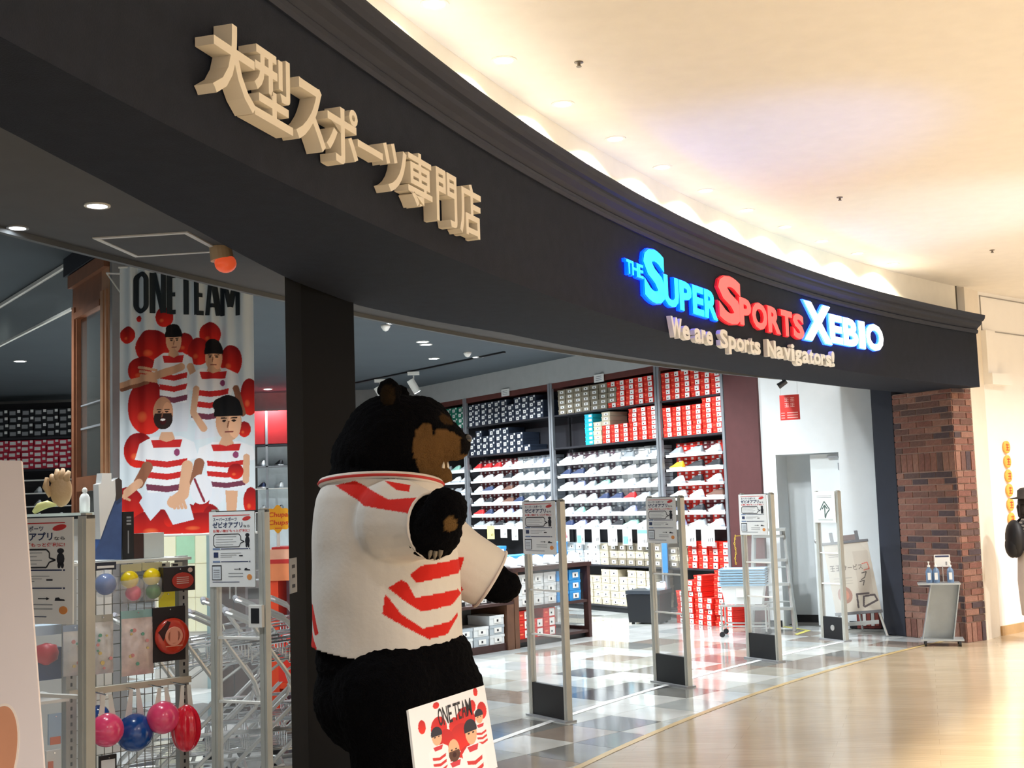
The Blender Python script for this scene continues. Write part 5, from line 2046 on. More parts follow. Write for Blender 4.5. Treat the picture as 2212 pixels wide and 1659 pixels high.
c = P(482, 566, 5.85)
t = thing('warning_lamp', 'small beige ceiling warning lamp with orange lens at the soffit edge', 'lamp', (c.x, c.y, c.z))
mb = MB()
mb.cyl(c + Vector((-0.02, 0, 0.12)), c + Vector((-0.004, 0, 0.01)), 0.05, 0.055, n=18)
mb.build('housing', mat('lamp_beige', rgb(206, 178, 140), 0.5), t)
mb = MB()
mb.ell(c + Vector((0.012, -0.004, -0.008)), (0.052, 0.05, 0.045), 16, 10)
mb.build('lens', mat('lamp_orange', rgb(236, 92, 52), 0.3, em=0.5), t, smooth=True)
mb = MB()
mb.cyl(c + Vector((-0.02, 0, 0.12)), Vector((c.x - 0.02, c.y, 2.80)), 0.02, n=8)
mb.build('stem', M_BLACK, t)

a, b = G(157, 563, 3.60), G(-60, 697, 3.60)
u = (a - b).normalized()
fr_ = frame(b, u, Vector((u.y, -u.x, 0)))
L = (a - b).length
t = thing('smoke_screen', 'clear hanging glass smoke screen with pale edge strips under the shop ceiling', 'smoke screen', (a + b) / 2 - Vector((0, 0, 0.4)))
mb = MB()
mb.fbox(fr_, 0, L, -0.38, -0.01, -0.003, 0.003)
mb.build('glass', M_GLASS, t)
mb = MB()
mb.fbox(fr_, 0, L, -0.02, 0.01, -0.015, 0.015)
mb.build('top_rail', M_WHITE, t)
mb = MB()
mb.fbox(fr_, 0, L, -0.40, -0.38, -0.012, 0.012)
mb.build('bottom_rail', M_WHITE, t)

# wooden framed glass partition
w0, w1 = P(157, 900, 9.9), P(238, 900, 9.0)
w0.z = w1.z = 0
u = (w1 - w0).normalized()
fw = frame(w0, u, Vector((u.y, -u.x, 0)))
L = (w1 - w0).length
m_oak = mat('oak_frame', rgb(150, 98, 70), 0.4, vary=0.15, scale=6)
t = thing('glass_partition', 'tall brown wood-framed glass partition beside the banner', 'partition', (w0 + w1) / 2)


def wpart(name, m, *bx):
    mb = MB()
    for b_ in bx:
        mb.fbox(fw, *b_)
    return mb.build(name, m, t)


wpart('stile', m_oak, (0, 0.12, 0, 3.42, -0.08, 0), (0.025, 0.095, 0.05, 3.2, 0, 0.015))
wpart('stile', mat('oak_light', rgb(196, 146, 108), 0.4, vary=0.12, scale=6), (L - 0.22, L - 0.02, 0, 3.42, -0.08, 0), (L - 0.19, L - 0.12, 0.05, 3.2, 0, 0.02), (L - 0.09, L - 0.05, 0.05, 3.2, 0, 0.015))
wpart('top_rail', m_oak, (0.12, L - 0.22, 3.12, 3.42, -0.08, 0), (0.0, L - 0.02, 3.36, 3.46, -0.10, 0.04), (0.12, L - 0.22, 3.10, 3.15, 0, 0.02))
wpart('middle_rail', m_oak, (0.12, L - 0.22, 1.74, 1.85, -0.08, 0))
wpart('bottom_rail', m_oak, (0.12, L - 0.22, 0, 0.2, -0.08, 0))
wpart('upper_pane', M_GLASS, (0.12, L - 0.22, 1.85, 3.10, -0.045, -0.035))
wpart('lower_pane', M_GLASS, (0.12, L - 0.22, 0.2, 1.74, -0.045, -0.035))
wpart('glazing_bar', M_GREY, (0.12, L - 0.22, 2.22, 2.235, -0.05, -0.03), (0.12, L - 0.22, 2.405, 2.415, -0.05, -0.03))
mb = MB()
mb.fbox(fw, L, L + 0.06, 0, 3.55, -0.10, 0.0)
struct(mb, 'wall_edge', mat('partition_grey', rgb(140, 140, 140), 0.6))
mb = MB()
mb.fbox(fw, -0.1, L + 0.05, 3.47, 3.62, -0.2, 0.05)
struct(mb, 'trim_6', mat('navy_header', rgb(40, 44, 54), 0.7))
mb = MB()
mb.fbox(fw, 0.30, 0.46, 1.852, 1.95, -0.30, -0.16)
tag(mb.build('yellow_box', mat('yellow_box', rgb(226, 214, 70), 0.5), o=w0 + u * 0.38 + Vector((0, 0, 1.852))), 'small yellow box seen through the glass partition', 'box')

# ------------------------------------------------------------------ back left shoe shelves
fB = frame((-9.6, 21.0, 0), (1, 0, 0), (0, -1, 0))


def px_on(Y, px):
    return P(px, 940, Y).x


xr_ = px_on(21.0, 156) + 9.6
xl_ = px_on(21.0, -40) + 9.6
t = thing('shoe_shelf', 'distant dark shoe shelf with black and crimson boxes behind the glass partition', 'shelf', (-9.6 + (xl_ + xr_) / 2, 21.1, 0))
for nm, m, bx in (('back_panel', m_shelf, (xl_, xr_, 0, 3.5, -0.38, -0.36)), ('shelf_board', m_shelf, (xl_, xr_, 2.86, 2.9, -0.36, 0)), ('shelf_board', m_shelf, (xl_, xr_, 2.32, 2.36, -0.36, 0)), ('shelf_board', M_WHITE, (xl_, xr_, 2.16, 2.18, -0.3, 0.02)), ('shelf_board', M_WHITE, (xl_, xr_, 1.94, 1.96, -0.3, 0.02)), ('shelf_board', M_WHITE, (xl_, xr_, 1.72, 1.74, -0.3, 0.02)), ('shelf_board', M_WHITE, (xl_, xr_, 1.5, 1.52, -0.3, 0.02)), ('shelf_board', M_WHITE, (xl_, xr_, 1.2, 1.22, -0.3, 0.02)), ('end_panel', mat('red_end_panel', rgb(190, 60, 60), 0.5), (xr_, xr_ + 0.04, 0.1, 3.38, -0.38, 0.02))):
    mb = MB()
    mb.fbox(fB, *bx)
    mb.build(nm, m, t)
mb = MB()
i = 0
x = xl_ + 0.02
while x < xr_ - 0.22:
    for j in range(5):
        for z0, k in ((2.902, 0), (2.362, 1)):
            if k == 0 and j > 3:
                continue
            h = 0.118 if k == 0 else 0.098
            dx = rx.uniform(-.01, .01)
            mb.fbox(fB, x + dx, x + 0.205 + dx, z0 + j * h, z0 + j * h + h * .94, -0.3, -0.02, k)
            mb.fbox(fB, x + dx + 0.02, x + dx + .12, z0 + j * h + h * .2, z0 + j * h + h * .75, -0.02, -0.018, 2 if k else 3)
            mb.fbox(fB, x + dx + 0.15, x + dx + .2, z0 + j * h + h * .5, z0 + j * h + h * .9, -0.02, -0.018, 2)
    x += 0.213
ob = mb.build('shoe_boxes', [mat('shoebox_black', BOXC['black'], 0.55), mat('shoebox_crimson', BOXC['crimson'], 0.55), M_PAPER, M_GREY])
tag(ob, 'distant stacks of black and crimson shoe boxes with white labels at far left', 'shoe boxes', kind='stuff')
k_ = 0
for z in (1.962, 1.742, 1.522):
    for x in (xr_ - 0.25, xr_ - 0.62, xr_ - 0.99):
        put_shoe(('white', 'white', 'grey', 'black', 'white', 'navy')[k_ % 6], fB[0] + Vector((x, -0.0 + 0.14, z)) , 'shoe on the distant left shelf, %s ledge from top, %s from right' % (ordw(k_ // 3), ordw(k_ % 3)), 'shoes on the distant left shelf')
        k_ += 1
# red shelving seen between banner and post
xa, xb = px_on(21.5, 548), px_on(21.5, 640)
fC = frame((xa, 21.5, 0), (1, 0, 0), (0, -1, 0))
Lc = xb - xa
t = thing('red_shelf_unit', 'distant red panelled shoe shelving seen between the banner and the post', 'shelf', (xa + Lc / 2, 21.6, 0))
for nm, m, bx in (('red_panel', mat('red_panel', rgb(176, 36, 40), 0.5), (0, Lc, 2.68, 3.25, -0.3, -0.02)), ('back_panel', mat('white_back', rgb(226, 236, 240), 0.6), (0, Lc, 0.2, 2.66, -0.3, -0.28)), ('shelf_board', m_shelf, (0, Lc, 2.64, 2.67, -0.28, 0)), ('shelf_board', M_GREY, (0, Lc, 2.28, 2.30, -0.28, 0)), ('shelf_board', M_WHITE, (0, Lc, 1.9, 1.92, -0.28, 0)), ('shelf_board', M_WHITE, (0, Lc, 1.5, 1.52, -0.28, 0)), ('upright', M_GREY, (0.20, 0.24, 0.2, 3.25, -0.02, 0))):
    mb = MB()
    mb.fbox(fC, *bx)
    mb.build(nm, m, t)
for q, (z, x) in enumerate([(z, x) for z in (2.302, 1.922, 1.522) for x in (0.10, 0.40)]):
    put_shoe(('white', 'black', 'navy', 'white', 'white', 'grey')[q], fC[0] + Vector((x, 0.14, z + .003)), 'shoe on the distant red shelving, %s ledge from top, %s' % (ordw(q // 2), ('left', 'right')[q % 2]), 'shoes on the distant red shelving')

# ------------------------------------------------------------------ middle ground left: glazed cabinet, brown cupboard, sweets stand
a, b = P(330, 1200, 11.2), P(458, 1200, 11.2)
fD = frame((a.x, 11.2, 0), (1, 0, 0), (0, -1, 0))
Ld = b.x - a.x
t = thing('lit_cabinet', 'bright white glazed display cabinet with cream and pale green panels', 'cabinet', (a.x + Ld / 2, 11.4, 0))
mb = MB()
mb.fbox(fD, 0, Ld, 0.0, 1.42, -0.5, -0.05)
mb.build('body', M_WHITE, t)
for i in range(3):
    for j in range(3):
        mb = MB()
        x0, x1 = (0.02, 0.20, 0.37)[i], (0.19, 0.36, 0.50)[i]
        mb.fbox(fD, x0, min(x1, Ld - .02), 0.50 + j * .30, 0.79 + j * .30, -0.05, -0.04)
        mb.build('panel', mat('pane_' + ('green' if (i == 1 and j == 2) else 'cream'), rgb(*((176, 224, 190) if (i == 1 and j == 2) else (246, 246, 214))), 0.5, em=0.25), t)
mb = MB()
mb.fbox(fD, Ld - .05, Ld, 0.0, 1.42, -0.05, 0.0)
mb.build('glass_edge', mat('glass_edge', rgb(170, 196, 200), 0.2), t)
a, b = P(466, 1200, 10.0), P(540, 1200, 10.0)
fD = frame((a.x, 10.0, 0), (1, 0, 0), (0, -1, 0))
Ld = b.x - a.x
t = thing('brown_cupboard', 'dark brown cupboard with two doors behind the shopping carts', 'cupboard', (a.x + Ld / 2, 10.2, 0))
mb = MB()
mb.fbox(fD, 0, Ld, 0, 1.06, -0.4, -0.02)
mb.build('body', M_DKBROWN, t)
for i in range(2):
    mb = MB()
    mb.fbox(fD, Ld * i * .5 + .005, Ld * (i + 1) * .5 - .005, 0.08, 1.03, -0.02, 0)
    d_ = mb.build('door', mat('cupboard_brown', rgb(84, 46, 36), 0.4, vary=0.15), t)
    mb = MB()
    mb.fbox(fD, Ld * .5 + (-.03 if i == 0 else .018), Ld * .5 + (-.018 if i == 0 else .03), 0.86, 0.98, 0, 0.015)
    mb.build('handle', M_SILVER, d_)
a, b = P(530, 1300, 9.6), P(566, 1300, 9.6)
fD = frame((a.x, 9.6, 0), (1, 0, 0), (0, -1, 0))
Ld = b.x - a.x
mb = MB()
mb.fbox(fD, 0, Ld, 0.62, 1.02, -0.2, 0, 0)
mb.fbox(fD, 0.02, Ld - .02, 0.88, 0.96, 0, 0.002, 1)
for k in range(3):
    mb.fbox(fD, 0.02 + k * .035, .045 + k * .035, 0.76, 0.82, 0, 0.002, 1)
mb.fbox(fD, 0, Ld, 0, 0.62, -0.2, -0.01, 2)
tag(mb.build('control_panel', [M_GREY, M_INK, M_DKBROWN], o=(a.x + Ld / 2, 9.7, 0)), 'grey control box on a dark base beside the brown cupboard', 'control box')
# sweets stand
a, b = P(573, 1250, 8.9), P(660, 1250, 8.9)
fD = frame((a.x, 8.9, 0), (1, 0, 0), (0, -1, 0))
Ld = b.x - a.x
t = thing('sweets_stand', 'orange red lollipop stand with yellow flower shaped sign', 'display stand', (a.x + Ld / 2, 9.1, 0))
mo_ = mat('stand_orange', rgb(232, 74, 36), 0.4)
for nm, m, bx in (('side_panel', mo_, (0, 0.09, 0, 1.05, -0.35, 0)), ('back_panel', mat('stand_blue_white', rgb(190, 206, 232), 0.4), (0.09, Ld, 0, 1.05, -0.35, -0.32)), ('side_panel', mo_, (Ld - .03, Ld, 0, 1.05, -0.35, 0)), ('bottom_shelf', mo_, (0.09, Ld - .03, 0.3, 0.34, -0.32, -0.01)), ('top_board', mat('stand_pale_orange', rgb(248, 150, 100), 0.4), (0, Ld, 1.05, 1.17, -0.35, 0.01)), ('stripe_board', M_REDINK, (0, Ld, 1.17, 1.20, -0.35, 0.012)), ('upper_board', mat('stand_white_orange', rgb(252, 190, 160), 0.4), (0, Ld, 1.20, 1.27, -0.35, 0.01)), ('stripe_board', M_REDINK, (0.05, Ld, 1.27, 1.285, -0.3, 0.012))):
    mb = MB()
    mb.fbox(fD, *bx)
    mb.build(nm, m, t)
cx_, cz_ = (P(600, 1121, 8.9).x - a.x), P(600, 1121, 8.9).z
fl_ = [((cx_ + (0.088 + 0.010 * math.cos(8 * q)) * math.cos(q)), cz_ + (0.090 + 0.010 * math.cos(8 * q)) * math.sin(q)) for q in [2 * PI * k / 64 for k in range(64)]]
mb = MB()
mb.prism(fl_, fD, -0.01, 0.0, 0)
sgn_ = mb.build('flower_sign', mat('flower_yellow', rgb(250, 176, 24), 0.5), t)
mb = MB()
add_text(mb, 'Chupa', fD, cx_ - .068, cz_ + .004, cx_ + .07, cz_ + .048, 0.002, off=0.02, shear=0.15)
add_text(mb, 'Chups', fD, cx_ - .072, cz_ - .052, cx_ + .07, cz_ - .008, 0.002, off=0.02, shear=0.15)
mb.fbox(fD, cx_ - .02, cx_ + .03, cz_ - .068, cz_ - .062, 0, .002)
mb.build('sign_lettering', mat('sign_red', rgb(216, 70, 20), 0.5), sgn_)
mb = MB()
mb.fbox(fD, cx_ - .01, cx_ + .01, 1.285, cz_ - .08, -0.02, -0.01)
mb.build('sign_post', M_WHITE, t)

# ------------------------------------------------------------------ shopping carts
ct = thing('shopping_cart', 'silver wire shopping cart, nearest end of the nested row', 'shopping cart', (0, 0, 0), 'nested shopping carts')


def cpart(name, m, fn_):
    mb = MB()
    fn_(mb)
    return mb.build(name, m, ct, smooth=False)


# cart local frame: x forward, y across
for sy in (-0.21, 0.21):
    cpart('side_frame', M_SILVER, lambda mb: mb.tube([(-0.30, sy, 0.97), (-0.20, sy, 0.92), (0.02, sy, 0.60), (0.045, sy, 0.52), (0.02, sy, 0.46), (-0.30, sy, 0.16), (-0.32, sy, 0.10)], 0.012, 6))
cpart('base_frame', M_SILVER, lambda mb: (mb.tube([(-0.32, -0.22, 0.10), (0.34, -0.17, 0.12), (0.38, -0.12, 0.12), (0.38, 0.12, 0.12), (0.34, 0.17, 0.12), (-0.32, 0.22, 0.10)], 0.011, 6), mb.tube([(-0.32, -0.22, 0.10), (-0.32, 0.22, 0.10)], 0.009, 6)))
cpart('handle_bar', M_SILVER, lambda mb: mb.tube([(-0.20, -0.21, 0.92), (-0.30, -0.20, 0.97), (-0.33, -0.14, 0.98), (-0.33, 0.14, 0.98), (-0.30, 0.20, 0.97), (-0.20, 0.21, 0.92)], 0.013, 6))
cpart('handle_grip', mat('cart_grip_grey', rgb(150, 152, 160), 0.5), lambda mb: mb.cyl((-0.33, -0.13, 0.98), (-0.33, 0.13, 0.98), 0.019, n=8))


def rackf(z, x0, x1, w_, dz):
    def fn_(mb):
        mb.tube([(x0, -w_, z), (x1, -w_ * .85, z + dz), (x1, w_ * .85, z + dz), (x0, w_, z)], 0.008, 5, closed=True)
        mb.tube([(x0, -w_, z - .10), (x1, -w_ * .8, z - .10 + dz), (x1, w_ * .8, z - .10 + dz), (x0, w_, z - .10)], 0.005, 5, closed=True)
        for k in range(7):
            q = k / 6
            xx = x0 + (x1 - x0) * q
            zz = z + dz * q
            ww = w_ * (1 - .15 * q)
            mb.tube([(xx, -ww, zz), (xx, -ww * .95, zz - .10), (xx, ww * .95, zz - .10), (xx, ww, zz)], 0.0035, 4)
        for k in range(5):
            yy = -w_ * .8 + k * w_ * .4
            mb.tube([(x0, yy, z - .10), (x1, yy * .85, z - .10 + dz)], 0.0035, 4)
    return fn_


cpart('upper_rack', M_CHROME, rackf(0.80, -0.20, 0.36, 0.215, 0.05))
cpart('lower_rack', M_CHROME, rackf(0.32, -0.22, 0.36, 0.20, 0.02))
cpart('front_brace', M_SILVER, lambda mb: (mb.tube([(0.02, -0.21, 0.60), (0.36, -0.18, 0.83)], 0.008, 5), mb.tube([(0.02, 0.21, 0.60), (0.36, 0.18, 0.83)], 0.008, 5), mb.tube([(0.03, -0.21, 0.52), (0.03, 0.21, 0.52)], 0.008, 5)))
for x, y in ((-0.30, -0.2), (-0.30, 0.2), (0.33, -0.14), (0.33, 0.14)):
    mb = MB()
    mb.cyl((x, y - .012, 0.045), (x, y + .012, 0.045), 0.045, n=12, m=0)
    mb.box((x, y, 0.085), (0.03, 0.032, 0.04), m=1)
    mb.build('castor', [M_BLACK, M_SILVER], ct)
cdir = Vector((0.97, 0.26, 0)).normalized()
cang = math.atan2(cdir.y, cdir.x)
c0 = Vector((-1.95, 7.15, 0))
for i in range(7):
    lab = 'silver wire shopping cart in the nested row, ' + ('leftmost one' if i == 0 else ordw(i) + ' behind the leftmost')
    loc = c0 + cdir * (0.205 * i)
    if i == 0:
        ct.location = loc
        ct.rotation_euler = (0, 0, cang)
        ct['label'] = lab
    else:
        dup(ct, loc, cang, lab)
# a second row further back, its end in view by the post
for i in range(3):
    dup(ct, Vector((-1.72 + i * 0.2, 8.25 + i * 0.05, 0)), cang, 'silver shopping cart in the rear row by the post, ' + ordw(i) + ' from left')
mb = MB()
mb.box((-1.42, 8.02, 0.62), (0.22, 0.02, 0.30), m=0)
mb.box((-1.42, 8.01, 0.62), (0.06, 0.01, 0.16), m=1)
tag(mb.build('cart_board', [mat('cart_red', rgb(226, 48, 30), 0.5), mat('cart_yellow', rgb(246, 200, 60), 0.5)], o=(-1.42, 8.02, 0.47)), 'red and yellow advertising board on the rear carts by the post', 'board')

# ------------------------------------------------------------------ product stand with balls and bags behind the nearest gate
YS = 5.35
a, b = P(140, 1400, YS - 0.1), P(402, 1400, YS + 0.25)
a.z = b.z = 0
u = (b - a).normalized()
fS = frame(a, u, Vector((u.y, -u.x, 0)))
LS = (b - a).length
st = thing('wire_product_stand', 'grey slotted metal product stand with wire mesh, hung with balls and toys', 'display stand', (a + b) / 2)
m_slot = mat('slot_post', rgb(176, 176, 172), 0.4, 0.3)
for x in (0.02, LS - 0.02):
    mb = MB()
    mb.fbox(fS, x - .022, x + .022, 0, 1.36, -0.02, 0.02, 0)
    for k in range(40):
        mb.fbox(fS, x - .004, x + .004, 0.05 + k * .032, 0.065 + k * .032, 0.02, 0.0215, 1)
    mb.build('slotted_post', [m_slot, M_INK], st)
mb = MB()
for k in range(16):
    mb.tube([fS[0] + fS[1] * (LS * k / 15) + Vector((0, 0, z)) - fS[3] * 0.03 for z in (0.15, 1.34)], 0.0022, 4)
for k in range(22):
    mb.tube([fS[0] + fS[1] * x + Vector((0, 0, 0.15 + k * .0567)) - fS[3] * 0.03 for x in (0, LS)], 0.0022, 4)
mb.build('wire_mesh', mat('mesh_grey', rgb(150, 150, 140), 0.4, 0.4), st)
zr = P(250, 1487, YS).z
mb = MB()
mb.fbox(fS, 0, LS, zr - .012, zr + .014, 0.02, 0.05)
mb.build('hook_rail', mat('rail_beige', rgb(206, 198, 178), 0.5), st)
mb = MB()
zt = P(300, 1212, YS).z
mb.fbox(fS, 0, LS, zt - .008, zt + .004, -0.25, 0.06)
mb.build('top_shelf', mat('shelf_pale', rgb(226, 226, 220), 0.5), st)
zl = P(120, 1502, YS).z
mb = MB()
mb.fbox(fS, -0.45, 0.0, zl - .006, zl + .006, -0.25, 0.05)
mb.build('side_shelf', M_WHITE, st)
mb = MB()
for x in (0.0, LS):
    mb.fbox(fS, x - .02, x + .02, 0, 0.03, -0.3, 0.2)
mb.build('foot', m_slot, st)


def SP(px, py, d=0.0):
    """a point of the stand plane, d metres in front of it"""
    o = fS[0] + fS[3] * d
    x, z = on_plane((o, fS[1], Vector((0, 0, 1)), fS[3]), px, py)
    return o + fS[1] * x + Vector((0, 0, z))


KS = YS / 2700
M_NET = mat('clear_bag', (0.95, 0.96, 0.96), 0.15, alpha=0.22, vary=0.0)


def hang_ball(px, py, r, col, label, d=0.12, hook=True, ry=1.0, ridges=0):
    c = SP(px, py, d)
    R = r * KS
    t = thing('hanging_ball', label, 'ball', c - Vector((0, 0, R * ry)), 'balls hung on the wire stand')
    mb = MB()
    if ridges:
        prof_ = []
        n_ = 40
        vs, fs = [], []
        for j in range(13):
            ph = -PI / 2 + PI * j / 12
            for i in range(n_):
                th = 2 * PI * i / n_
                rr = R * math.cos(ph) * (1 + 0.07 * math.cos(ridges * th)) + 0.0005
                vs.append(c + Vector((rr * math.cos(th), rr * math.sin(th), R * ry * math.sin(ph))))
        for j in range(12):
            for i in range(n_):
                fs.append((j * n_ + i, j * n_ + (i + 1) % n_, (j + 1) * n_ + (i + 1) % n_, (j + 1) * n_ + i))
        mb.add(vs, fs)
    else:
        mb.ell(c, (R, R, R * ry), 28, 16)
    mb.build('ball', mat('ball_' + label.split()[0], col, 0.22, coat=0.5), t, smooth=True)
    if hook:
        top = c + Vector((0, 0, R * ry))
        mb = MB()
        ht = Vector((top.x, top.y, zr + 0.0))
        for sx in (-1, 1):
            mb.add([top + fS[1] * sx * R * .55 - Vector((0, 0, R * .2)), top + fS[1] * sx * R * .15 - Vector((0, 0, R * .02)), ht + fS[1] * sx * .006, ht + fS[1] * sx * .022], [(0, 1, 2, 3)])
        mb.build('net_strap', mat('strap_white', rgb(220, 220, 216), 0.5), t)
        mb = MB()
        mb.tube([ht, ht - fS[3] * (d - .05)], 0.003, 5)
        mb.build('hook', M_CHROME, t)
    return t


hang_ball(231, 1577, 34, rgb(236, 74, 120), 'pink glossy ball hanging lowest at left of the stand', 0.20)
hang_ball(291, 1582, 39, rgb(22, 74, 150), 'blue glossy ball hanging between the two pink balls', 0.13)
hang_ball(212, 1548, 24, rgb(20, 90, 170), 'blue ball half hidden behind the lower left pink ball', 0.085)
hang_ball(352, 1550, 34, rgb(226, 60, 100), 'pink ball hanging beside the long red ball', 0.19)
hang_ball(402, 1573, 30, rgb(222, 30, 54), 'red long ribbed ball hanging at the right end of the rail', 0.20, ry=1.65, ridges=9)
# bagged sets of small balls
for nm, balls, top, lab in (('a', ((228, 1262, 23, rgb(24, 92, 176)),), (228, 1222), 'clear bag with one blue ball under a navy header card'),
                            ('b', ((280, 1252, 19, rgb(236, 206, 30)), (288, 1281, 17, rgb(240, 86, 130))), (283, 1226), 'clear bag with a yellow and a pink ball on the stand'),
                            ('c', ((328, 1246, 19, rgb(240, 210, 30)), (331, 1277, 17, rgb(50, 130, 50))), (328, 1222), 'clear bag with a yellow and a green ball on the stand')):
    c = SP(top[0], top[1], 0.08)
    t = thing('ball_bag', lab, 'toy bag', c - Vector((0, 0, 0.15)), 'bagged small balls at the top of the stand')
    for q, (px, py, r, col) in enumerate(balls):
        mb = MB()
        mb.ell(SP(px, py, 0.08), r * KS, 18, 12)
        mb.build('ball', mat('small_ball_%s%d' % (nm, q), col, 0.25, coat=0.4), t, smooth=True)
    mb = MB()
    fr_ = (c, fS[1], Vector((0, 0, 1)), fS[3])
    mb.fbox(fr_, -.045, .045, -.018, .014, -0.003, 0.003)
    hc = mb.build('header_card', mat('card_navy', rgb(34, 40, 58), 0.5) if nm == 'a' else mat('card_olive', rgb(190, 186, 150), 0.5), t)
    if nm == 'a':
        mb = MB()
        mb.fbox(fr_, -.038, .036, -.010, .000, 0.003, 0.004)
        mb.build('card_print', M_PAPER, hc)
    mb = MB()
    zb = SP(balls[-1][0], balls[-1][1] + balls[-1][2] + 4, 0.08).z - c.z
    mb.lathe([(0.010, -.016), (0.030, -.04), (0.050, zb * .4), (0.050, zb * .8), (0.03, zb)], c, 14)
    mb.build('bag', M_NET, t, smooth=True)


def card_item(px0, py0, px1, py1, d, name, label, cat, m, extra=None, thick=0.012):
    pa, pb = SP(px0, py1, d), SP(px1, py0, d)
    w_, h = (pb - pa).dot(fS[1]), pb.z - pa.z
    fr_ = (pa, fS[1], Vector((0, 0, 1)), fS[3])
    t = thing(name, label, cat, pa + fS[1] * w_ / 2)
    mb = MB()
    mb.fbox(fr_, 0, w_, 0, h, -thick, 0)
    b_ = mb.build('backing', m, t)
    if extra:
        extra(t, b_, fr_, w_, h)
    mb = MB()
    q = pa + fS[1] * w_ / 2 + Vector((0, 0, h - .01))
    mb.tube([q + fS[3] * 0.012, q - fS[3] * (d + .02)], 0.003, 5)
    mb.build('hook', M_CHROME, t)
    return t


m_cb = mat('card_black', rgb(30, 22, 26), 0.45)
m_fr_ = mat('frisbee_red', rgb(196, 52, 30), 0.3, coat=0.4)
m_fo = mat('frisbee_orange', rgb(226, 132, 60), 0.35)


def frisbee(t, b_, fr_, w_, h):
    o, uu, v, n = fr_
    c = o + uu * (w_ * .56) + v * (h * .46)
    mb = MB()
    R = w_ * .52
    mb.lathe([(R, 0.0), (R * 1.01, 0.008), (R * .97, 0.018), (R * .86, 0.024), (R * .55, 0.026), (0.002, 0.027)], c, 36, axis=n)
    f_ = mb.build('disc', m_fr_, t, smooth=True)
    mb = MB()
    mb.lathe([(R * .53, 0.0275), (R * .50, 0.030), (R * .38, 0.030), (R * .36, 0.0275)], c, 30, axis=n)
    mb.fbox((c, uu, v, n), -R * .25, R * .22, -R * .36, R * .42, 0.027, 0.0305)
    mb.fbox((c, uu, v, n), -R * .5, R * .5, -R * .56, -R * .50, 0.0265, 0.0285)
    mb.build('disc_print', mat('frisbee_print', rgb(226, 150, 126), 0.5), f_)
    mb = MB()
    mb.prism([(-R * .9, R * .28), (-R * .35, R * .86), (-R * .20, R * .80), (-R * .62, -R * .2)], (c, uu, v, n), 0.020, 0.0275)
    mb.build('disc_dark_band', mat('frisbee_dark', rgb(60, 26, 26), 0.4), f_)


card_item(331, 1308, 400, 1432, 0.10, 'frisbee_pack', 'red round flying disc on a black card hanging on the stand', 'toy', m_cb, frisbee)


def redbox(t, b_, fr_, w_, h):
    o, uu, v, n = fr_
    mb = MB()
    mb.prism([(w_ * (.60 + .34 * math.cos(q)), h * (.42 + .34 * math.sin(q))) for q in [2 * PI * k / 20 for k in range(20)]], fr_, 0.0, 0.006)
    mb.build('red_face', mat('pack_red', rgb(176, 48, 34), 0.4), t)
    mb = MB()
    for k in range(4):
        mb.fbox(fr_, w_ * .40, w_ * .78, h * (.30 + .08 * k), h * (.33 + .08 * k), 0.006, 0.007)
    mb.prism([(w_ * (.84 + .07 * math.cos(q)), h * (.84 + .10 * math.sin(q))) for q in [2 * PI * k / 14 for k in range(14)]], fr_, 0.0, 0.004)
    mb.build('pack_print', mat('pack_print', rgb(206, 180, 170), 0.5), t)


card_item(353, 1222, 421, 1279, 0.13, 'toy_pack', 'black and dark red boxed toy at the top right of the stand', 'toy pack', m_cb, redbox, 0.05)


def softbag(tint):
    def fn_(t, b_, fr_, w_, h):
        o, uu, v, n = fr_
        mb = MB()
        nx_, ny_ = 8, 12
        vs = []
        for j in range(ny_ + 1):
            for i in range(nx_ + 1):
                x, y = i / nx_, j / ny_
                bl = (math.sin(PI * x) * math.sin(PI * min(1, y * 1.1))) ** .5 if 0 < x < 1 and 0 < y * 1.1 < 1 else 0
                vs.append(o + uu * (x * w_) + v * (y * h * .88) + n * (0.002 + 0.025 * bl + 0.004 * noise.noise(Vector((x * 6, y * 8, w_ * 40)))))
        fs = [(j * 9 + i, j * 9 + i + 1, (j + 1) * 9 + i + 1, (j + 1) * 9 + i) for j in range(ny_) for i in range(nx_)]
        mb.add(vs, fs)
        mb.build('soft_filling', mat('bag_' + tint, rgb(*{'pink': (214, 196, 192), 'white': (206, 204, 204)}[tint]), 0.3, vary=0.14, scale=26, coat=0.6), t, smooth=True)
        mb = MB()
        col = 1 if tint == 'white' else 0
        for k in range(9):
            cx_, cy_ = rx.uniform(.15, .85) * w_, rx.uniform(.1, .72) * h
            r_ = rx.uniform(.004, .009)
            mb.prism([(cx_ + r_ * math.cos(q), cy_ + r_ * math.sin(q)) for q in [2 * PI * z / 10 for z in range(10)]], fr_, 0.026, 0.030, k % 3)
        q_ = mb.build('bag_print', [mat('print_rose', rgb(220, 150, 150), 0.5), mat('print_teal', rgb(110, 170, 150), 0.5), mat('print_gold', rgb(220, 196, 130), 0.5)], t)
        q_['kind'] = 'stuff'
    return fn_


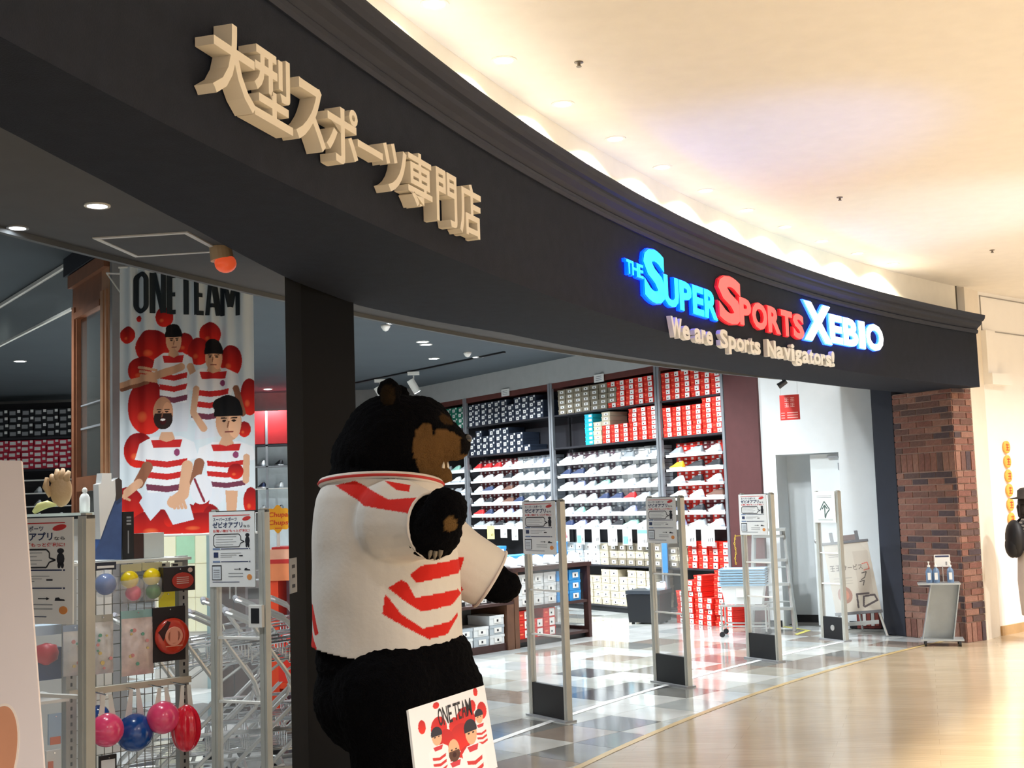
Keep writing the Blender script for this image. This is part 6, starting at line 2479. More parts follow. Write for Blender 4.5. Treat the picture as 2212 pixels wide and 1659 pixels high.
card_item(262, 1315, 331, 1462, 0.09, 'soft_toy_bag', 'pale pink plastic bag with teal top hanging mid stand', 'toy bag', mat('bag_teal', rgb(150, 190, 192), 0.4), softbag('pink'), 0.006)
card_item(198, 1326, 244, 1458, 0.09, 'soft_toy_bag', 'white plastic bag with green print right of the near gate post', 'toy bag', mat('bag_grey', rgb(186, 186, 180), 0.4), softbag('white'), 0.006)
card_item(136, 1348, 184, 1462, 0.06, 'soft_toy_bag', 'bluish plastic bag left of the near gate post', 'toy bag', mat('bag_blue', rgb(146, 166, 196), 0.4), softbag('white'), 0.006)
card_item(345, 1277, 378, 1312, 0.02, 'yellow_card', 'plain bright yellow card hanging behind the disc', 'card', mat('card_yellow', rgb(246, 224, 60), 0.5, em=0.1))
card_item(215, 1628, 252, 1700, 0.05, 'label_pack', 'small pack with pale label under the pink ball', 'pack', m_cb, lambda t, b_, fr_, w_, h: MB().fbox(fr_, w_ * .1, w_ * .9, h * .45, h * .85, 0, .001).build('label', M_PAPER, t))
# packs low at left of the near gate post
card_item(105, 1540, 133, 1610, 0.0, 'blister_pack', 'narrow blue and orange blister pack beside the left board', 'pack', mat('pack_sky', rgb(170, 200, 232), 0.3), lambda t, b_, fr_, w_, h: MB().fbox(fr_, w_ * .1, w_ * .9, 0.0, h * .25, 0, .004).build('orange_end', mat('pack_orange', rgb(232, 110, 60), 0.4), t))
card_item(100, 1618, 132, 1700, 0.0, 'blister_pack', 'white blister pack with orange figures below the blue one', 'pack', M_PAPER, lambda t, b_, fr_, w_, h: MB().fbox(fr_, w_ * .1, w_ * .45, h * .2, h * .7, 0, .004).build('orange_print', mat('pack_orange', rgb(232, 110, 60), 0.4), t))
# things on the side shelf and the tops at left
c = SP(105, 1432, -0.10)
mb = MB()
mb.fbox((c, fS[1], Vector((0, 0, 1)), fS[3]), -.09, .06, -.07, .06, -0.1, 0.0)
tag(mb.build('blue_carton', mat('carton_blue', rgb(60, 84, 130), 0.5), o=c), 'blue carton lying on the side shelf beyond the near gate', 'carton')
c = SP(100, 1410, -0.08)
mb = MB()
mb.lathe([(0.004, 0.04), (0.04, 0.03), (0.05, 0.0), (0.045, -0.03), (0.01, -0.05)], c, 16)
tag(mb.build('red_hat', mat('cap_red', rgb(206, 40, 60), 0.4), o=c - Vector((0, 0, .05)), smooth=True), 'rounded red hat on the side shelf beyond the near gate', 'helmet')  # red cap, modelled as its crown alone
c = SP(98, 1362, -0.12)
mb = MB()
mb.fbox((c, fS[1], Vector((0, 0, 1)), fS[3]), -.09, .09, -.02, .02, -0.1, 0.0)
tag(mb.build('pale_carton', mat('carton_pale', rgb(196, 220, 240), 0.5), o=c), 'pale blue carton above the red hat beyond the near gate', 'carton')
# on the top shelf
pa = SP(232, 1210, 0.0)
t = thing('boot_pack', 'blue and white slanted package with dark top on the stand', 'package', pa)
fr_ = (pa, fS[1], Vector((0, 0, 1)), fS[3])
k = KS


def pt(px, py):
    q = SP(px, py, 0.0) - pa
    return (q.dot(fS[1]), q.z)


mb = MB()
mb.prism([pt(200, 1209), pt(262, 1209), pt(264, 1060), pt(250, 1055), pt(222, 1150)], fr_, -0.06, 0.0)
mb.build('blue_side', mat('pack_blue', rgb(64, 92, 146), 0.5, vary=0.15, scale=20), t)
mb = MB()
mb.prism([pt(212, 1046), pt(218, 1044), pt(220, 1022), pt(240, 1022), pt(240, 1040), pt(248, 1036), pt(252, 1050), pt(248, 1080), pt(232, 1120), pt(216, 1165)], fr_, -0.055, 0.004)
mb.build('white_side', M_PAPER, t)
mb = MB()
mb.prism([pt(248, 1036), pt(255, 1032), pt(262, 1038), pt(263, 1072), pt(250, 1082)], fr_, -0.05, 0.006)
mb.build('dark_top', mat('pack_dark', rgb(70, 62, 60), 0.5), t)
for px0, py0, px1, py1, nm, lab, m in ((265, 1105, 289, 1208, 'black_box', 'tall black box with pale print on the stand top', M_BLACK), (289, 1152, 310, 1208, 'brown_box', 'narrow brown box between the black and grey boxes', M_DKBROWN), (311, 1150, 354, 1208, 'grey_box', 'light grey torn carton on the stand top', mat('carton_grey', rgb(206, 210, 206), 0.6))):
    p0, p1 = SP(px0, py1, -0.05), SP(px1, py0, -0.05)
    p0.z = zt + 0.005
    fr2 = (p0, fS[1], Vector((0, 0, 1)), fS[3])
    mb = MB()
    w_ = (p1 - p0).dot(fS[1])
    mb.fbox(fr2, 0, w_, 0, p1.z - p0.z, -0.07, 0, 0)
    if nm == 'black_box':
        for q in range(3):
            mb.fbox(fr2, w_ * .35, w_ * .75, (p1.z - p0.z) * (.72 + .07 * q), (p1.z - p0.z) * (.76 + .07 * q), 0, .001, 1)
        mb.fbox(fr2, w_ * .45, w_ * .55, (p1.z - p0.z) * .12, (p1.z - p0.z) * .6, 0, .001, 1)
    tag(mb.build(nm, [m, M_GREY], o=p0 + fS[1] * w_ / 2), lab, 'box')
# price cards along the top shelf edge
for i, px in enumerate((300, 332, 355, 382)):
    c = SP(px, 1220, 0.065)
    mb = MB()
    fr2 = (c, fS[1], Vector((0, 0, 1)), fS[3])
    mb.fbox(fr2, -.026, .026, -.012, .010, -0.002, 0, 0)
    mb.fbox(fr2, -.020, .005, -.004, .004, 0, .001, 1)
    tag(mb.build('price_tag', [mat('tag_cream', rgb(214, 210, 190), 0.5), M_INK], o=c - Vector((0, 0, .012))), 'small price tag on the stand top edge, %s from left' % ordw(i), 'price tag', 'price tags on the stand')

# table behind the near gate with glove, bottle and trays
c = P(130, 1110, 6.4)
zt2 = P(150, 1108, 6.4).z
mb = MB()
tx0, tx1 = P(40, 1108, 6.4).x, P(206, 1108, 6.4).x
t = thing('side_counter', 'pale counter behind the nearest gate, holding a glove and bottle', 'counter', ((tx0 + tx1) / 2, 6.5, 0))
mb.box(((tx0 + tx1) / 2, 6.55, zt2 - .015), (tx1 - tx0, 0.4, 0.03))
mb.build('top', mat('counter_top', rgb(214, 224, 214), 0.4), t)
mb = MB()
mb.box(((tx0 + tx1) / 2, 6.6, (zt2 - .03) / 2), (tx1 - tx0 - .06, 0.3, zt2 - .03))
mb.build('body', M_WHITE, t)
kk = 6.4 / 2700
# leather glove standing on its wrist
gl = thing('leather_glove', 'tan leather baseball glove standing upright on the counter', 'glove', P(132, 1092, 6.45))
gl.location.z = zt2
m_gl = mat('glove_tan', rgb(178, 140, 98), 0.6, vary=0.1, bump=0.3)
g0 = P(132, 1055, 6.45)
mb = MB()
mb.ell(g0 + Vector((0, 0, -.01)), (24 * kk, .035, 36 * kk), 18, 12)
mb.build('palm', m_gl, gl, smooth=True)
for q, (dx, dz, an) in enumerate(((-19, -26, -.35), (-8, -36, -.12), (4, -37, .05), (16, -32, .22))):
    mb = MB()
    b0 = g0 + Vector((dx * .6 * kk, 0, 12 * kk))
    tip = g0 + Vector((dx * 1.1 * kk, 0, -dz * 1.15 * kk))
    mb.tube([b0, b0.lerp(tip, .5) + Vector((0, -.012, 0)), tip], [.021, .019, .010], 10)
    mb.build('finger', m_gl, gl, smooth=True)
mb = MB()
mb.tube([g0 + Vector((-20 * kk, 0, -15 * kk)), g0 + Vector((-32 * kk, -.01, 5 * kk)), g0 + Vector((-28 * kk, -.015, 24 * kk))], [.02, .018, .010], 10)
mb.build('thumb', m_gl, gl, smooth=True)
c = P(183, 1090, 6.45)
c.z = zt2
t = thing('white_bottle', 'white bottle with angled cap on the counter behind the gate', 'bottle', c)
mb = MB()
mb.lathe([(.024, 0), (.026, .01), (.026, .075), (.018, .092), (.010, .098), (.010, .105)], c, 16)
mb.build('body', M_PAPER, t, smooth=True)
mb = MB()
mb.lathe([(.013, .105), (.013, .118), (.006, .128)], c, 12)
mb.build('cap', M_WHITE, t)
c = P(97, 1100, 6.4)
c.z = zt2
t = thing('lemon_dish', 'curved yellow dish tilted on the counter left of the glove', 'dish', c)
mb = MB()
mb.tube([c + Vector((-24 * kk, 0, .008)), c + Vector((-12 * kk, 0, .035)), c + Vector((6 * kk, 0, .048)), c + Vector((24 * kk, 0, .042))], [.012, .022, .020, .006], 10)
mb.build('dish', mat('dish_yellow', rgb(206, 200, 130), 0.4), t, smooth=True)

# the near left board
q0, q1, q2, q3 = P(-330, 990, 3.45), P(46, 995, 3.45), P(112, 1900, 3.10), P(-330, 1900, 3.10)
nb = thing('poster_board', 'large pale pinkish board leaning at the left edge with a peach circle', 'board', ((q0.x + q2.x) / 2, 3.3, 0))
bn_ = (q1 - q0).cross(q3 - q0).normalized()
if bn_.y > 0:
    bn_ = -bn_
q2 = q2 - bn_ * (q2 - q0).dot(bn_)
mb = MB()
mb.add([q0, q1, q2, q3] + [q - bn_ * 0.012 for q in (q0, q1, q2, q3)], [(0, 1, 2, 3), (7, 6, 5, 4), (0, 4, 5, 1), (1, 5, 6, 2), (2, 6, 7, 3), (3, 7, 4, 0)])
mb.build('panel', mat('board_pink_white', rgb(232, 222, 222), 0.6, vary=0.01), nb)
uu = (q1 - q0).normalized()
vv = bn_.cross(uu)
frn = (q0, uu, vv if vv.z > 0 else -vv, bn_)
cx_, cy_ = on_plane(frn, -10, 1640)
rr_ = (on_plane(frn, 34, 1640)[0] - cx_)
ry_ = on_plane(frn, -10, 1525)[1] - cy_
mb = MB()
mb.prism([(cx_ + rr_ * 1.10 * math.cos(q), cy_ + ry_ * 1.05 * math.sin(q)) for q in [2 * PI * k_ / 48 for k_ in range(48)]], frn, 0.0005, 0.0012, 0)
mb.prism([(cx_ + rr_ * math.cos(q), cy_ + ry_ * math.sin(q)) for q in [2 * PI * k_ / 48 for k_ in range(48)]], frn, 0.0012, 0.002, 1)
mb.build('peach_circle', [mat('cream_outline', rgb(244, 232, 222), 0.6), mat('peach_print', rgb(212, 150, 116), 0.6)], nb)
mb = MB()
for k_ in (0.3, 0.9):
    s_ = q0.lerp(q1, k_).lerp(q3.lerp(q2, k_), .5) - bn_ * .02
    mb.tube([s_, Vector((s_.x, s_.y + 0.45, 0.01))], 0.012, 8)
mb.build('back_leg', M_SILVER, nb)
# sticker plate on the post
o = Vector((-0.985, 5.43, 0))
fr_ = (o, fp[1], Vector((0, 0, 1)), fp[3])
a0, za = on_plane(fr_, 625, 1283)
a1, zb = on_plane(fr_, 639, 1204)
mb = MB()
mb.fbox(fr_, a0, a1, za, zb, 0, 0.004, 0)
for k_ in range(3):
    zz = za + (zb - za) * (.15 + .28 * k_)
    mb.fbox(fr_, a0 + (a1 - a0) * .3, a0 + (a1 - a0) * .7, zz, zz + (zb - za) * .10, 0.004, 0.005, 1)
tag(mb.build('switch_plate', [M_GREY, M_INK], o=fr_[0] + fr_[1] * a0 + Vector((0, 0, za))), 'narrow grey switch plate on the left face of the black post', 'switch plate')

# ------------------------------------------------------------------ right: ladder, baskets, easel, sanitiser stand, sign, person
c = Vector((2.90, 14.50, 0))
lu = Vector((0.97, -0.25, 0)).normalized()
fL = frame(c, lu, Vector((lu.y, -lu.x, 0)))
ld = thing('step_ladder', 'grey aluminium step ladder standing before the brown panel', 'step ladder', c)
m_alu = mat('aluminium', rgb(196, 200, 200), 0.35, 0.5)


def LPt(x, z, d):
    return fL[0] + fL[1] * x + fL[3] * d + Vector((0, 0, z))


for sx in (-1, 1):
    mb = MB()
    mb.tube([LPt(sx * .24, 0.0, .17), LPt(sx * .17, 1.12, .0)], 0.022, 6)
    mb.build('front_rail', m_alu, ld)
    mb = MB()
    mb.tube([LPt(sx * .25, 0.0, -.22), LPt(sx * .16, 1.12, -.04)], 0.018, 6)
    mb.build('rear_rail', m_alu, ld)
for k in range(4):
    z = 0.25 + k * .27
    w_ = .24 - .07 * z / 1.12
    mb = MB()
    q = LPt(0, z, 0.17 - .17 * z / 1.12)
    mb.fbox((q, fL[1], Vector((0, 0, 1)), fL[3]), -w_, w_, -.015, .015, -.05, .05)
    mb.build('tread', m_alu, ld)
mb = MB()
mb.fbox((LPt(0, 1.12, -.02), fL[1], Vector((0, 0, 1)), fL[3]), -.19, .19, 0, .03, -.12, .12)
mb.build('top_platform', m_alu, ld)
for z in (.3, .7):
    mb = MB()
    mb.tube([LPt(-.25 + .08 * z, z, -.22 + .16 * z), LPt(.25 - .08 * z, z, -.22 + .16 * z)], 0.010, 6)
    mb.build('rear_brace', m_alu, ld)
mb = MB()
q0_ = P(1587, 1158, 14.30)
for k in range(12):
    mb.tube([q0_ + Vector((0.006 * math.cos(k), 0, -.028 * k + .014 * math.sin(2 * PI * j / 8))) + Vector((0.007 * math.cos(2 * PI * j / 8) if k % 2 else 0, 0 if k % 2 else .007 * math.cos(2 * PI * j / 8), 0)) for j in range(8)], 0.003, 4, closed=True)
mb.tube([q0_, q0_ + Vector((.10, 0.02, .0)), LPt(-.205, 1.08, .03)], 0.004, 4)
tag(mb.build('yellow_chain', mat('chain_yellow', rgb(226, 196, 60), 0.4), o=q0_ - Vector((0, 0, .34))), 'yellow plastic chain hanging from the step ladder', 'chain')

# basket trolley
c = Vector((2.49, 13.98, 0))
bt = thing('basket_trolley', 'wheeled metal trolley under the stacked shopping baskets', 'trolley', c)
bu_ = Vector((0.96, -0.28, 0)).normalized()
fT = frame(c, bu_, Vector((bu_.y, -bu_.x, 0)))


def TP(x, z, d):
    return fT[0] + fT[1] * x + fT[3] * d + Vector((0, 0, z))


for sx in (-1, 1):
    for sy in (-1, 1):
        mb = MB()
        mb.tube([TP(sx * .24, .06, sy * .17), TP(sx * .24, .34, sy * .17)], 0.010, 6)
        mb.build('leg', M_SILVER, bt)
        mb = MB()
        q = TP(sx * .24, .03, sy * .17)
        mb.cyl(q - fT[3] * .01, q + fT[3] * .01, 0.03, n=12)
        mb.build('castor', M_BLACK, bt)
mb = MB()
mb.tube([TP(-.25, .34, -.18), TP(.25, .34, -.18), TP(.25, .34, .18), TP(-.25, .34, .18)], 0.011, 6, closed=True)
mb.tube([TP(-.24, .12, -.17), TP(.24, .12, -.17), TP(.24, .12, .17), TP(-.24, .12, .17)], 0.008, 6, closed=True)
for k in range(5):
    mb.tube([TP(-.2 + k * .1, .34, -.18), TP(-.2 + k * .1, .34, .18)], 0.006, 5)
mb.build('frame', M_SILVER, bt)
m_bw = mat('basket_white', rgb(238, 242, 244), 0.4, vary=0.02)
m_bb = mat('basket_blue_grey', rgb(150, 186, 212), 0.4)
bk0 = None
for i in range(7):
    z = .352 + i * .028
    lab = 'white and pale blue shopping basket in the trolley stack, ' + ('lowest' if i == 0 else 'topmost' if i == 6 else ordw(i) + ' above the lowest')
    if bk0 is None:
        bk0 = thing('shopping_basket', lab, 'basket', c + Vector((0, 0, z)), 'stacked shopping baskets')
        mb = MB()
        a, b = .20, .135
        A2, B2 = .235, .165
        ring0 = [(-a, -b), (a, -b), (a, b), (-a, b)]
        ring1 = [(-A2, -B2), (A2, -B2), (A2, B2), (-A2, B2)]
        vs = [TP(x, z, y) for x, y in ring0] + [TP(x, z + .21, y) for x, y in ring1]
        mb.add(vs, [(0, 1, 2, 3), (0, 1, 5, 4), (1, 2, 6, 5), (2, 3, 7, 6), (3, 0, 4, 7)])
        ob = mb.build('shell', m_bw, bk0)
        ob.modifiers.new('wall', 'SOLIDIFY').thickness = 0.004
        mb = MB()
        mb.tube([TP(x * 1.05, z + .21, y * 1.06) for x, y in ring1], 0.009, 6, closed=True)
        mb.build('rim', m_bb, bk0)
    else:
        dup(bk0, c + Vector((0, 0, z)), 0, lab)
mb = MB()
mb.fbox((TP(0, .352 + .10, .157), fT[1], Vector((0, 0, 1)), fT[3]), -.07, .05, -.02, .08, 0, .004)
mb.build('label_plate', M_PAPER, bk0)

# easel with poster
c = Vector((3.76, 13.80, 0))
eu = Vector((0.93, -0.36, 0)).normalized()
fE = frame(c, eu, Vector((eu.y, -eu.x, 0)))
es = thing('poster_easel', 'grey metal easel holding a tilted beige poster before the white wall', 'easel', c)
tl, tr_, br_, bl_ = P(1778, 1178, 13.92), P(1872, 1170, 13.74), P(1904, 1318, 13.50), P(1806, 1326, 13.68)
pu_ = (tr_ - tl).normalized()
pn_ = pu_.cross(bl_ - tl).normalized()
if pn_.y > 0:
    pn_ = -pn_
pv_ = pn_.cross(pu_)
Wp, Hp = (tr_ - tl).length, (tl - bl_).length
vd = (tl - bl_).normalized()
fP = (bl_, (br_ - bl_).normalized(), vd, pn_)
cv = Canv(120, 180, 0, 0, 100, 150, (200, 192, 180))
cv.ell(28, 112, 16, 18, (168, 132, 120))
cv.ell(28, 112, 9, 11, (196, 142, 124))
cv.poly([(62, 20), (96, 20), (90, 118), (60, 118)], (190, 180, 168))
for a_, b_ in (((52, 140), (54, 112)), ((54, 112), (80, 112)), ((64, 138), (68, 118)), ((68, 118), (92, 116)), ((92, 116), (96, 128)), ((96, 128), (66, 140))):
    cv.line([a_, b_], 4, (92, 84, 86))
for k in range(3):
    cv.line([(8, 20 + k * 4), (40, 20 + k * 4)], 1.4, (150, 146, 140))
    cv.line([(10, 76 + k * 6), (50, 76 + k * 6)], 1.2, (170, 164, 154))
cv.line([(78, 48), (90, 46), (92, 60), (80, 62)], 2, (200, 110, 96))
cv.line([(74, 68), (84, 66), (78, 78), (70, 82)], 2, (86, 80, 76))
cv.line([(66, 86), (76, 84), (72, 94)], 2, (86, 80, 76))
fnP = lambda U, V: (np.array(bl_)[None, None] + U[..., None] * np.array(br_ - bl_) + (1 - V)[..., None] * np.array(tl - bl_) + 0.0006 * np.array(pn_))
cv.mesh('poster_print', fnP, M_PRINT, es)
mb = MB()
mb.add([tl, tr_, br_, bl_] + [q - pn_ * .008 for q in (tl, tr_, br_, bl_)], [(0, 1, 2, 3), (7, 6, 5, 4), (0, 4, 5, 1), (1, 5, 6, 2), (2, 6, 7, 3), (3, 7, 4, 0)])
mb.build('poster_board', mat('poster_beige', rgb(206, 198, 186), 0.6), es)
Wq = (br_ - bl_).length
mb = MB()
add_text(mb, 'サービス', fP, Wq * .33, Hp * .60, Wq * .78, Hp * .68, 0.0016, off=0.01)
for a_ in (.06, .19):
    for q_ in (.605, .64, .675):
        mb.fbox(fP, Wq * a_, Wq * (a_ + .10), Hp * q_, Hp * (q_ + .01), .0008, .0016)
    mb.fbox(fP, Wq * (a_ + .045), Wq * (a_ + .06), Hp * .60, Hp * .685, .0008, .0017)
mb.build('poster_lettering', mat('grey_brown_ink', rgb(112, 104, 96), 0.6), es)
mb = MB()
mb.fbox(fP, -.01, Wq + .01, Hp - .005, Hp + .022, -.012, .008)
mb.build('top_clamp', mat('easel_grey', rgb(108, 108, 112), 0.5), es)
mb = MB()
mb.fbox(fP, -.01, Wq + .01, -.022, .006, -.012, .012)
mb.build('bottom_ledge', mat('easel_grey', rgb(108, 108, 112), 0.5), es)
for px, k in ((1797, .22), (1858, .80)):
    mb = MB()
    top = tl.lerp(tr_, k)
    mb.fbox((top, fP[1], fP[2], fP[3]), -.018, .018, 0, .135, -.02, .0)
    mb.build('prong', mat('easel_grey', rgb(108, 108, 112), 0.5), es)
mb = MB()
mb.fbox((tl, fP[1], fP[2], fP[3]), Wq * .45, Wq * .8, .03, .09, -.02, -.008)
mb.build('crosspiece', mat('easel_brown_grey', rgb(132, 118, 116), 0.5), es)
for k in (.06, .94):
    mb = MB()
    top = bl_.lerp(br_, k) - pn_ * .02
    ft = Vector((top.x + (.05 if k > .5 else -.02) * eu.x, top.y - .10, .012))
    mb.tube([tl.lerp(tr_, k) - pn_ * .02, top, ft], 0.014, 6)
    mb.build('leg', m_alu, es)
mb = MB()
mb.tube([tl.lerp(tr_, .5) - pn_ * .03, Vector((c.x + .05, c.y + .30, .012))], 0.012, 6)
mb.build('rear_leg', m_alu, es)
mb = MB()
q = bl_.lerp(br_, .5)
mb.fbox((Vector((q.x, q.y - .05, .12)), fP[1], Vector((0, 0, 1)), Vector((0, -1, 0))), -.20, .19, 0, .04, -.01, .01)
mb.build('stretcher', m_alu, es)

# leaflet rack glimpsed behind the easel
c = Vector((3.90, 14.12, 0))
fr_ = frame(c, eu, Vector((eu.y, -eu.x, 0)))
mb = MB()
mb.fbox(fr_, -.14, .12, .02, .26, -.02, .02, 0)
for k in range(5):
    mb.fbox(fr_, -.12 + k * .045, -.085 + k * .045, .05, .24, .02, .03, 1 if k % 2 else 2)
tag(mb.build('leaflet_rack', [mat('rack_maroon', rgb(120, 52, 48), 0.5), M_PAPER, mat('leaflet_red', rgb(176, 90, 80), 0.5)], o=c), 'low maroon leaflet rack behind the easel legs', 'rack')

# sanitiser stand: folded grey sheet metal with a top tray and a base on castors
p0, p1 = G(1990, 1388), G(2078, 1388)
su_ = (p1 - p0).normalized()
fA = frame((p0 + p1) / 2, su_, Vector((su_.y, -su_.x, 0)))
if fA[3].y > 0:
    fA = (fA[0], fA[1], Vector((0, 0, 1)), -fA[3])
fA = (fA[0] + fA[3] * 0.24, fA[1], fA[2], fA[3])
sn = thing('sanitizer_stand', 'grey folded metal hand sanitizer stand before the brick pillar', 'stand', fA[0])
m_sg = mat('stand_grey', rgb(186, 194, 198), 0.28, 0.4)


def AP(x, z, d):
    return fA[0] + fA[1] * x + Vector((0, 0, z)) + fA[3] * d


mb = MB()
mb.fbox(fA, -.20, .20, .60, .615, -.13, .13)
mb.build('top_tray', m_sg, sn)
mb = MB()
mb.fbox(fA, -.20, .20, .055, .07, -.13, .13)
mb.build('base', m_sg, sn)
mb = MB()
mb.add([AP(-.185, .07, -.10), AP(.10, .07, -.10), AP(.185, .60, -.10), AP(-.08, .60, -.10)] + [AP(-.185, .07, -.09), AP(.10, .07, -.09), AP(.185, .60, -.09), AP(-.08, .60, -.09)], [(0, 1, 2, 3), (7, 6, 5, 4), (0, 4, 5, 1), (1, 5, 6, 2), (2, 6, 7, 3), (3, 7, 4, 0)])
mb.build('back_sheet', m_sg, sn)
for (xa, xb) in ((-.185, -.08), (.10, .185)):
    mb = MB()
    mb.add([AP(xa, .07, -.10), AP(xa, .07, .12), AP(xb, .60, .12), AP(xb, .60, -.10)] + [AP(xa + .008, .07, -.10), AP(xa + .008, .07, .12), AP(xb + .008, .60, .12), AP(xb + .008, .60, -.10)], [(0, 1, 2, 3), (7, 6, 5, 4), (0, 4, 5, 1), (1, 5, 6, 2), (2, 6, 7, 3), (3, 7, 4, 0)])
    mb.build('side_sheet', m_sg, sn)
for sx in (-1, 1):
    for sy in (-1, 1):
        mb = MB()
        q = AP(sx * .16, .028, sy * .11)
        mb.cyl(q - fA[1] * .012, q + fA[1] * .012, 0.027, n=12)
        mb.build('castor', M_BLACK, sn)
for x, nm in ((-.085, 'leftmost'), (-.02, 'middle'), (.115, 'rightmost')):
    q = AP(x, .615, 0)
    t = thing('pump_bottle', 'clear bluish sanitizer pump bottle on the grey stand, ' + nm + ' of three', 'bottle', q, 'sanitizer bottles')
    mb = MB()
    mb.lathe([(.030, 0), (.033, .006), (.033, .11), (.024, .135), (.012, .145), (.012, .155)], q, 16)
    mb.build('body', mat('bottle_bluish', rgb(120, 150, 186), 0.15, alpha=0.75), t, smooth=True)
    mb = MB()
    mb.lathe([(.015, .155), (.015, .172), (.005, .174), (.005, .20)], q, 12)
    mb.fbox((q + Vector((0, 0, .20)), fA[1], Vector((0, 0, 1)), fA[3]), -.008, .008, -.003, .009, -.012, .045)
    mb.build('pump', M_WHITE, t)
    mb = MB()
    mb.fbox((q + fA[3] * .0335, fA[1], Vector((0, 0, 1)), fA[3]), -.015, .015, .03, .10, 0, .0008)
    mb.build('label', M_PAPER, t)
q = AP(.05, .615, -.08)
t = thing('notice_card', 'small white notice card on a stem behind the sanitizer bottles', 'card', q)
mb = MB()
mb.cyl(q, q + Vector((0, 0, .16)), .004, n=6)
mb.build('stem', M_SILVER, t)
mb = MB()
fr_ = (q, fA[1], Vector((0, 0, 1)), fA[3])
mb.fbox(fr_, -.075, .075, .15, .27, -.004, 0, 0)
mb.fbox(fr_, -.065, .065, .245, .262, 0, .001, 1)
mb.fbox(fr_, .03, .045, .165, .20, 0, .001, 2)
mb.build('card', [M_PAPER, M_NAVYINK, M_GREY], t)

# red sign hung on the white wall and the small dark spotlight above it
pc_ = P(1706, 880, 13.4)
fr_ = frame(pc_, Vector((0.80, -0.60, 0)).normalized() if False else (B_ - A_).normalized(), frw[3])
t = thing('red_hanging_sign', 'red hanging notice with white print in front of the white wall', 'sign', pc_ - Vector((0, 0, .15)))
mb = MB()
mb.fbox(fr_, -.105, .105, -.135, .135, -.004, .004, 0)
mb.build('panel', mat('notice_red', rgb(214, 62, 56), 0.5), t)
mb = MB()
for sx in (-.03, .03):
    for zz in (.085, .025):
        for q_ in (-.018, 0, .018):
            mb.fbox(fr_, sx - .022, sx + .022, zz + q_ - .003, zz + q_ + .003, .004, .005)
        mb.fbox(fr_, sx - .003, sx + .003, zz - .022, zz + .022, .004, .0052)
for k in range(3):
    mb.fbox(fr_, -.03, .085, -.115 + k * .026, -.105 + k * .026, .004, .005)
    mb.fbox(fr_, -.095, -.055, -.115 + k * .026, -.107 + k * .026, .004, .005)
mb.build('print', mat('notice_pale', rgb(246, 190, 184), 0.5), t)
mb = MB()
for sx in (-.09, .09):
    mb.tube([pc_ + fr_[1] * sx + Vector((0, 0, .135)), Vector((pc_.x + fr_[1].x * sx, pc_.y + fr_[1].y * sx, 3.6))], 0.0015, 4)
mb.build('hanging_wire', M_SILVER, t)
c = P(1690, 829, 12.9)
t = thing('dark_spotlight', 'small dark spotlight under the soffit above the red sign', 'spotlight', c)
mb = MB()
d = Vector((-.8, .2, -.5)).normalized()
mb.cyl(c - d * .05, c + d * .05, .025, .032, n=14)
mb.build('lamp_body', mat('spot_dark', rgb(60, 66, 76), 0.4), t)
mb = MB()
mb.tube([c, c + Vector((.02, .03, .10)), Vector((c.x + .02, c.y + .05, 3.6))], 0.006, 6)
mb.build('stem', M_BLACK, t)
lamp('track_lamp', 'SPOT', (2.0, 12.6, 3.45), 110, COOL, target=(3.5, 14.6, 1.5), size=0.03, angle=75, blend=0.25)

# yellow floor mark by the door
mb = MB()
q = [G(1690, 1352), G(1752, 1362), G(1722, 1372), G(1716, 1370), G(1740, 1362), G(1686, 1354)]
mb.add([v + Vector((0, 0, .002)) for v in q], [(0, 1, 4, 5), (1, 2, 3, 4)])
tag(mb.build('floor_arrow', mat('yellow_tape', rgb(222, 214, 110), 0.4), o=q[0]), 'yellow tape arrow on the floor before the white door', 'tape')

# orange lantern lettering on the far white wall
for k in range(8):
    px, py = 2171 + k * 2.2, 966 + k * 31
    o_, z = on_plane((q1 if False else ff[0], ff[1], Vector((0, 0, 1)), ff[3]), px, py)
    cc_ = ff[0] + ff[1] * o_ + Vector((0, 0, z)) + ff[3] * .02
    t = thing('orange_disc_sign', 'glowing orange round letter disc on the far white wall, %s from top' % ordw(k), 'sign', cc_ - Vector((0, 0, .06)), 'column of orange letter discs')
    mb = MB()
    mb.lathe([(.068, -.01), (.068, .004), (.060, .008), (.002, .008)], cc_, 20, axis=ff[3])
    mb.build('disc', mat('disc_orange', rgb(250, 168, 70), 0.5, em=0.25), t)
    mb = MB()
    fd_ = (cc_, ff[1], Vector((0, 0, 1)), ff[3])
    for bx_ in ((-.032, .032, .018, .028), (-.026, .028, -.010, .0), (-.034, .034, -.038, -.028), (-.006 + .01 * (k % 3 - 1), .006 + .01 * (k % 3 - 1), -.03, .036)):
        mb.fbox(fd_, *bx_, 0.0085, 0.0105)
    mb.build('mark', mat('disc_dark_orange', rgb(206, 84, 30), 0.5), t)

# the passer-by at the right edge
YP = 12.7
KP = YP / 2700
pp = G(2244, 1386)
ps = thing('person', 'person in a striped shirt, hat and black backpack standing at the right edge', 'person', pp)


def Q(x, z, d=0.0):
    return Vector((pp.x + x, pp.y + d, z))


def cap(mb, *pts):
    for a, b in zip(pts, pts[1:]):
        mb.cyl(Q(*a[:3]), Q(*b[:3]), a[3], b[3], 14)
    for a in pts:
        mb.ell(Q(*a[:3]), a[3], 14, 8)


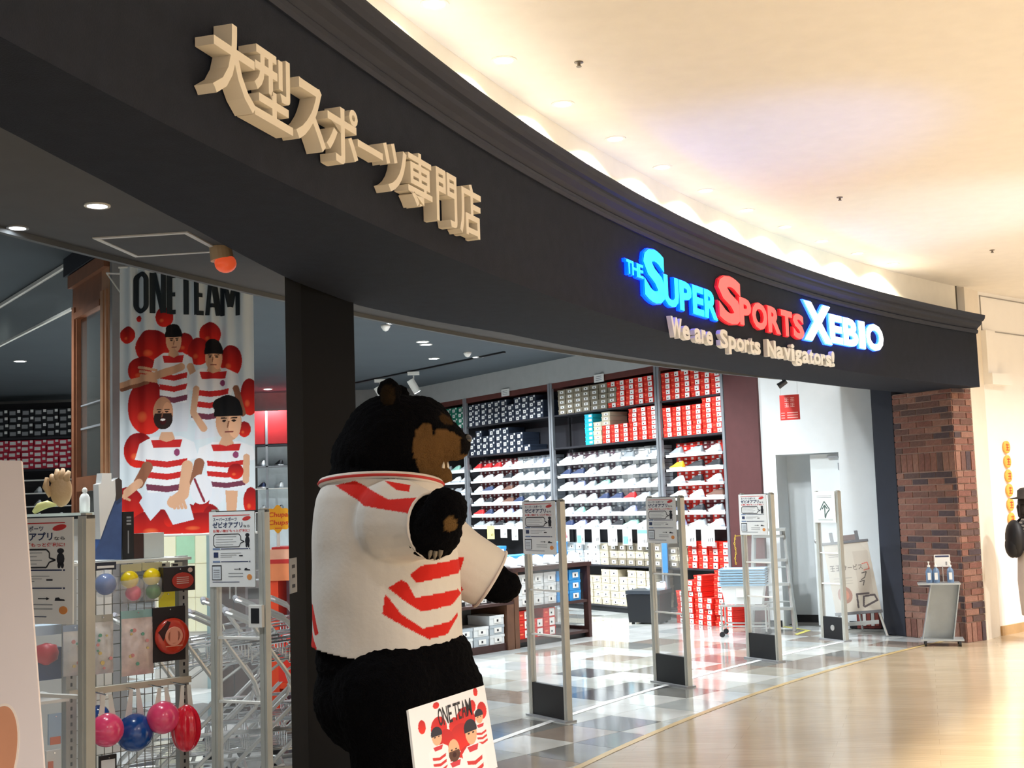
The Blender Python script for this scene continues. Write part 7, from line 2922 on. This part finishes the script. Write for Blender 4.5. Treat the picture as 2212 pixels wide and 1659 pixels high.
SKN = rgb(206, 160, 130)
m_skin = mat('skin', SKN, 0.5, vary=0.05)
mb = MB()
mb.ell(Q(.015, 1.36), (.088, .075, .11), 18, 12)
mb.ell(Q(.095, 1.345), (.016, .014, .020), 10, 6)
for sy in (-1, 1):
    mb.ell(Q(.0, 1.355, sy * .076), (.018, .010, .028), 8, 6)
cap(mb, (0, 1.28, 0, .045), (-.01, 1.20, 0, .05))
mb.ell(Q(0, 1.06), (.10, .16, .17), 18, 12)
mb.ell(Q(.0, .86), (.10, .145, .14), 18, 12)
for sy in (-1, 1):
    cap(mb, (0, 1.17, sy * .16, .045), (-.01, .98, sy * .185, .036), (.06, .80, sy * .18, .028))
    mb.ell(Q(.075, .755, sy * .18), (.024, .017, .04), 10, 8)
    for k in range(4):
        cap(mb, (.062 + k * .012, .725, sy * .18, .008), (.070 + k * .012, .69 - .006 * (1 - abs(k - 1.5)), sy * .178, .0075), (.078 + k * .011, .668, sy * .176, .0065))
    cap(mb, (.088, .755, sy * .165, .009), (.105, .722, sy * .16, .008))
    cap(mb, (0, .80, sy * .075, .075), (.01, .42, sy * .075, .052), (-.01, .09, sy * .075, .036))
    cap(mb, (-.03, .04, sy * .075, .034), (.10, .028, sy * .075, .026))
remesh(mb, 'body', m_skin, 0.009, ps, 3)
for sy in (-1, 1):
    mb = MB()
    mb.ell(Q(.088, 1.375, sy * .03), (.006, .010, .006), 8, 6)
    mb.build('eye', M_INK, ps)
mb = MB()
mb.ell(Q(.096, 1.312), (.008, .020, .005), 8, 6)
mb.build('mouth', mat('lip', rgb(176, 96, 90), 0.5), ps)
mb = MB()
mb.ell(Q(-.012, 1.375), (.098, .092, .105), 18, 12)
cap(mb, (-.07, 1.33, -.03, .045), (-.08, 1.25, -.02, .03))
cap(mb, (-.07, 1.33, .03, .045), (-.08, 1.25, .02, .03))
mb.build('hair', mat('hair_dark', rgb(38, 30, 28), 0.6), ps, smooth=True)
mb = MB()
mb.lathe([(.175, 1.415), (.178, 1.42), (.110, 1.435), (.104, 1.50), (.07, 1.525), (.004, 1.53)], (pp.x, pp.y, 0), 24)
mb.build('hat', mat('hat_dark', rgb(60, 56, 54), 0.7), ps, smooth=True)
mb = MB()
mb.ell(Q(0, 1.07), (.122, .175, .185), 20, 14)
mb.ell(Q(0, .90), (.118, .16, .14), 20, 12)
for sy in (-1, 1):
    cap(mb, (0, 1.17, sy * .155, .062), (-.01, 1.02, sy * .185, .055))
cst = (np.array(rgb(224, 224, 226)), np.array(rgb(84, 86, 96)))


def stripes(co):
    k = ((co[:, 2] * 32) % 1.0) < 0.42
    return np.where(k[:, None], cst[1][None], cst[0][None])


sh_ = remesh(mb, 'striped_shirt', mat('shirt_stripes', (1, 1, 1), 0.8, attr=True), 0.009, ps, 3, paint=stripes, sub=1)
mb = MB()
vs = []
for z, r in ((.90, .125), (.82, .150), (.60, .165), (.38, .155), (.26, .145)):
    for k in range(24):
        q = 2 * PI * k / 24
        vs.append(Q(r * .92 * math.cos(q), z, r * 1.12 * math.sin(q)))
mb.add(vs, [(j * 24 + i, j * 24 + (i + 1) % 24, (j + 1) * 24 + (i + 1) % 24, (j + 1) * 24 + i) for j in range(4) for i in range(24)])
mb.build('wide_trousers', mat('trousers_beige', rgb(214, 200, 190), 0.8), ps, smooth=True)
mb = MB()
mb.ell(Q(-.165, 1.02), (.085, .14, .19), 18, 12)
mb.ell(Q(-.20, .95), (.06, .11, .12), 14, 10)
bp_ = mb.build('backpack', mat('backpack_black', rgb(26, 26, 30), 0.6), ps, smooth=True)
mb = MB()
for sy in (-1, 1):
    mb.tube([Q(-.11, 1.17, sy * .09), Q(0, 1.265, sy * .10), Q(.12, 1.15, sy * .105), Q(.105, .98, sy * .12), Q(-.08, .90, sy * .12)], 0.015, 6)
mb.build('strap', mat('backpack_black', rgb(26, 26, 30), 0.6), bp_)
for sy in (-1, 1):
    mb = MB()
    mb.prism([(-.075, -.04), (.10, -.042), (.135, -.02), (.135, .02), (.10, .042), (-.075, .04)], (Q(0, 0, sy * .075), Vector((1, 0, 0)), Vector((0, 1, 0)), Vector((0, 0, 1))), 0.0, .018)
    mb.tube([Q(-.03, .018, sy * .075 - .042), Q(-.03, .075, sy * .075), Q(-.03, .018, sy * .075 + .042)], .008, 6)
    mb.tube([Q(.07, .018, sy * .075 - .042), Q(.07, .058, sy * .075), Q(.07, .018, sy * .075 + .042)], .009, 6)
    mb.build('sandal', M_INK, ps)
